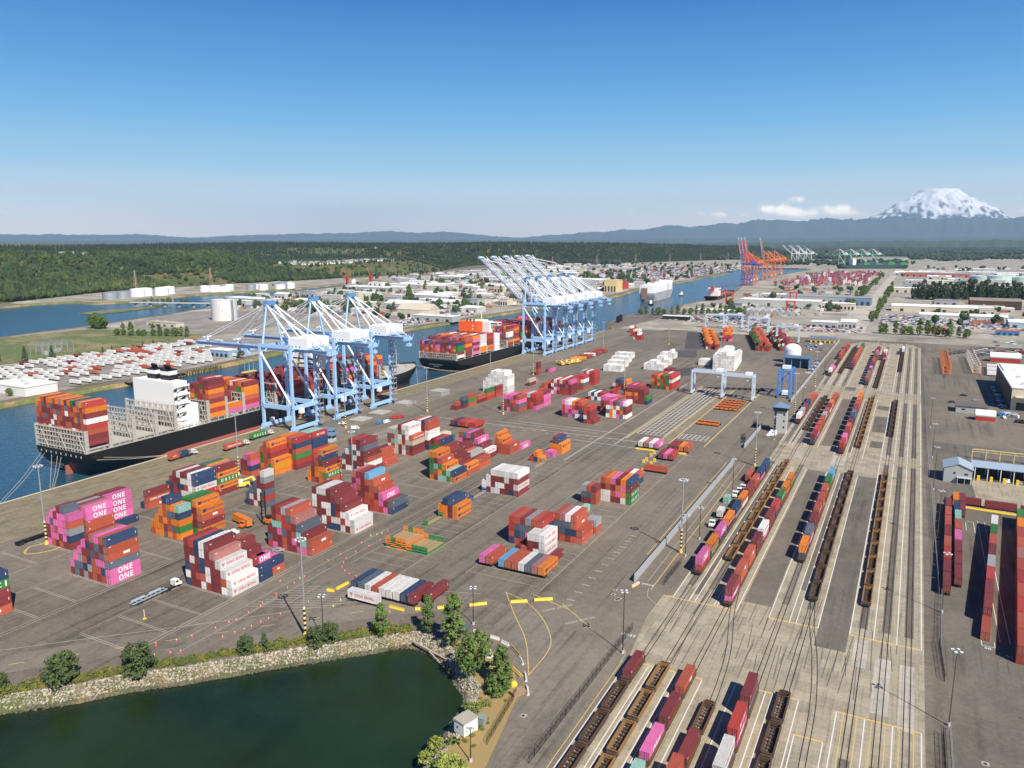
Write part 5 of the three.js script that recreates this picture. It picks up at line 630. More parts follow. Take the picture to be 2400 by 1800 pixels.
tractor('white tractor pulling an empty silver chassis', [169.2, -222.2, 0], 0, M.white); { const o = thing('container_chassis', 'long empty silver chassis behind the white tractor', 'chassis', [160.6, -222.4, 0]); const f = new B(); for (const x of [-.9, .9]) f.base(.2, .35, 13.4, x, .9, 0); for (let i = 0; i < 8; i++) f.base(2.3, .15, .22, 0, 1.0, -6.4 + i * 1.85); for (const [z, l] of [[3.4, 5], [-3.2, 4.6]]) f.base(.2, .55, l, -1.1, 1.15, z); f.to('frame', mat([.42, .50, .56], .5, .3), o); for (const z of [3.6, 4.9, -4.6]) { const q = new B(); for (const x of [-.95, .95]) q.wheel(.5, .5, x, .5, z); q.to('wheel_set', M.tyre, o); } }
{ const o = thing('container_chassis', 'stack of low black chassis lying beside the yellow island', 'chassis', [173.5, -309.4, 0]); for (let i = 0; i < 3; i++) { const f = new B(); for (const x of [-.5, .5]) f.base(.2, .3, 12.6, x, .5 + i * .45, 0); for (const z of [-6, -3, 0, 3, 6]) f.base(2.3, .16, .3, 0, .6 + i * .45, z); f.to('frame', M.black, o); } const q = new B(); for (const z of [4.2, 5.4]) for (const x of [-.95, .95]) q.wheel(.5, .5, x, .5, z); q.to('wheel_set', M.tyre, o); }
for (const [u, label] of [[362, 'white tractor parked nearest the pale green short box'], [368, 'white tractor in the middle of the parked trio'], [374, 'white tractor parked behind the other two']]) tractor(label, [u, -67.4 + (u - 362) * .1, 0], Math.PI, M.white); boxHere(352, -69.5, 't', 6.06, 'standing beside the parked white tractors', 0); tractor('white tractor backing a white box beside the train', [318.5, -68.2, 0], Math.PI, M.white); boxHere(330.2, -67.6, 'w', 6.06, 'behind the white tractor beside the train', 1.1); boxHere(392, -66.6, 'b', 12.19, 'on a trailer beside the train', 1.1);
tractor('orange tractor by the black mast truck', [226, -244.6, 0], Math.PI, M.orange, undefined); { const o = thing('lift_truck', 'lift truck with tall black mast between two stacks', 'lift truck', [232, -238.6, 0], 1.57); const m = new B(); for (const x of [-1.1, 1.1]) m.base(.35, 13.5, .45, x, .6, -2.2); for (let i = 0; i < 9; i++) m.base(2.2, .18, .3, 0, 1.5 + i * 1.4, -2.2); m.to('mast', M.black, o); const b = new B(); b.base(3, 1.6, 5, 0, .9, 1.4); b.to('body', M.orange, o); const c = new B(); c.base(1.6, 1.5, 1.6, 0, 2.5, .6); c.to('cab', M.black, o); for (const z of [-.6, 3]) { const q = new B(); for (const x of [-1.3, 1.3]) q.wheel(.75, .7, x, .75, z); q.to('wheel_set', M.tyre, o); } boxHere(226, -247.2, 'o', 12.19, 'on a trailer by the lift truck', 1.1, 1.3); }
function reachStacker(label, pos, turn, m) { const o = thing('reach_stacker', label, 'reach stacker', pos, turn); const b = new B(); b.base(3.4, 1.5, 7.2, 0, .9, 0); b.base(3.2, .9, 2, 0, 2.4, 2.6); b.to('body', m, o); const c = new B(); c.base(1.8, 1.7, 1.7, 0, 2.4, .6); c.to('cab', M.craneWhite, o); const a = new B(); a.bar([0, 2.9, 2.8], [0, 4.6, -5], .8, .7); a.to('lift_arm', m, o); const s = new B(); s.base(6.4, .5, 1.4, 0, 3.6, -5.4); s.to('spreader', m, o); for (const z of [-2.4, 2.6]) { const q = new B(); for (const x of [-1.5, 1.5]) q.wheel(.85, .9, x, .85, z); q.to('wheel_set', M.tyre, o); } return o; }
reachStacker('yellow reach stacker with white cab beside the banded stacks', [263.5, -287, 0], -.6, mat([.70, .58, .12], .6)); for (let i = 0; i < 4; i++) reachStacker(`yellow reach stacker, ${ORD[i + 1]} in the cluster behind the quay road`, [682 + i * 7, -300 + i * 2.6, 0], 1 + i * .5, mat([.72, .42, .05], .6));
for (let i = 0; i < 9; i++) { const u = 712 + i * 9.2, v = -296.6 + (i % 2); const o = copyOf(chassisProto, [u, v, 0], -1.2, `chassis under box ${ORD[i + 1]} in the slanted row past the reach stackers`, 'slanted trailer row'); o.userData.category = 'chassis'; boxHere(u, v, 'yykrwkrkr'[i], 12.19, `${ORD[i + 1]} in the slanted row past the reach stackers`, 1.1, -1.2); }
{ const rr = rng(3); const spots = []; for (let i = 0; i < 6; i++) spots.push([501.5, -119 + i * 2.3]); for (let j = 0; j < 4; j++) for (let i = 0; i < 5; i++) spots.push([553 + j * 8.6, -119 + i * 3.1]); spots.forEach(([u, v], i) => tractor(`orange terminal tractor parked in ${i < 6 ? 'the front row on the faint grid' : 'the block under the grey gantry'}`, [u + rr(), v, 0], Math.PI + (rr() - .5) * .1, M.orange, i < 6 ? 'front row of orange tractors' : 'block of orange tractors')); }

// ------------------------------------------------------------------ flat racks, slabs, signs, small site things
function flatRack(u, v, y, m, label, ends = true) { const o = thing('flat_rack', label, 'flat rack', [u + 6.1, v, y], 0, 'flat racks in the lane-side row'); const f = new B(); f.base(2.44, .35, 12.19, 0, 0, 0); f.to('base', m, o); const d = new B(); d.base(2.1, .04, 11.6, 0, .352, 0); d.to('plank_deck', M.wood, o); if (ends) for (const z of [-1, 1]) { const e = new B(); for (const x of [-1.1, 1.1]) e.base(.2, 2.2, .2, x, .35, z * 6); e.base(2.0, .2, .15, 0, 2.3, z * 6); e.base(2.0, 1.2, .08, 0, 1.0, z * 6); e.to('end_frame', m, o); } }
const frO = mat([.72, .22, .03], .7), frG = mat([.04, .22, .06], .7); for (let c = 0; c < 8; c++) for (let t = 0; t < (c < 4 ? 4 : 2); t++) flatRack(234.8, -177.2 + c * 2.48, t * .75, (c + t) % 3 === 1 || c > 4 ? frG : frO, `${(c + t) % 3 === 1 || c > 4 ? 'green' : 'orange'} flat rack, ${ORD[t + 1]} of its pile, ${ORD[c + 1]} pile from the quay`, t === (c < 4 ? 3 : 1));
flatRack(261, -177, 0, frG, 'lone green flat rack behind the flat rack piles'); flatRack(299.4, -176.8, 0, mat([.04, .10, .32], .7), 'blue flat rack before the white-topped block'); flatRack(358, -173, 0, mat([.24, .25, .25], .7), 'grey flat rack beyond the white-topped block');
function slabs(u, v, n, label, turn = 0) { const o = thing('hatch_cover_stack', label, 'hatch covers', [u, v, 0], turn); for (let i = 0; i < n; i++) { const q = new B(); q.base(11, .75, 12.4, (i % 2) * .25, i * 1.05 + .2, 0); q.base(9, .2, 11, 0, i * 1.05, 0); q.to('hatch_cover', mat([.37, .355, .325], .85), o); } }
slabs(462, -329, 2, 'low stack of grey hatch covers nearest the lowered cranes'); slabs(504, -326, 4, 'tall stack of grey hatch covers by the crane rails'); slabs(407, -327, 1, 'single grey hatch cover beside the gatehouse yard'); slabs(430, -328, 1, 'single grey hatch cover next to the pickup');
{ const o = thing('yard_sign', 'white square sign on a yellow stand alone on the asphalt', 'sign', [150.5, -211.5, 0], -.6); const a = new B(); a.base(1.9, 1.5, .15, 0, 1.3, 0); a.to('panel', M.white, o); const b = new B(); b.base(.25, 1.3, .25, 0, 0, 0); b.base(1, .2, 1, 0, 0, 0); b.to('stand', M.yellow, o); }
lines('yellow_island_kerb', [curve([[166, -301.6], [164.5, -298.5], [166.8, -295], [174.1, -293], [176, -297], [175, -301], [170, -304], [166, -301.6]], 40)], .8, M.yellowPaint, .03);
for (const [u, v] of [[410.1, -124.3], [416.4, -124.4], [396.2, -124.2], [400.8, -124.0], [380.8, -119.7], [401.2, -119.6], [395.0, -119.6]]) { const o = thing('equipment_pedestal', 'yellow pedestal box in the double line between trailer rows', 'pedestal', [u, v, 0], 0, 'yellow pedestals'); const a = new B(); a.base(1.3, 1.5, 1.3, 0, .2, 0); a.to('cabinet', M.yellow, o); const b = new B(); b.base(1.7, .2, 1.7, 0, 0, 0); b.to('plinth', M.wall, o); }
barrier([421.6, -137], [421.6, -126], 'long yellow barrier before the white and pink trailers', M.yellow); barrier([423, -119], [423, -107.6], 'long yellow barrier before the brick and orange trailers', M.yellow);
{ const o = thing('utility_shed', 'small white shed with mossy roof on the inlet bank', 'shed', [148, -89.6, 0], -.3); const w = new B(); w.base(3.6, 3.4, 4.6, 0, .5, 0); w.to('wall', M.white, o); const r = new B(); r.base(4, .25, 5, 0, 3.9, 0); r.to('roof', mat([.36, .33, .27], .9), o); const l = new B(); for (const x of [-1.6, 1.6]) for (const z of [-2, 2]) l.base(.25, .7, .25, x, -.2, z); l.to('leg', M.yellow, o); const v = new B(); v.base(.5, .5, .05, -.6, 2, 2.32); v.to('vent', M.darkSteel, o); }
single('utility_box', 'grey-green transformer box beside the white shed', 'utility box', new B().base(1.8, 2.1, 2, 0, 0, 0).base(2, .1, 2.2, 0, 2.1, 0).geo(), mat([.22, .27, .25], .7), [152.6, -87.6, 0]); single('utility_tank', 'round dark tank at the road bend works', 'tank', new B().cyl(1.3, 2.2, 0, 0, 0, 16).cyl(1.5, .4, 0, 2.2, 0, 16).geo(), mat([.10, .11, .12], .6), [190.2, -114.6, 0]); single('utility_box', 'pair of white cabinets between the bend trees', 'utility box', new B().base(1, 2.4, 1.2, -.7, 0, 0).base(1, 2.2, 1.2, .7, 0, 0).base(3.4, .2, 2, 0, -.02, 0).geo(), mat([.6, .6, .6], .7), [181.5, -102.4, 0]);
single('pump_unit', 'bright yellow pump cover beside the bend barriers', 'pump', (() => { const g = new THREE.SphereGeometry(1.05, 14, 8, 0, 6.3, 0, 1.6); g.scale(1, 1.1, 1.3); return g; })(), M.yellow, [171.8, -88.6, 0]); single('pallet_stack', 'stack of pale timber pallets beside the yellow pump', 'pallets', new B().base(2.2, .3, 4, 0, 0, 0).base(2.2, .3, 4, .05, .4, 0).base(2.2, .3, 4, 0, .8, .1).base(2, .1, 3.8, 0, .3, 0).base(2, .1, 3.8, 0, .7, 0).geo(), M.wood, [168.6, -85.6, 0], -.5); single('timber_pile', 'yellow timber beams lying by the bend barriers', 'timber', new B().base(.4, .4, 5, 0, 0, 0, .2).base(.4, .4, 5, .6, 0, 0, .25).base(.4, .4, 4.6, .3, .4, 0, .22).geo(), mat([.5, .36, .1], .8), [177.4, -90.8, 0], .8); single('utility_box', 'open valve frame with grey pipes near the tall tree', 'pipework', new B().base(.25, 1.6, .25, -2, 0, -2).base(.25, 1.6, .25, 2, 0, -2).base(4.2, .25, .25, 0, 1.4, -2).base(.25, .25, 5, 2, 1.4, .5).tube([-1, .6, 0], [2, .6, 1], .3).tube([0, 0, -1], [0, 1.4, -1], .35).geo(), M.galv, [186.5, -109, 0]);

// ------------------------------------------------------------------ yard buildings
function wins(o, list, name = 'window') { for (const [w, h, d, x, y, z] of list) { const q = new B(); q.box(w, h, d, x, y, z); q.to(name, M.glass, o); } }
{ const o = thing('gatehouse', 'two small gatehouses with flat blue roofs near the lowered cranes', 'building', [356, -311, 0], .2); for (const [x, z, h] of [[-2.2, -3.4, 5.2], [2.2, 3.4, 4.2]]) { const w = new B(); w.base(6.4, h, 5.4, x, 0, z); w.to('wall', mat([.46, .48, .5], .8), o); const r = new B(); r.base(9.4, .5, 7.4, x, h, z); r.to('roof', M.roofBlue, o); wins(o, [[5, 1.1, .06, x, h - 1.4, z + 2.74], [.06, 1.1, 4, x + 3.24, h - 1.4, z]]); } }
{ const o = thing('stair_tower_building', 'grey control tower with outside stair and blue pyramid roof', 'tower', [502.5, -68.8, 0]); const w = new B(); w.base(6, 14.2, 6.6, 1, 0, 0); w.to('wall', mat([.44, .43, .40], .85), o); const st = new B(); for (let i = 0; i < 7; i++) { st.bar([-2.6, 1 + i * 2, 2.6], [-2.6, 3 + i * 2, -2.6], 1, .2); st.base(1.6, .15, 1.4, -2.8, 2.8 + i * 2, i % 2 ? 3 : -3); st.base(.1, 1, 6, -3.5, 1 + i * 2, 0); } for (const z of [-3.4, 3.4]) st.base(.2, 14, .2, -3.5, 0, z); st.to('outside_stair', M.steel, o); const c = new B(); c.base(8.4, 2.6, 8.4, 0, 14.2, 0); c.to('cabin', M.glass, o); const r = new THREE.ConeGeometry(7.6, 2.6, 4); r.rotateY(Math.PI / 4); r.translate(0, 18.1, 0); part('roof', r, M.roofBlue, o); const b = new B(); b.base(10.4, .3, 10.4, 0, 16.5, 0); b.to('eaves', M.roofBlue, o); wins(o, [[1, 1.2, .06, 2.6, 8, 3.34], [1, 1.2, .06, 2.6, 4, 3.34], [1, 1.2, .06, 2.6, 12, 3.34]]); }
{ const o = thing('wash_canopy', 'dark blue open canopy building before the white dome', 'building', [776, -94.5, 0]); for (const x of [-11, -4, 4, 11]) for (const z of [-7, 7]) { const q = new B(); q.base(.6, 9.6, .6, x, 0, z); q.to('column', M.roofBlue, o); } const r = new B(); r.base(25, .8, 17, 0, 9.6, 0); r.to('roof', mat([.09, .17, .26], .6), o); const w = new B(); w.base(.5, 9.4, 16, 11.6, 0, 0); w.base(24, 9.4, .5, 0, 0, -8); w.to('wall', mat([.10, .20, .32], .7), o); const d = thing('storage_dome', 'large white domed tank behind the dark blue canopy', 'tank', [806, -103, 0]); const c = new B(); c.cyl(8.2, 13, 0, 0, 0, 32); c.to('shell', M.craneWhite, d); const g = new THREE.SphereGeometry(8.2, 32, 10, 0, Math.PI * 2, 0, Math.PI / 2); g.scale(1, .72, 1); g.translate(0, 13, 0); part('dome', g, M.craneWhite, d); }
{ const o = thing('weigh_shed', 'grey gabled office joined to a long blue-grey weigh shed roof', 'building', [440, 27, 0]); const s = new THREE.Shape(); [[-6.2, 0], [6.2, 0], [6.2, 7.4], [0, 9.8], [-6.2, 7.4]].forEach(([x, y], i) => s[i ? 'lineTo' : 'moveTo'](x, y)); const g = new THREE.ExtrudeGeometry(s, { depth: 14, bevelEnabled: false }); g.translate(0, 0, -8); part('wall', g, mat([.36, .37, .37], .85), o); for (const k of [-1, 1]) { const q = new B(); q.bar([k * 6.7, 7.3, -1], [0, 9.95, -1], 15, .25); q.to('roof', mat([.30, .38, .46], .6), o); } wins(o, [[.9, 1, .06, -1.6, 5, 6.03], [1.6, .9, .06, 3.6, 4.8, 6.03]]); const p = new B(); p.base(6.4, .25, 2.2, 2.8, 3.1, 7); for (const x of [0, 3, 5.8]) p.base(.2, 3.1, .2, x, 0, 8); p.to('porch', mat([.42, .46, .50], .7), o); const pd = new B(); pd.base(5.6, 2.6, .08, 2.8, .1, 6.05); pd.to('door', M.black, o);
  const rf = new B(); rf.bar([7, 6.9, -10], [7.001, 6.9, -1], .1); rf.base(82, .35, 13.5, 47.5, 6.7, -10.5); rf.to('shed_roof', mat([.33, .41, .50], .55), o); for (let i = 0; i < 9; i++) for (const z of [-16.5, -4.2]) { const q = new B(); q.base(.3, 6.7, .3, 8 + i * 5.6, 0, z); q.to('column', M.craneWhite, o); } const back = new B(); back.base(82, 6.4, .3, 47.5, 0, -17.2); back.to('back_wall', M.darkSteel, o); for (let i = 0; i < 7; i++) { const q = new B(); q.base(1.2, 2.2, 1.6, 9.8 + i * 5.6, 0, -4.6); q.base(.4, 1.1, .4, 9.2 + i * 5.6, 0, -2.8); q.to('booth', M.yellow, o); } }
{ const o = thing('clearance_frame', 'long yellow clearance frame behind the weigh shed', 'frame', [488, 36.2, 0]); const q = new B(); q.base(70, .5, .5, 35, 5.4, 0); q.base(70, .3, .3, 35, 4.2, 0); q.to('beam', mat([.62, .48, .20], .7), o); for (let i = 0; i < 11; i++) { const p = new B(); p.base(.5, 5.4, .5, i * 6.6, 0, 0); p.to('post', mat([.62, .48, .20], .7), o); } }
for (let i = 0; i < 3; i++) boxHere(398 - i * 1.2, 29 + i * 13.6, 'k', 12.19, `in the line along the weigh apron, ${ORD[i + 1]} from the fence`, .9, Math.PI / 2); barrier([393.5, 27], [390, 70], 'long yellow kerb under the maroon boxes', M.yellow);
{ const o = thing('warehouse', 'large cream and black warehouse with white flat roof beside the side yard', 'building', [708, 98, 0]); const w = new B(); w.base(60, 16, 122, 0, 0, 0); w.to('wall', M.wallCream, o); const d = new B(); d.base(.2, 14.5, 121, -30.1, 0, 0); d.to('dark_cladding', M.black, o); const r = new B(); r.base(61, .6, 123, 0, 16, 0); r.base(59, .8, 40, .5, 16.6, -38); r.to('roof', M.roofWhite, o); for (let i = 0; i < 8; i++) { const q = new B(); q.base(2.4, 1.4, 2.4, -22 + (i % 3) * 12, 16.6, -20 + i * 11); q.to('roof_unit', M.wall, o); } for (let i = 0; i < 8; i++) { const q = new B(); q.base(5.4, 5.5, .2, -24 + i * 7, .1, 61.1); q.to('dock_door', M.darkSteel, o); } const c = new B(); c.base(56, .4, 6, 0, 10, 64); c.to('dock_canopy', M.wallCream, o); }
{ const o = thing('low_office', 'low grey office with brown roof on the side yard', 'building', [628, 42.5, 0]); const w = new B(); w.base(19, 4.4, 14, 0, 0, 0); w.to('wall', M.wallGrey, o); const r = new B(); r.base(20, .5, 15, 0, 4.4, 0); r.to('roof', mat([.12, .105, .10], .9), o); wins(o, [[2, 1.2, .06, -5, 2.4, 7.03], [2, 1.2, .06, 3, 2.4, 7.03]]); const t = thing('fabric_shelter', 'red shelter with rounded white roof beside the low office', 'shelter', [602, 49.5, 0]); const a = new B(); a.base(11.5, 4, 9, 0, 0, 0); a.to('wall', paintOf.red, t); const g = new THREE.CylinderGeometry(5.8, 5.8, 9.4, 20, 1, false, 0, Math.PI); g.rotateX(Math.PI / 2); g.rotateZ(Math.PI / 2 * 0); const g2 = new THREE.CylinderGeometry(5.0, 5.0, 12, 20, 1, false, -Math.PI / 2, Math.PI); g2.rotateZ(Math.PI / 2); g2.rotateX(-Math.PI / 2 * 0); g2.scale(1, .6, 1); g2.translate(0, 4, 0); part('roof', g2, M.roofWhite, t); const s2 = copyOf(t, [910, 86, 0], 0, 'long red shelter with rounded white roof behind the trailer rows'); s2.scale.set(2.2, 1.3, 1.6); s2.userData.category = 'shelter'; }
function rackStack(u, v, n, m, label) { const o = thing('chassis_rack', label, 'chassis stack', [u, v, 0]); for (let i = 0; i < n; i++) { const q = new B(); q.bar([-3, .6, -i * 4.4 + 1], [-3, 9.5, -i * 4.4 - 3], .35); q.bar([3, .6, -i * 4.4 + 1], [3, 9.5, -i * 4.4 - 3], .35); q.bar([-3, 8, -i * 4.4 - 2.4], [3, 8, -i * 4.4 - 2.4], .3); q.bar([-3, 1.4, -i * 4.4 + .6], [3, 1.4, -i * 4.4 + .6], .4); q.bar([-3, 4.6, -i * 4.4 - .8], [3, 4.6, -i * 4.4 - .8], .3); for (const x of [-2.2, 2.2]) q.wheel(.5, .8, x, 8.6, -i * 4.4 - 2.2); q.to('chassis_frame', i ? (i % 3 ? m : M.brown) : M.orange, o); } }
rackStack(791, 32, 26, mat([.50, .14, .04], .7), 'long row of orange upended chassis in the side yard'); rackStack(809, 56.2, 26, mat([.45, .43, .41], .6), 'long row of grey upended chassis with orange front');
for (let i = 0; i < 11; i++) { const o = copyOf(chassisProto, [806 + i * 5, 70 + i * .3, 0], Math.PI / 2 + .1, 'grey chassis parked slantwise beside the upended row', 'slanted grey chassis'); o.userData.category = 'chassis'; boxHere(806 + i * 5, 70 + i * .3, 'wwewwwwewww'[i], 12.19, `slanted beside the upended chassis, ${ORD[i + 1]} from the warehouse`, 1.1, Math.PI / 2 + .1); }

// loose trailers, frames and vehicles about the side yard
{ const q = rng(99); for (let i = 0; i < 22; i++) { const u = 935 + (i % 11) * 8 + q() * 3, v = 34 + Math.floor(i / 11) * 26 + (i % 11) * 4.6; const o = copyOf(chassisProto, [u, v, 0], Math.PI / 2 + (q() - .5) * .3, 'empty dark chassis left at the far edge of the side yard', 'empty chassis at the side yard edge'); o.userData.category = 'chassis'; }
  for (let i = 0; i < 9; i++) boxHere(948 + i * 5, 72 + i * 5.2, 'wkwkbwkrw'[i], 12.19, `loose at the far edge of the side yard, ${ORD[i + 1]} from the rail fan`, 0, .4 + q());
  for (let i = 0; i < 14; i++) carGroup('parked_car', 'small vehicle parked about the middle of the side yard', [600 + q() * 30, 60 + q() * 22], q() * 3, [paintOf.white, paintOf.silver, paintOf.black, paintOf.blue][i % 4], i % 3 ? 'van' : 'pickup', 'vehicles in the middle of the side yard');
  for (let i = 0; i < 12; i++) carGroup('parked_car', 'vehicle parked by the gate canopy past the dome', [905 + q() * 60, -112 + q() * 26], q() * 3, [paintOf.white, paintOf.silver, paintOf.grey, paintOf.blue][i % 4], i % 3 ? 'sedan' : 'van', 'vehicles by the gate canopy');
  const o = thing('gate_canopy', 'blue flat gate canopy over yellow booths past the dome', 'canopy', [985, -92, 0]); const r = new B(); r.base(30, .8, 12, 0, 6, 0); r.to('roof', M.roofBlue, o); for (let i = 0; i < 6; i++) { const c = new B(); c.base(.5, 6, .5, -13 + i * 5.2, 0, 0); c.to('column', M.yellow, o); const b = new B(); b.base(1.6, 2.6, 3, -13 + i * 5.2, 0, 5); b.to('booth', M.yellow, o); }
  for (const [u, v, a] of [[470, -84.5, .1], [478, -86.5, .2], [513, -84.6, .3], [520, -87, .2]]) { const c = copyOf(chassisProto, [u, v, 0], a, 'dark frame rack lying beside the short concrete wall', 'racks by the short wall'); c.userData.category = 'chassis'; }
  for (let i = 0; i < 9; i++) { const w = copyOf(chassisProto, [628 + i * 1.5, -142 + i * 4.4, 0], Math.PI / 2, 'dark chassis parked in the line behind the grey gantries', 'chassis behind the gantries'); w.userData.category = 'chassis'; } }

// ------------------------------------------------------------------ trees, shrubs, rocks
function leafCrown(seed, n, shapeR, H, y0, leaf, lumps = 9) { // many small leaf faces gathered in clumps through the crown
  const r = rng(seed), P = [], N = [], C = [], cl = []; for (let i = 0; i < lumps * 6; i++) { const t = r(), a = r() * 6.283, R = shapeR(t) * (.35 + .65 * Math.sqrt(r())); cl.push([Math.cos(a) * R, y0 + t * H, Math.sin(a) * R, .28 + r() * .45, .75 + r() * .5]); }
  for (let i = 0; i < n; i++) { const c = cl[Math.floor(r() * cl.length)], k = c[3] * shapeR(.3) * .62; let x, y, z; do { x = r() * 2 - 1; y = r() * 2 - 1; z = r() * 2 - 1; } while (x * x + y * y + z * z > 1); const p = V3(c[0] + x * k, c[1] + y * k * .8, c[2] + z * k), nn = V3(x + (r() - .5), y + .5 + (r() - .5), z + (r() - .5)).normalize(), t1 = V3(nn.z, .3 * r(), -nn.x).normalize().multiplyScalar(leaf * (.6 + r() * .7)), t2 = nn.clone().cross(t1).normalize().multiplyScalar(leaf * (.5 + r() * .5)); const q = [p.clone().sub(t1), p.clone().add(t2), p.clone().add(t1), p.clone().sub(t2)]; const g = c[4] * (.8 + r() * .4);
    for (const j of [0, 1, 2, 0, 2, 3]) { P.push(q[j].x, q[j].y, q[j].z); N.push(nn.x, nn.y, nn.z); C.push(g, g * (.95 + r() * .1), g * .9); } }
  const g = new THREE.BufferGeometry(); g.setAttribute('position', new THREE.Float32BufferAttribute(P, 3)); g.computeVertexNormals(); g.setAttribute('color', new THREE.Float32BufferAttribute(C, 3)); g.setAttribute('uv', new THREE.Float32BufferAttribute(new Array(P.length / 3 * 2).fill(0), 2)); return g; }
const leafMat = (c) => mat(c, .9, 0, { side: THREE.DoubleSide, vertexColors: true }); const bark = mat([.10, .075, .05], .95);
function trunkGeo(h, r, seed) { const q = new B(), k = rng(seed); q.tube([0, -.3, 0], [.1, h * .55, .05], r, r * .6, 8); q.tube([.1, h * .55, .05], [0, h, 0], r * .6, r * .15, 6); for (let i = 0; i < 6; i++) { const y = h * (.25 + i * .1), a = k() * 6.28, l = h * .22; q.tube([0, y, 0], [Math.cos(a) * l, y + l * .6, Math.sin(a) * l], r * .35, r * .1, 5); } return q.geo(); }
const tall = (t) => 2.7 * Math.pow(Math.sin(Math.PI * Math.min(1, .10 + t * .86)), .7) * (1 - .45 * t), round = (t) => 3.4 * Math.pow(Math.sin(Math.PI * (.12 + t * .84)), .6), cone = (t) => 2.4 * (1 - t) + .15, shrubR = (t) => 2.2 * Math.sqrt(1 - t * .8);
const PT = { dark: [leafCrown(12, 3000, tall, 10, 1.2, .27, 12), trunkGeo(9, .22, 2), leafMat([.040, .066, .026])], alder: [leafCrown(1, 3000, tall, 10, 1.5, .26, 12), trunkGeo(9, .22, 1), leafMat([.105, .165, .036])], alder2: [leafCrown(2, 3000, tall, 10, 1.2, .26, 12), trunkGeo(9, .22, 2), leafMat([.085, .14, .034])], maple: [leafCrown(3, 3000, round, 6.5, 1.4, .27, 12), trunkGeo(6, .25, 3), leafMat([.095, .155, .032])], pine: [leafCrown(4, 2600, (t) => 3.0 * Math.sqrt(1 - t * .75), 4.6, .5, .24, 11), trunkGeo(4, .22, 4), leafMat([.062, .092, .03])], fir: [leafCrown(5, 1800, cone, 9, 1.2, .3, 12), trunkGeo(9, .2, 5), leafMat([.07, .11, .05])], shrub: [leafCrown(6, 1100, shrubR, 1.6, .1, .2, 6), trunkGeo(1.4, .06, 6), leafMat([.15, .18, .045])], shrub2: [leafCrown(7, 1100, shrubR, 2.2, .1, .2, 6), trunkGeo(1.6, .06, 7), leafMat([.21, .25, .05])] };
function tree(kind, name, label, u, v, s = 1, sy = s, turn = 0, group, y = 0) { const o = thing(name, label, /shrub|bush/.test(name) ? 'shrub' : 'tree', [u, v, y], turn, group); const [c, t, m] = PT[kind]; part('crown', c, m, o); part('trunk', t, bark, o); o.scale.set(s, sy, s); return o; }
[['alder', 176, -136.6, 1.0, .98, 'leafy young tree at the inlet head beside the white lying box'], ['alder2', 184.3, -125, .95, 1.15, 'narrow leafy tree behind the yellow barriers'], ['alder', 181, -113.6, 1.45, 1.5, 'tallest leafy tree at the corner of the inlet'], ['maple', 170.6, -100.2, 1.35, 1.65, 'broad leafy tree overhanging the inlet corner'], ['alder2', 168.5, -90.6, 1.25, 1.15, 'leafy tree beside the yellow pump'], ['maple', 165.5, -90.0, .85, .75, 'round dark tree below the leafy tree by the pump']].forEach(([k, u, v, s, sy, t], i) => tree(k, 'broadleaf_tree', t, u, v, s, sy, i * 1.3));
[[104.8, -210.6, .95, 'low pine at the far end of the rock shore'], [115.4, -199.4, 1.55, 'large low pine on the rock shore, second from its end'], [128.8, -186, 1.5, 'wide low pine in the middle of the rock shore'], [150, -166.2, .95, 'low pine between the wide pine and the striped mast'], [153.6, -162.4, .85, 'small pointed pine next to the low pine'], [163.5, -151.6, 1.0, 'low pine directly beside the striped shoreline mast'], [166.8, -148.6, 1.05, 'low pine just past the striped shoreline mast']].forEach(([u, v, s, t], i) => tree(i === 4 ? 'fir' : 'pine', 'pine_tree', t, u, v, s * (i === 4 ? .8 : 1), s * (i === 4 ? .7 : 1), i * 2.1));
[[139, -92.4, 1.0, 1.3, 'bright green bush at the water below the white shed'], [134, -92.2, .9, 1.1, 'smaller bright bush below the first one'], [133.5, -85.4, 1.9, 1.6, 'large bright bush at the foot of the short fence'], [157, -93, 1.2, 1, 'olive bush on the rock below the leafy trees'], [160, -91, .8, .8, 'little olive bush above the rock'], [143, -90.6, .7, .7, 'little yellow-green bush beside the rocks']].forEach(([u, v, s, sy, t], i) => tree(i < 3 ? 'shrub2' : 'shrub', 'shrub', t, u, v, s, sy, i));
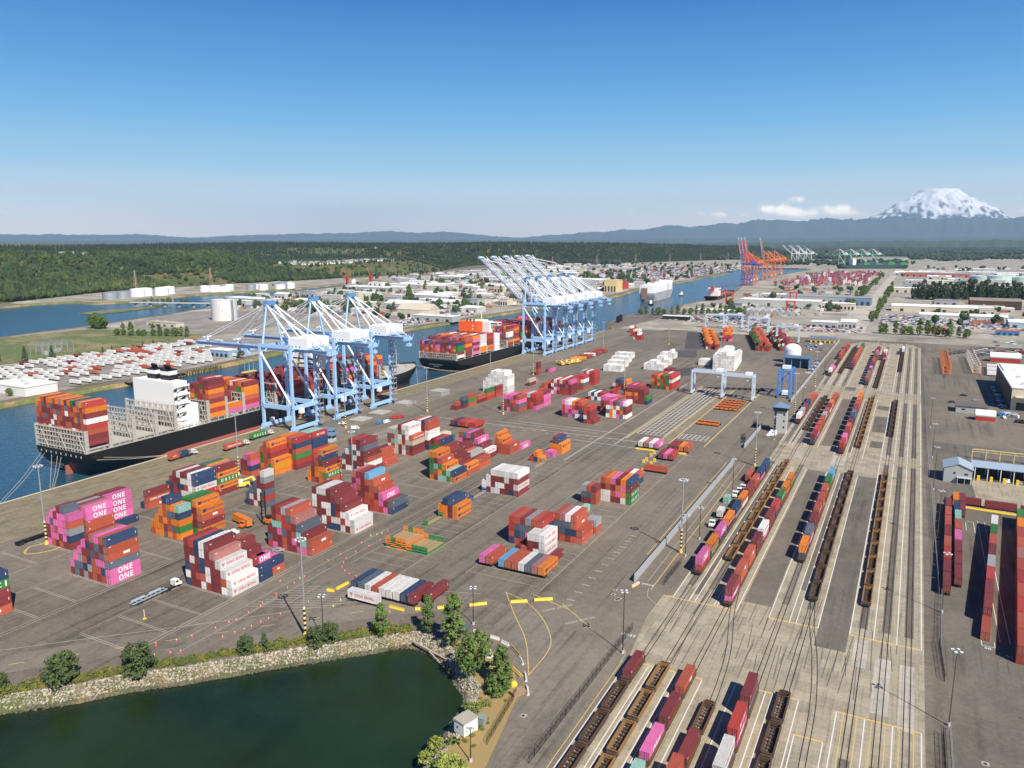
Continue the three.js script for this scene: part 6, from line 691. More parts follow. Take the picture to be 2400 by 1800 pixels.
{ // low green cover along the rock shore
  const q = rng(31), pts = []; const line = [[100, -213], [112, -202.5], [128, -188], [140, -176], [152, -165.5], [163, -154], [174, -142], [183, -131]]; for (let i = 0; i < line.length - 1; i++) for (let k = 0; k < 24; k++) { const t = q(), a = line[i], b = line[i + 1]; pts.push([lerp(a[0], b[0], t) + q() * 2.2 - .2, lerp(a[1], b[1], t) - q() * 2.4 + .6, .55 + q() * q() * .9]); }
  for (let i = 0; i < 26; i++) pts.push([138 + q() * 34, -93 + q() * 9 - 1, .2 + q() * .3]);
  const im = new THREE.InstancedMesh(PT.shrub[0], mat([.12, .145, .04], .92, 0, { side: THREE.DoubleSide, vertexColors: true }), pts.length), m = new THREE.Matrix4(), c = new THREE.Color(); pts.forEach(([u, v, s], i) => { m.makeRotationY(q() * 6); m.scale(V3(s, s * (.6 + q() * .4), s)); m.setPosition(v, 0, -u); im.setMatrixAt(i, m); const k = q(); im.setColorAt(i, c.setRGB(.8 + k * .9, .85 + k * .45, .8)); }); stuff('ground_cover', 'low green brush along the top of the rock shore', 'brush', im);
  sheet('grass_bank', [[134, -90.5], [146, -90], [152, -92.6], [158, -92.8], [166, -95.4], [171, -101], [177, -108.5], [183, -118], [186, -113], [184, -100], [178, -91.5], [168, -85.2], [146, -80.4], [134, -78]], M.dryGrass, .05);
  sheet('grass_strip', [[98, -216], [114, -201.8], [128, -187.6], [140, -175.6], [152, -164.4], [163, -153], [175, -140.4], [185, -130.5], [187, -133.5], [176, -144.5], [164, -157], [152, -168.2], [139, -180], [126, -192], [112, -206], [98, -220]], M.earth, .05); }
{ // riprap
  const q = rng(8), pts = [], g = new THREE.IcosahedronGeometry(1, 1), p = g.attributes.position, seen = {}; for (let i = 0; i < p.count; i++) { const k = [p.getX(i), p.getY(i), p.getZ(i)].map(x => x.toFixed(2)).join(); const s = seen[k] ??= .7 + q() * .5; p.setXYZ(i, p.getX(i) * s, p.getY(i) * s * .7, p.getZ(i) * s); } g.computeVertexNormals();
  for (let i = 2; i < inlet.length - 2; i++) { const a = inlet[i], b = inlet[i + 1], L = Math.hypot(b[0] - a[0], b[1] - a[1]), nu = -(b[1] - a[1]) / L, nv = (b[0] - a[0]) / L; for (let k = 0; k < L * 60; k++) { const t = q(), d = q(), dd = d * 5.6 - .5; pts.push([lerp(a[0], b[0], t) + nu * dd, lerp(a[1], b[1], t) + nv * dd, .12 - Math.max(0, dd) * .79 + q() * .15, .09 + q() * q() * .38]); } }
  const im = new THREE.InstancedMesh(g, mat([.40, .365, .30], .95), pts.length), m = new THREE.Matrix4(), e = new THREE.Euler(), c = new THREE.Color(), r2 = rng(4); pts.forEach(([u, v, y, s], i) => { m.makeRotationFromEuler(e.set(r2() * 6, r2() * 6, r2() * 6)); m.scale(V3(s * 1.2, s, s)); m.setPosition(v, y, -u); im.setMatrixAt(i, m); const k = .5 + r2() * .75, wet = y < -2.2 ? .35 : 1; im.setColorAt(i, c.setRGB(k * wet, k * wet * .98, k * wet * .94)); }); stuff('riprap', 'pale broken rock lining the inlet shore', 'rocks', im);
  for (const [a, b, r, t] of [[[179.5, -127, -.6], [176.5, -112.5, -1.6], .32, 'long bleached drift log lying on the inlet corner rocks'], [[177.6, -120, -1.2], [173.6, -112, -2.2], .25, 'second drift log beside the long one'], [[175, -138, -.8], [174.6, -133.5, -1], .2, 'short drift log below the young tree'], [[119.5, -189.6, -1.6], [116.5, -188.4, -2.6], .2, 'curved pale drift log at the foot of the rock shore']]) single('drift_log', t, 'log', new B().tube([a[1], a[2], -a[0]], [b[1], b[2], -b[0]], r, r * .6, 7).geo(), mat([.40, .34, .26], .9)); }

// ------------------------------------------------------------------ hills, forest and the far mountains
const FOOT = [[-500, -1540], [600, -1545], [900, -1575], [1200, -1700], [1500, -1705], [1800, -1650], [2000, -1640], [2300, -1590], [2500, -1620], [2900, -1790], [3300, -1900], [3650, -1650], [4100, -1350], [5000, -1050], [5800, -820], [6500, -800], [8000, -1500]];
function table(T, x) { let i = 0; while (i < T.length - 2 && x > T[i + 1][0]) i++; const a = T[i], b = T[i + 1]; return lerp(a[1], b[1], Math.min(1, Math.max(0, (x - a[0]) / (b[0] - a[0])))); }
function elev(u, v) { const d = table(FOOT, u) - v; if (d <= 0) return 0; const n = fbm(u / 420, v / 420, 2.2, 4), n2 = fbm(u / 150, v / 150, 6, 3), B = sm(1820, 2050, u) * sm(3150, 2750, u), set = 620 * B, top = lerp(lerp(88, 76, sm(700, 1900, u)), 84, sm(2400, 3200, u)) * lerp(1, .72, sm(4300, 6400, u)) + 24 * fbm(u / 800, v / 800, 5, 4) + 8 * n2; const bench = (40 + 14 * n) * B * sm(0, 230, d); return Math.max(bench, top * sm(set - 40, set + 380 + 170 * n, d + 90 * n)); }
{ const U0 = -400, U1 = 8000, V0 = -7600, V1 = -760, nu = 210, nv = 170, P = [], I = []; for (let i = 0; i <= nu; i++) for (let j = 0; j <= nv; j++) { const u = lerp(U0, U1, i / nu), v = lerp(V1, V0, Math.pow(j / nv, 1.25)), e = elev(u, v); P.push(v, e > 0 ? e : -6, -u); if (i && j) { const a = (i - 1) * (nv + 1) + j - 1; I.push(a, a + nv + 1, a + 1, a + 1, a + nv + 1, a + nv + 2); } } const g = new THREE.BufferGeometry(); g.setAttribute('position', new THREE.Float32BufferAttribute(P, 3)); g.setIndex(I); g.computeVertexNormals(); metreUV(g); struct('hillside', g, mat([.42, .44, .32], .98, 0, { map: rep(earthTex, 520), side: THREE.DoubleSide })); }
const lumpTree = (() => { const q = rng(71), gs = []; for (let i = 0; i < 7; i++) { const g = new THREE.IcosahedronGeometry(.34 + q() * .28, 0); const a = q() * 6.28, R = i ? .5 : 0; g.rotateY(q() * 3); g.rotateX(q() * 3); g.translate(Math.cos(a) * R, .65 + (q() - .4) * .75, Math.sin(a) * R); gs.push(g); } const m = mergeGeometries(gs); m.computeVertexNormals(); return m; })();
const spire = (() => { const gs = []; for (let i = 0; i < 5; i++) { const g = new THREE.ConeGeometry(.44 * (1 - i * .17), .62, 6, 1, true).toNonIndexed(); g.rotateY(i * .7); g.translate(0, .35 + i * .34, 0); gs.push(g); } return mergeGeometries(gs); })();
function forest(name, label, geo, pts, m) { const im = new THREE.InstancedMesh(geo, m, pts.length), mx = new THREE.Matrix4(), c = new THREE.Color(), q = rng(pts.length); pts.forEach(([u, v, y, s, h, k], i) => { mx.makeRotationY(q() * 6.28); mx.scale(V3(s, h, s)); mx.setPosition(v, y, -u); im.setMatrixAt(i, mx); im.setColorAt(i, c.setRGB(...k)); }); return stuff(name, label, 'forest', im); }
const visible = (u, v, pad = .06) => { const p = at(u, v, 40).project(camera); return p.z < 1 && u > 0 && Math.abs(p.x) < 1 + pad; };
{ const q = rng(404), broad = [], conif = []; let n = 0;
  while (n < 84000) { const u = 500 + Math.pow(q(), 1.25) * 5900, d = Math.pow(q(), 1.5) * 2300, v = table(FOOT, u) - 2 - d; n++; if (!visible(u, v)) continue; const dist = Math.hypot(u, v); const e = elev(u, v); const patch = fbm(u / 260, v / 260, 9, 3); if (patch > .30 || (d > 520 && q() < .35)) continue; const bare = Math.abs(u - 1480) < 110 && d < 130 || u > 1960 && u < 2780 && d < 360 || fbm(u / 120, v / 90, 13, 3) > .34; if (bare && q() < .95) continue; if (u < 1400 && Math.abs(d - 352) < 26 + 22 * Math.sin(u / 70)) continue;
    const cf = q() < (d > 480 ? .42 : .10) + sm(1900, 2600, u) * .4, g = (.55 + q() * .75 + patch * .6) * (1 - .25 * sm(2000, 3600, u)), warm = q() * sm(-.3, .3, fbm(u / 180, v / 180, 21, 3));
    if (cf) conif.push([u, v, e - 1, 5 + q() * 4 + u / 1500, 7 + q() * 7, [.018 * g, .036 * g, .020 * g]]); else broad.push([u, v, e - 1.5, 4.2 + q() * q() * 6.5 + u / 1500, 5 + q() * 6, [(.026 + warm * .055) * g, (.054 + warm * .046) * g, (.015 + warm * .006) * g]]); }
  for (let i = 0; i < 900; i++) { const u = 700 + q() * 3800, v = table(FOOT, u) - 390 - q() * 260; if (!visible(u, v) || fbm(u / 130, 3, 8, 2) < -.08) continue; conif.push([u, v, elev(u, v) - 1, 5 + q() * 5, 9 + q() * 7, [.018, .034, .019]]); }
  const fm = mat([1, 1, 1], .95); forest('forest', 'green broadleaf forest covering the long bluff across the water', lumpTree, broad, fm); forest('conifer_forest', 'dark conifers along the crest and the far ridge', spire, conif, mat([1, 1, 1], .95));
  const far = []; for (let i = 0; i < 26000; i++) { const u = 3700 + Math.pow(q(), 1.5) * 14000, v = -2200 + (q() - .5) * 2 * (u * .62) * .5 + u * .2 * q(); if (!visible(u, v)) continue; if (u < 6500 && table(FOOT, u) - v > 0) continue; const p = fbm(u / 900, v / 420, 4, 4); if (p < -.06 + sm(9000, 3700, u) * .16) continue; const s = 9 + q() * 9 + u / 1500, g = .6 + q() * .7; far.push([u, v, 0, s, s * .9, [.030 * g, .052 * g, .026 * g]]); } forest('valley_forest', 'dark woods spread over the far valley floor', lumpTree, far, fm); }
function ridge(R, prof, seed, m, name, rough, depth) { const P = [], I = [], n = 700, K = 7; for (let i = 0; i <= n; i++) { const x = -900 + i / n * 4200; const dir = V3((x - 1200) / 1810, 0, 1); const a = Math.atan2(x - 1200, 1841) - .4787, h = table(prof, x) * (1 + rough * fbm(x / 70, seed, 1, 5) + rough * .5 * fbm(x / 9, seed, 5, 3)); for (let k = 0; k <= K; k++) { const t = k / K, RR = R + (t - .8) * depth, f = k === K ? .75 : Math.pow(t / .86 > 1 ? 1 : t / .86, 1.3), hh = -150 + (h + 150) * f * (1 + (k && k < K - 1 ? .35 * fbm(x / 40, t * 4 + seed, 3, 3) : 0)); P.push(Math.sin(a) * RR, hh, -Math.cos(a) * RR); } if (i) for (let k = 0; k < K; k++) { const b = (i - 1) * (K + 1) + k; I.push(b, b + K + 1, b + 1, b + 1, b + K + 1, b + K + 2); } } const g = new THREE.BufferGeometry(); g.setAttribute('position', new THREE.Float32BufferAttribute(P, 3)); g.setIndex(I); g.computeVertexNormals(); struct(name, g, m); }
const prof = [[-900, 300], [0, 430], [150, 440], [300, 460], [450, 300], [600, 420], [720, 510], [845, 630], [1030, 650], [1150, 390], [1220, 300], [1300, 480], [1400, 640], [1500, 740], [1560, 960], [1680, 1080], [1750, 1240], [1880, 1290], [2000, 1330], [2200, 1330], [2400, 1260], [3300, 900]];
ridge(36500, prof.map(([x, h]) => [x, 120 + (h - 120) * .74]), 3.3, mat([.045, .06, .04], .98, 0, { side: THREE.DoubleSide }), 'mountain_range', .3, 5000);
ridge(24000, prof.map(([x, h]) => [x, 70 + h * .09]), 7.7, mat([.045, .07, .05], .98, 0, { side: THREE.DoubleSide }), 'foothill_range', .4, 4000);
ridge(13000, [[-900, 60], [1300, 70], [1560, 60], [1900, 95], [2150, 110], [2400, 120], [3300, 130]], 1.9, mat([.04, .062, .03], .98, 0, { side: THREE.DoubleSide }), 'foothill_range', .5, 2600);
{ // the snow mountain
  const n = 150, P = [], I = [], C = [], cu = 41500, cv = 605; for (let i = 0; i <= n; i++) for (let j = 0; j <= n; j++) { const a = (i / n - .5) * 21000, b = (j / n - .5) * 19000, r = Math.hypot(b, a * .9), an = Math.atan2(a, b); const ridgeN = fbm(Math.cos(an) * 4 + 3, Math.sin(an) * 4, 1, 4); let h = 4800 * Math.pow(Math.max(0, 1 - r / (7900 * (1 + .2 * ridgeN))), 1.18) + 260 * fbm(a / 900, b / 900, 4, 5) * sm(8600, 2000, r) * 2.2; h = Math.min(h, 4080 + 120 * fbm(a / 700, b / 700, 2, 3)) + 1150 * sm(11500, 5000, r) * .35; P.push(cv + a * .553, h * .553 - 40, -(cu + b * .35)); const sn = sm(-.08, .16, (h - 2250) / 3600 + fbm(a / 380, b / 800, 7, 4) * 1.25 + ridgeN * .3); C.push(lerp(.07, .84, sn), lerp(.075, .84, sn), lerp(.085, .86, sn)); if (i && j) { const q = (i - 1) * (n + 1) + j - 1; I.push(q, q + 1, q + n + 1, q + 1, q + n + 2, q + n + 1); } } const g = new THREE.BufferGeometry(); g.setAttribute('position', new THREE.Float32BufferAttribute(P, 3)); g.setAttribute('color', new THREE.Float32BufferAttribute(C, 3)); g.setIndex(I); g.computeVertexNormals(); struct('snow_mountain', g, mat([1, 1, 1], .9, 0, { vertexColors: true, side: THREE.DoubleSide })); }

// ------------------------------------------------------------------ far shore and inland: buildings, tanks, ships, cranes, trailers, trees
function warehouse(u, v, lu, lv, h, label, { wall = M.wallGrey, roof = M.roofWhite, turn = 0, group, name = 'warehouse', doors = 4, gable = 0 } = {}) { const o = thing(name, label, 'building', [u, v, 0], turn, group); const w = new B(); w.base(lv, h, lu, 0, 0, 0); w.to('wall', wall, o); if (gable) { const s = new THREE.Shape(); s.moveTo(-lu / 2 - .5, 0); s.lineTo(lu / 2 + .5, 0); s.lineTo(0, gable); const g = new THREE.ExtrudeGeometry(s, { depth: lv + 1, bevelEnabled: false }); g.rotateY(Math.PI / 2); g.translate(-lv / 2 - .5, h, 0); part('roof', g, roof, o); } else { const r = new B(); r.base(lv + .8, .7, lu + .8, 0, h, 0); r.to('roof', roof, o); const k = new B(); for (let i = 0; i < 3; i++) { } } for (let i = 0; i < doors; i++) { const d = new B(); d.base(Math.min(5, lv / doors * .5), h * .5, .2, (-.5 + (i + .5) / doors) * lv, .1, lu / 2 + .12); d.to('door', M.darkSteel, o); } if (!gable && lv > 40) for (let i = 0; i < 3; i++) { const q = new B(); q.base(3, 1.6, 3, (-.3 + i * .3) * lv, h + .7, (i - 1) * lu * .2); q.to('roof_unit', M.wall, o); } return o; }
const W_ = (u, v, lu, lv, h, label, o) => warehouse(u, v, lu, lv, h, label, o);
W_(1512, -220, 46, 140, 11, 'long white-roofed shed across the near channel bend', { wall: M.wall }); W_(1492, -118, 30, 54, 10, 'cream shed with a row of dark openings by the inland road', { wall: M.wallCream, doors: 9 }); W_(1640, -170, 60, 120, 12, 'grey flat-roofed plant building behind the long shed', { roof: M.roofGrey }); W_(1600, -90, 40, 40, 14, 'dark grey plant building with blue hoods', { roof: M.roofGrey, wall: M.roofBlue }); W_(1700, -250, 36, 70, 9, 'white shed behind the moored cargo ship', {});
for (let i = 0; i < 9; i++) { const o = thing('arched_shed', 'low dark arched shed in the row by the channel bend', 'shed', [1340, -246 + i * 9.4, 0], 0, 'row of arched sheds'); const g = new THREE.CylinderGeometry(4.7, 4.7, 60, 14, 1, false, -Math.PI / 2, Math.PI); g.rotateX(-Math.PI / 2); g.rotateZ(0); const a = new THREE.CylinderGeometry(4.7, 4.7, 60, 14, 1, false, 0, Math.PI); a.rotateX(Math.PI / 2); a.rotateZ(Math.PI / 2 * 0); const q = new THREE.CylinderGeometry(4.7, 4.7, 60, 16); q.rotateX(Math.PI / 2); q.translate(0, 3.4, 0); part('vault', q, i % 2 ? M.roofGrey : M.wallGrey, o); const w = new B(); w.base(9.2, 3.4, 59, 0, 0, 0); w.to('wall', M.brown, o); }
W_(1507, 31, 36, 128, 9, 'long pale low warehouse past the rail fan', { wall: M.wallCream, gable: 3 }); W_(1622, 128, 50, 78, 15, 'big brown-roofed open shed beside the dark wood', { wall: M.brown, roof: mat([.24, .20, .17], .9), gable: 4 }); W_(1560, 122, 24, 60, 6, 'cream low store before the brown-roofed shed', { wall: M.wallCream }); W_(1290, 150, 40, 60, 8, 'pale blue metal shed among parked cars', { wall: mat([.34, .42, .50], .7), gable: 3 }); W_(1180, 30, 8, 22, 4.4, 'red shed behind the roadside trees', { wall: paintOf.red, roof: paintOf.red }); W_(1170, 110, 10, 26, 6, 'blue-sided box store with orange roof edge', { wall: paintOf.blue, roof: M.orange });
W_(2050, -10, 44, 70, 10, 'cream office block past the dark wood', { wall: M.wallCream }); W_(2250, 10, 40, 80, 9, 'grey flat store behind the cream office', { roof: M.roofGrey }); W_(2480, 20, 40, 90, 9, 'long pale store with trailers in front', {}); W_(2980, 60, 90, 190, 12, 'wide red-sided terminal building with grey roof', { wall: mat([.45, .12, .08], .8), roof: M.roofGrey, doors: 10 }); W_(3120, 260, 60, 200, 12, 'pale terminal building beyond the red-sided one', {}); for (let i = 0; i < 8; i++) W_(3050 + (i % 2) * 50, -60 + i * 14, 50, 12, 9, 'white sawtooth roofed bay at the end of the inland road', { group: 'white sawtooth bays', gable: 5, doors: 1 });
W_(1160, -108, 24, 34, 8, 'white service building with dark window band by the road mouth', { wall: M.wallGrey }); W_(1180, -78, 26, 20, 8, 'white gabled shop beside the road mouth', { gable: 3, wall: M.wallGrey }); W_(1215, -250, 14, 44, 6, 'long dark-windowed office by the channel end', { wall: M.roofBlue, roof: M.roofGrey }); W_(1170, -322, 12, 40, 5.5, 'dark low office with pale roof at the channel end', { wall: M.black }); W_(1300, -290, 30, 60, 6, 'white flat store between the office and the sheds', {});
W_(1480, -1148, 46, 130, 12, 'big white warehouse with a row of dock doors across the creek', { doors: 12 }); W_(1640, -1105, 90, 150, 12, 'largest white-roofed warehouse on the flats across the channel', {}); W_(1560, -1500, 30, 50, 10, 'white shed beside the red harbour cranes', {}); W_(362, -631, 26, 46, 7, 'low white office on the bank opposite the black stern', { wall: M.white, doors: 0 }); W_(575, -640, 12, 26, 7, 'blue-sided white-roofed shed at the trailer lot', { wall: mat([.22, .34, .50], .7) }); W_(748, -946, 14, 62, 5, 'long low tan shed by the creek bank', { wall: M.wallCream, roof: mat([.40, .36, .28], .9) });
W_(985, -640, 22, 70, 8, 'long white shed by the far bank car lot', {}); W_(1010, -690, 30, 60, 14, 'tan aggregate plant mound shed', { wall: M.wallCream, roof: mat([.5, .45, .36], .9), gable: 9 }); W_(1130, -800, 40, 62, 11, 'white curved-roof hall by the tall concrete silo', { gable: 5 }); W_(1100, -880, 14, 14, 30, 'tall square cream silo block on the flats', { wall: M.wallCream, doors: 1 }); W_(1760, -640, 44, 30, 26, 'yellow elevator building on the far bank', { wall: mat([.62, .50, .24], .8), roof: mat([.62, .50, .24], .8) }); W_(1860, -668, 40, 50, 18, 'red bulk shed beside the yellow elevator', { wall: paintOf.red, roof: paintOf.red }); W_(1700, -700, 50, 60, 18, 'grey steep-roofed bulk shed behind the yellow elevator', { roof: M.roofGrey, gable: 12 }); W_(2050, -900, 90, 260, 12, 'very long white warehouse behind the raised booms', {});
{ const q = rng(66), used = []; const ok = (u, v, a, b) => { for (const [x, y, c, d] of used) if (Math.abs(u - x) < (a + c) / 2 + 6 && Math.abs(v - y) < (b + d) / 2 + 6) return false; used.push([u, v, a, b]); return true; }; let n = 0, k = 0;
  const looks = [[M.roofWhite, M.wall, 'white-roofed'], [mat([.50, .48, .44], .8), M.wallCream, 'pale tan'], [M.roofGrey, M.wallGrey, 'grey-roofed'], [mat([.74, .73, .70], .7), M.white, 'bright white'], [mat([.30, .13, .09], .8), M.wallGrey, 'rust-roofed']];
  while (n < 230 && k++ < 9000) { const left = q() < .62, u = left ? 1000 + q() * 2500 : 1150 + q() * 2400, v = left ? -660 - q() * (u > 1950 ? 950 : 640) : 40 + q() * (u * .24); if (!visible(u, v, -.02)) continue; if (left && v < table([[900, -1050], [1150, -1180], [1600, -1300], [1900, -1380], [2000, -1500], [3600, -1500]], u)) continue; if (!left && (u > 1770 && u < 1930 && v < 260 || u < 1330 && v < 120)) continue; if (left && u > 2150 && v > -1000) continue; const big = q() < .3, lu = big ? 20 + q() * 46 : 10 + q() * 20, lv = big ? 40 + q() * 80 : 12 + q() * 36; if (!ok(u, v, lu, lv)) continue; const lk = looks[Math.floor(q() * q() * 5)]; const near = u < 1400; warehouse(u, v, lu, lv, 5 + q() * 8, `${lk[2]} industrial shed on the ${left ? 'flats across the channel' : 'flats past the rail fan'}`, { roof: lk[0], wall: lk[1], group: left ? `${lk[2]} sheds across the channel` : `${lk[2]} sheds past the rail fan`, doors: u < 1700 ? 3 : 1, gable: q() < .25 ? 3 : 0, turn: left ? -.05 : 0 }); n++; } }
// houses
{ const q = rng(12), wallM = [M.white, M.wallCream, M.wallGrey], roofM = [M.roofGrey, mat([.16, .13, .12], .9), mat([.34, .32, .30], .9)]; function house(u, v, label, group) { const y = elev(u, v), o = thing('house', label, 'house', [u, v, y - .5], q() * 3, group); const k = 1 + q() * .4; const w = new B(); w.base(9 * k, 6.4, 12, 0, 0, 0); w.to('wall', wallM[Math.floor(q() * 3)], o); const s = new THREE.Shape(); s.moveTo(-5.2 * k, 0); s.lineTo(5.2 * k, 0); s.lineTo(0, 3.4); const g = new THREE.ExtrudeGeometry(s, { depth: 13, bevelEnabled: false }); g.translate(0, 6.4, -6.5); part('roof', g, roofM[Math.floor(q() * 3)], o); const d = new B(); d.base(1.2, 1.4, .1, 2, 2.6, 6.03); d.to('window', M.glass, o); }
  for (let i = 0; i < 96; i++) { const u = 2060 + (i % 24) * 26 + q() * 12, row = Math.floor(i / 24), v = table(FOOT, u) - 250 - row * 40 - q() * 10; house(u, v, 'pale house in the rows on the bench above the brown slope', 'houses on the bench'); } for (let i = 0; i < 20; i++) { const u = 860 + i * 27 + q() * 30; house(u, table(FOOT, u) - 362 - q() * 14, 'pale house among trees on the bluff crest', 'houses on the bluff crest'); } for (let i = 0; i < 34; i++) { const u = 2700 + q() * 1500; house(u, table(FOOT, u) - 260 - q() * 420, 'pale house among trees on the far ridge', 'houses on the far ridge'); } }
// tanks
function tank(u, v, r, h, label, m = M.craneWhite, group) { const o = thing('storage_tank', label, 'tank', [u, v, 0], 0, group); const c = new B(); c.cyl(r, h, 0, 0, 0, 32); c.to('shell', m, o); const t = new THREE.ConeGeometry(r * 1.01, r * .12, 32); t.translate(0, h + r * .06, 0); part('roof', t, m, o); const s = new B(); for (let i = 0; i < 8; i++) { const a = i * .22; s.base(.9, .2, 1.6, Math.cos(a) * (r + .5), h * i / 8 + .4, Math.sin(a) * (r + .5)); } s.to('stair', M.galv, o); return o; }
{ const o = tank(846, -934, 19, 31, 'single very large white tank on the bare pad by the creek', mat([.62, .61, .60], .6)); const q = new B(); for (let i = 0; i < 9; i++) q.base(3.5, .3, 3.5, 19.5, 2 + i * 3.5, 3); for (const x of [18, 21]) for (const z of [1.4, 4.6]) q.base(.3, 35, .3, x, 0, z); q.to('stair_tower', M.galv, o); const p = new B(); p.base(16, 1, 8, 0, 33.6, 0); p.base(1.2, 34, 1.2, -20.5, 0, 6); p.to('top_platform', M.steel, o); }
[[1026, -1458, M.galv], [1062, -1468, M.galv], [1105, -1478, M.craneWhite], [1130, -1486, M.craneWhite], [1160, -1470, M.craneWhite], [1197, -1493, M.craneWhite]].forEach(([u, v, m], i) => tank(u + 12, v - 14, i === 5 ? 13 : 15, i < 2 ? 14 : 16.5, `${m === M.galv ? 'grey' : 'white'} tank in the first creekside farm, ${ORD[i + 1]} from the bridge`, m)); [[1283, -1478], [1298, -1462], [1316, -1446], [1376, -1424], [1390, -1398], [1440, -1392], [1470, -1385], [1500, -1440], [1420, -1440], [1350, -1470]].forEach(([u, v], i) => tank(u + 14, v - 14, 11 + (i % 3), i % 3 === 2 ? 11 : 14, `${i % 4 === 3 ? 'grey' : 'white'} tank in the second creekside farm, ${ORD[i + 1]} along the bank`, i % 4 === 3 ? M.galv : M.craneWhite)); [[2620, 164, 26], [2560, 207, 30], [2585, 262, 26], [2650, 232, 22], [2680, 285, 22]].forEach(([u, v, r], i) => tank(u, v, r, 18 + (i % 2) * 4, `pale green tank, ${ORD[i + 1]} behind the dark wood`, mat([.46, .56, .52], .6)));
// bridge, pylons, harbour cranes, substation
{ const o = thing('road_bridge', 'low grey road bridge over the creek', 'bridge', [0, 0, 0]); const q = new B(); q.bar([-1310, 5, -965], [-1150, 5, -1016], 9, 1.6); q.to('deck', M.wall, o); for (let i = 0; i < 6; i++) { const t = i / 5, p = new B(); p.base(7, 9, 2, lerp(-1300, -1160, t), -4.6, lerp(-968, -1013, t)); p.to('pier', M.wallGrey, o); } }
function pylon(u, v, h, label) { const o = thing('power_pylon', label, 'pylon', [u, v, elev(u, v)]); const q = new B(); for (const x of [-1, 1]) for (const z of [-1, 1]) q.bar([x * 3.6, 0, z * 3.6], [x * .6, h, z * .6], .4); for (let i = 1; i < 6; i++) { const y = h * i / 6, r = lerp(3.6, .6, i / 6); for (const [a, b] of [[[-r, y, -r], [r, y - h / 7, r]], [[r, y, -r], [-r, y - h / 7, r]]]) q.bar(a, b, .25); } q.to('lattice', mat([.55, .35, .30], .7), o); const a = new B(); for (const k of [.72, .84, .95]) a.base(16 * (1.3 - k), .8, .8, 0, h * k, 0); a.to('crossarm', mat([.50, .14, .08], .7), o); }
pylon(1180, -1580, 52, 'red and white lattice pylon behind the first tank farm'); pylon(1390, -1575, 52, 'red and white lattice pylon behind the second tank farm'); for (let i = 0; i < 7; i++) pylon(3300 + i * 330, -1500 + i * 90, 46, `grey-red lattice pylon, ${ORD[i + 1]} along the far ridge foot`);
for (const [u, v, t] of [[1700, -1395, 'red jib crane at the creek shipyard, the first'], [1760, -1360, 'red jib crane at the creek shipyard, the second']]) { const o = thing('harbour_crane', t, 'crane', [u, v, 0]); const q = new B(); q.base(6, 16, 6, 0, 0, 0); q.base(8, 6, 8, 0, 16, 0); q.to('tower', paintOf.red, o); const j = new B(); j.bar([0, 20, 0], [-8, 46, 8], 1.6); j.to('jib', mat([.35, .10, .08], .7), o); }
{ const o = thing('substation', 'grey lattice electrical substation in the grass field', 'substation', [505, -822, 0]); for (let i = 0; i < 6; i++) { const q = new B(); for (const x of [-10, 0, 10]) { q.base(.5, 13, .5, x, 0, i * 7 - 18); } q.base(21, .5, .5, 0, 12.5, i * 7 - 18); q.base(21, .4, .4, 0, 8, i * 7 - 18); q.to('gantry_frame', M.galv, o); } const t = new B(); for (let i = 0; i < 4; i++) t.base(4, 4, 4, -6 + i * 4.5, 0, -10 + i * 7); t.to('transformer', M.wallGrey, o); }
// vessels on the channel
{ const o = thing('car_carrier', 'tall white and grey car carrier with stern ramp in the channel', 'ship', [1530, -484, 0], .06); part('hull', hullGeo(198, 32, 14, -4, (k) => k > .85 ? 2 : 0, { deck: 14, st0: .8 }), mat([.36, .36, .38], .6), o); const g = hullGeo(192, 31.6, 29, 14, () => 0, { deck: 14, full: -8, st0: .98 }); part('garage_decks', g, M.shipWhite, o); const d = deckGeo(192, 31.6, 28.9); part('top_deck', d, M.shipWhite, o); const r = new B(); r.base(12, 22, 1, -5, 2, 1.2); r.to('stern_ramp', mat([.22, .14, .11], .8), o); const b = new B(); b.base(28, 4, 14, 0, 29, -166); b.base(5, 5, 6, -4, 29, -30); b.tube([0, 33, -166], [0, 42, -166], .4); b.to('bridge', M.shipWhite, o); const m = new B(); m.base(.3, 27, 4, 15.9, 2, -120); m.to('side_ramp', mat([.25, .20, .18], .8), o); const tx = textGeo('AUTO CARRIER', 6); tx.dispose?.(); }
{ const o = thing('cargo_ship', 'black cargo ship with white deckhouse and red funnel moored past the bend', 'ship', [1606, -372, 0], -.04); part('hull', hullGeo(165, 27, 6.5, -4, (k) => k > .8 ? 3 : 0, { deck: 6.5, st0: .7 }), M.hull, o); part('deck', deckGeo(165, 27, 6.3), mat([.30, .08, .06], .8), o); const h = new B(); h.base(24, 11, 15, 0, 6.4, -22); h.base(16, 5, 9, 0, 17.4, -22); h.base(26, 2.4, 5, 0, 20, -26); h.to('deckhouse', M.shipWhite, o); const f = new B(); f.base(6, 9, 6, 0, 17, -12); f.to('funnel', mat([.52, .05, .06], .6), o); for (let i = 0; i < 3; i++) { const c = new B(); c.tube([0, 6, -62 - i * 30], [0, 21, -62 - i * 30], 1.2, .8); c.bar([0, 19, -62 - i * 30], [4, 27, -46 - i * 30], .9); c.to('deck_crane', mat([.42, .12, .08], .7), o); } for (let i = 0; i < 4; i++) { const k = new B(); k.base(18, 2, 17, 0, 6.3, -52 - i * 28); k.to('hatch', mat([.36, .12, .09], .8), o); } }
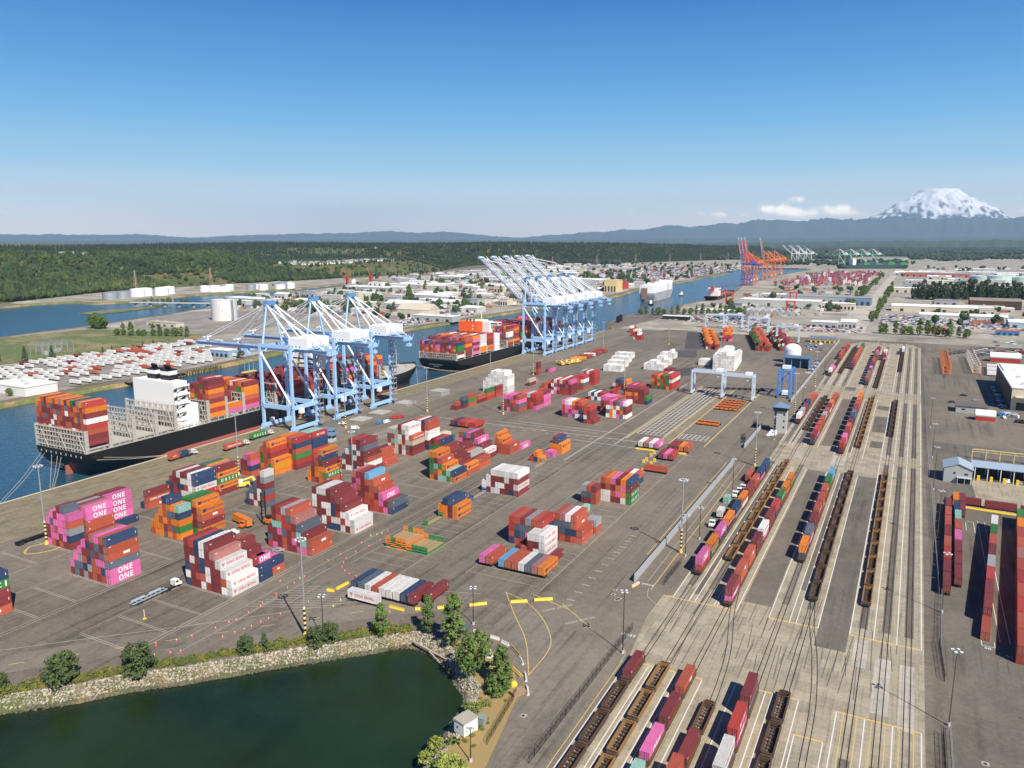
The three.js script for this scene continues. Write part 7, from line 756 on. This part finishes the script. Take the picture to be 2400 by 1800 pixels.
function boat(u, v, label, s, m) { const o = thing('boat', label, 'boat', [u, v, WATER], .4); const h = hullGeo(16, 5, 2, -1, (k) => k > .7 ? (k - .7) * 3 : 0, { deck: 2, full: -2 }); part('hull', h, m, o); const c = new B(); c.base(3, 2.4, 5, 0, 1.6, -8); c.base(2.2, 1.6, 3, 0, 4, -8.5); c.to('cabin', M.shipWhite, o); const t = new B(); t.tube([0, 5, -7], [0, 12, -7], .12); t.to('mast', M.steel, o); o.scale.setScalar(s); } boat(620, -1185, 'white fishing boat moored on the wide creek water', 1.5, M.shipWhite); boat(1440, -446, 'small dark tug behind the car carrier', 1.6, M.hull); boat(1720, -462, 'small white tug at the side of the car carrier', 1.5, M.shipWhite); boat(1690, -1372, 'black barge boat at the creek shipyard', 3, M.hull);
{ const o = thing('far_ship', 'dark green container ship under the far green cranes', 'ship', [3620, -300, 0], -1.1); part('hull', hullGeo(300, 44, 16, -4, () => 0, { deck: 16 }), mat([.02, .05, .05], .6), o); const h = new B(); h.base(38, 26, 14, 0, 16, -60); h.to('deckhouse', M.shipWhite, o); for (let i = 0; i < 8; i++) { const c = new B(); c.base(40, 8 + (i % 3) * 3, 26, 0, 16, -88 - i * 26); c.to('deck_cargo', i % 2 ? boxMat.g[0] : boxMat.n[0], o); } }
// far cranes
const colO = mat([.70, .20, .05], .6), colP = mat([.10, .10, .42], .6), colG = mat([.16, .42, .30], .6); 
[[2146, colP, mat([.62, .06, .05], .6), true, 'blue and red quay crane with upright boom, first along the far quay'], [2186, colO, mat([.62, .06, .05], .6), true, 'orange quay crane with upright boom beside the blue and red one'], [2230, colO, colO, true, 'plain orange quay crane with upright boom, third along the far quay'], [2470, colO, colO, true, 'orange quay crane standing alone past the first far group'], [2540, colO, colO, false, 'orange quay crane with lowered boom on the far quay'], [2660, colO, colO, false, 'second orange quay crane with lowered boom on the far quay']].forEach(([u, a, b, up, t], i) => { const o = quayCrane(u, t, undefined, { up, main: a, stay: b, house: a, water: -416, reach: 66 }); o.scale.set(1, 1.08, 1); if (up) { const boom = o.children.find(c => c.name === 'boom'); boom.rotation.z = -1.36; for (const c of o.children.filter(c => c.name === 'forestay')) o.remove(c); } });
[3880, 3950, 4020, 4090].forEach((u, i) => { const o = quayCrane(u, `green and white quay crane with lowered boom, ${ORD[i + 1]} in the far green group`, undefined, { main: colG, stay: M.craneWhite, water: -416 }); o.position.set(90 + i * 45, 0, -u + (i - 2) * 30); }); [4160, 4200, 4240].forEach((u, i) => { const o = quayCrane(u, `white quay crane with raised boom, ${ORD[i + 1]} behind the far green group`, undefined, { up: true, main: M.craneWhite, stay: M.craneWhite, water: -416 }); o.position.set(-150 + i * 30, 0, -u); });
for (const [u, v, t] of [[1330, -178, 'red gantry frame among the arched sheds'], [1500, -312, 'red gantry frame beside the moored cargo ship'], [1560, -205, 'low red crane on the plant roof edge']]) { const o = thing('red_gantry', t, 'gantry', [u, v, 0]); for (const x of [-6, 6]) { const q = new B(); q.base(1.6, 22, 1.6, x, 0, -4); q.base(1.6, 22, 1.6, x, 0, 4); q.base(1.4, 1.4, 8, x, 12, 0); q.to('leg_frame', mat([.55, .09, .05], .7), o); } const b = new B(); b.base(16, 2, 9, 0, 21, 0); b.to('top_beam', mat([.55, .09, .05], .7), o); }
// trailer lot across the water
{ const q = rng(90), proto = {}; function trailer(u, v, turn, k, label) { const o = thing('parked_trailer', label, 'trailer', [u, v, 0], turn, 'trailers on the lot across the water'); part('box', TG, TM[k], o); part('chassis', TC, M.darkSteel, o); } const TG = new B().base(2.5, 2.6, 12.4, 0, 1.2, 0).geo(), TC = new B().base(1.2, .5, 13, 0, .7, 0).wheel(.5, 2.4, 0, .5, 4.2).wheel(.5, 2.4, 0, .5, 5.4).base(.2, 1.1, .2, -.8, 0, -4).base(.2, 1.1, .2, .8, 0, -4).geo(), TM = { w: mat([.70, .69, .66], .7), r: boxMat.b[0], k: boxMat.k[0], o: mat([.46, .15, .08], .7) };
  let n = 0; for (let row = 0; row < 9; row++) for (let k = 0; k < 34; k++) { const u = 340 + k * 9.2 + row * 3, v = -764 + row * 17.5 + (q() - .5) * 1.5; if (v > -618 - Math.max(0, u - 560) * .4 || v < -772 || u > 660 - Math.max(0, row - 2) * 12) continue; const gap = fbm(u / 42, row * 3.1, 4, 2); if (gap > .10 || !visible(u, v)) continue; if (u < 400 && row > 6) continue; const c = q() < .84 ? 'w' : q() < .5 ? 'r' : q() < .5 ? 'k' : 'o'; trailer(u, v, Math.PI / 2 + (q() - .5) * .06, c, { w: 'white box trailer parked on the lot across the water', r: 'brick red box trailer parked on the lot across the water', k: 'maroon box trailer parked on the lot across the water', o: 'rust orange box trailer parked on the lot across the water' }[c]); n++; } console.log('trailers', n); }
// parked cars and clutter too small to count
{ const q = rng(700), g = mergeGeometries([new THREE.BoxGeometry(1.8, .8, 4.5).translate(0, .7, 0).toNonIndexed(), new THREE.BoxGeometry(1.6, .55, 2.3).translate(0, 1.3, .2).toNonIndexed()]), pts = []; const lot = (u0, u1, v0, v1, du, dv, fill) => { for (let u = u0; u < u1; u += du) for (let v = v0; v < v1; v += dv) if (q() < fill && fbm(u / 60, v / 60, 3, 2) < .25) pts.push([u + q(), v + q() * .6, Math.PI / 2 * (q() < .1 ? 0 : 1)]); };
  lot(1230, 1400, -40, 190, 7.5, 2.8, .55); lot(870, 1110, -690, -640, 6.5, 2.8, .75); lot(1100, 1180, -230, -60, 8, 3, .4); lot(1150, 1240, -320, -190, 9, 3.2, .4); lot(2100, 2700, 30, 300, 14, 4, .3); lot(2250, 3300, -1050, -650, 12, 5, .5); lot(1450, 1900, -1060, -660, 22, 5, .3); lot(1900, 2600, -1400, -1000, 18, 6, .4); lot(1040, 1090, 90, 300, 12, 6, .3); lot(1000, 1450, -950, -700, 26, 7, .3); lot(930, 1010, 60, 150, 10, 5, .3);
  const im = new THREE.InstancedMesh(g, mat([1, 1, 1], .35), pts.length), m = new THREE.Matrix4(), c = new THREE.Color(), tones = [[.7, .7, .7], [.7, .7, .7], [.03, .03, .03], [.2, .2, .22], [.4, .4, .42], [.3, .04, .03], [.05, .1, .3], [.5, .48, .42]]; pts.forEach(([u, v, t], i) => { m.makeRotationY(t); const s = u > 1800 ? 1.7 : 1; m.scale(V3(s, s, s * 1.1)); m.setPosition(v, .1, -u); im.setMatrixAt(i, m); im.setColorAt(i, c.setRGB(...tones[Math.floor(q() * 8)])); }); stuff('parked_cars', 'masses of tiny parked cars on the far lots', 'cars', im); }
// trees about the far grounds
{ const q = rng(515); const kinds = ['maple', 'alder', 'alder2', 'maple']; const row = (n, f, s0, label, group, kk) => { for (let i = 0; i < n; i++) { const [u, v] = f(i); const s = s0 * (.8 + q() * .5); tree(kk || kinds[i % 4], kk === 'fir' ? 'conifer_tree' : 'broadleaf_tree', label, u, v, s, s, q() * 6, group); } };
  row(11, (i) => [640 + i * 3 + q() * 6, -905 + i * 9 + q() * 6], 1.25, 'leafy tree in the line along the grass field', 'trees along the grass field'); row(5, (i) => [670 + q() * 20, -1010 + q() * 30], 2.0, 'large leafy tree in the clump at the creek bank', 'creek bank clump'); row(4, (i) => [430 + i * 14, -835 + i * 22], 1.2, 'dark conifer beside the substation', 'conifers beside the substation', 'fir'); row(1, () => [572, -612], 1.5, 'single dark conifer on the bank opposite the deckhouse', undefined, 'fir'); row(12, (i) => [470 + i * 13, -783 + q() * 4], .45, 'small clipped tree along the trailer lot edge', 'clipped trees along the trailer lot'); row(14, (i) => [1000 + i * 9, -1000 + i * 11 + q() * 10], 1.8, 'leafy tree in the belt across the flats', 'belt of trees across the flats'); row(8, (i) => [985 + i * 6, -1300 + i * 9 + q() * 8], 1.2, 'leafy tree on the sand spit by the bridge', 'trees by the bridge');
  row(44, (i) => [1790 + q() * 60 + i * .6, -2 + i * 4.7 + q() * 3], 2.9, 'tall tree in the dark wood behind the long pale warehouse', 'dark wood', 'dark'); row(12, (i) => [1105 + q() * 12, -38 + i * 9 + q() * 5], 1.5, 'roadside tree behind the rail fan', 'roadside trees'); row(10, (i) => [1280 + i * 90, -52 + q() * 3], 1.7, 'street tree beside the inland road', 'street trees of the inland road'); row(12, (i) => [1500 + i * 120, -100 + q() * 4], 1.7, 'street tree on the channel side of the inland road', 'street trees on the channel side'); row(18, (i) => [1215 + i * 4 + q() * 14, -395 + i * 9], 1.3, 'tree in the clump at the channel end', 'clump at the channel end'); row(60, (i) => [1150 + q() * 1500, -1250 + q() * 580], 1.9, 'leafy tree scattered among the far sheds', 'trees among the far sheds'); row(5, (i) => [1052 + i * 4, 130 + i * 30], 1.3, 'lone leafy tree by the side yard end', 'trees by the side yard end'); row(3, (i) => [345 + i * 12, -622 - i * 3], .7, 'small bright tree by the low white office', 'trees by the low white office', 'maple'); }
// black dolphins and floats at the channel end, fishing pier opposite
for (let i = 0; i < 9; i++) single('mooring_pile', 'black timber pile in the cluster at the channel end', 'pile', new B().cyl(.9, 14, 0, -5, 0, 8).cyl(.9, 13, 1.6, -5, .6, 8).cyl(1.3, .8, .8, 8, .3, 8).geo(), M.black, [1085 + (i % 5) * 9, -388 + Math.floor(i / 5) * 10 - i * 1.6, 0], 0, 'black piles at the channel end');
{ const o = thing('timber_pier', 'ruined timber pier with many piles on the opposite bank', 'pier', [0, 0, 0]); const q = new B(); for (let i = 0; i < 46; i++) for (const d of [0, 6]) q.cyl(.35, 5, -594 + d + (i % 3) * .6, -4, -(425 + i * 2.2), 6); q.to('pile_rows', M.brown, o).userData = { kind: 'stuff' }; const d = new B(); d.base(7, .5, 60, -592, .3, -455); d.to('deck', mat([.20, .15, .11], .9), o); }

// yard clutter and scattered trees of the far flats, too small to tell apart
{ const q = rng(4321), pts = [], tr = []; for (let i = 0; i < 9000 && pts.length < 3200; i++) { const left = q() < .6, u = 980 + Math.pow(q(), 1.3) * 3000, v = left ? -650 - q() * (u > 1950 ? 1000 : 560) : (q() < .3 ? -330 + q() * 220 : 30 + q() * u * .26); if (!visible(u, v) || (left && v < table([[900, -1040], [1150, -1170], [1600, -1290], [1900, -1370], [2000, -1550], [3600, -1600]], u)) || (!left && u < 1250 && v < 140) || (!left && u > 2100 && v < -20) || (u > 1760 && u < 1900 && v > -20)) continue; if (fbm(u / 130, v / 130, 17, 3) < -.08) continue; if (q() < .16) { const s = 4 + q() * 5; const g = .7 + q() * .6; tr.push([u, v, 0, s, s * (.9 + q() * .6), [.03 * g, .055 * g, .02 * g]]); } else pts.push([u, v, 2.4 + q() * 3 + (q() < .1 ? 8 : 0), 2.2 + q() * 3, 4 + q() * 13]); }
  const g = new THREE.BoxGeometry(1, 1, 1); g.translate(0, .5, 0); const im = new THREE.InstancedMesh(g, mat([1, 1, 1], .8), pts.length), m = new THREE.Matrix4(), c = new THREE.Color(), tones = [[.62, .61, .58], [.5, .48, .44], [.7, .69, .67], [.3, .3, .31], [.30, .10, .07], [.16, .15, .14], [.45, .40, .32], [.12, .18, .28], [.40, .16, .10]]; pts.forEach(([u, v, a, h, l], i) => { m.makeRotationY(q() < .5 ? 0 : Math.PI / 2); m.scale(V3(a, h, l)); m.setPosition(v, .05, -u); im.setMatrixAt(i, m); im.setColorAt(i, c.setRGB(...tones[Math.floor(q() * tones.length)])); }); stuff('yard_clutter', 'tiny trailers, sheds and goods strewn over the far flats', 'clutter', im); forest('scattered_trees', 'small dark trees scattered over the far flats', lumpTree, tr, mat([1, 1, 1], .95)); }

renderer.setSize(1024, 768);
renderer.render(scene, camera);
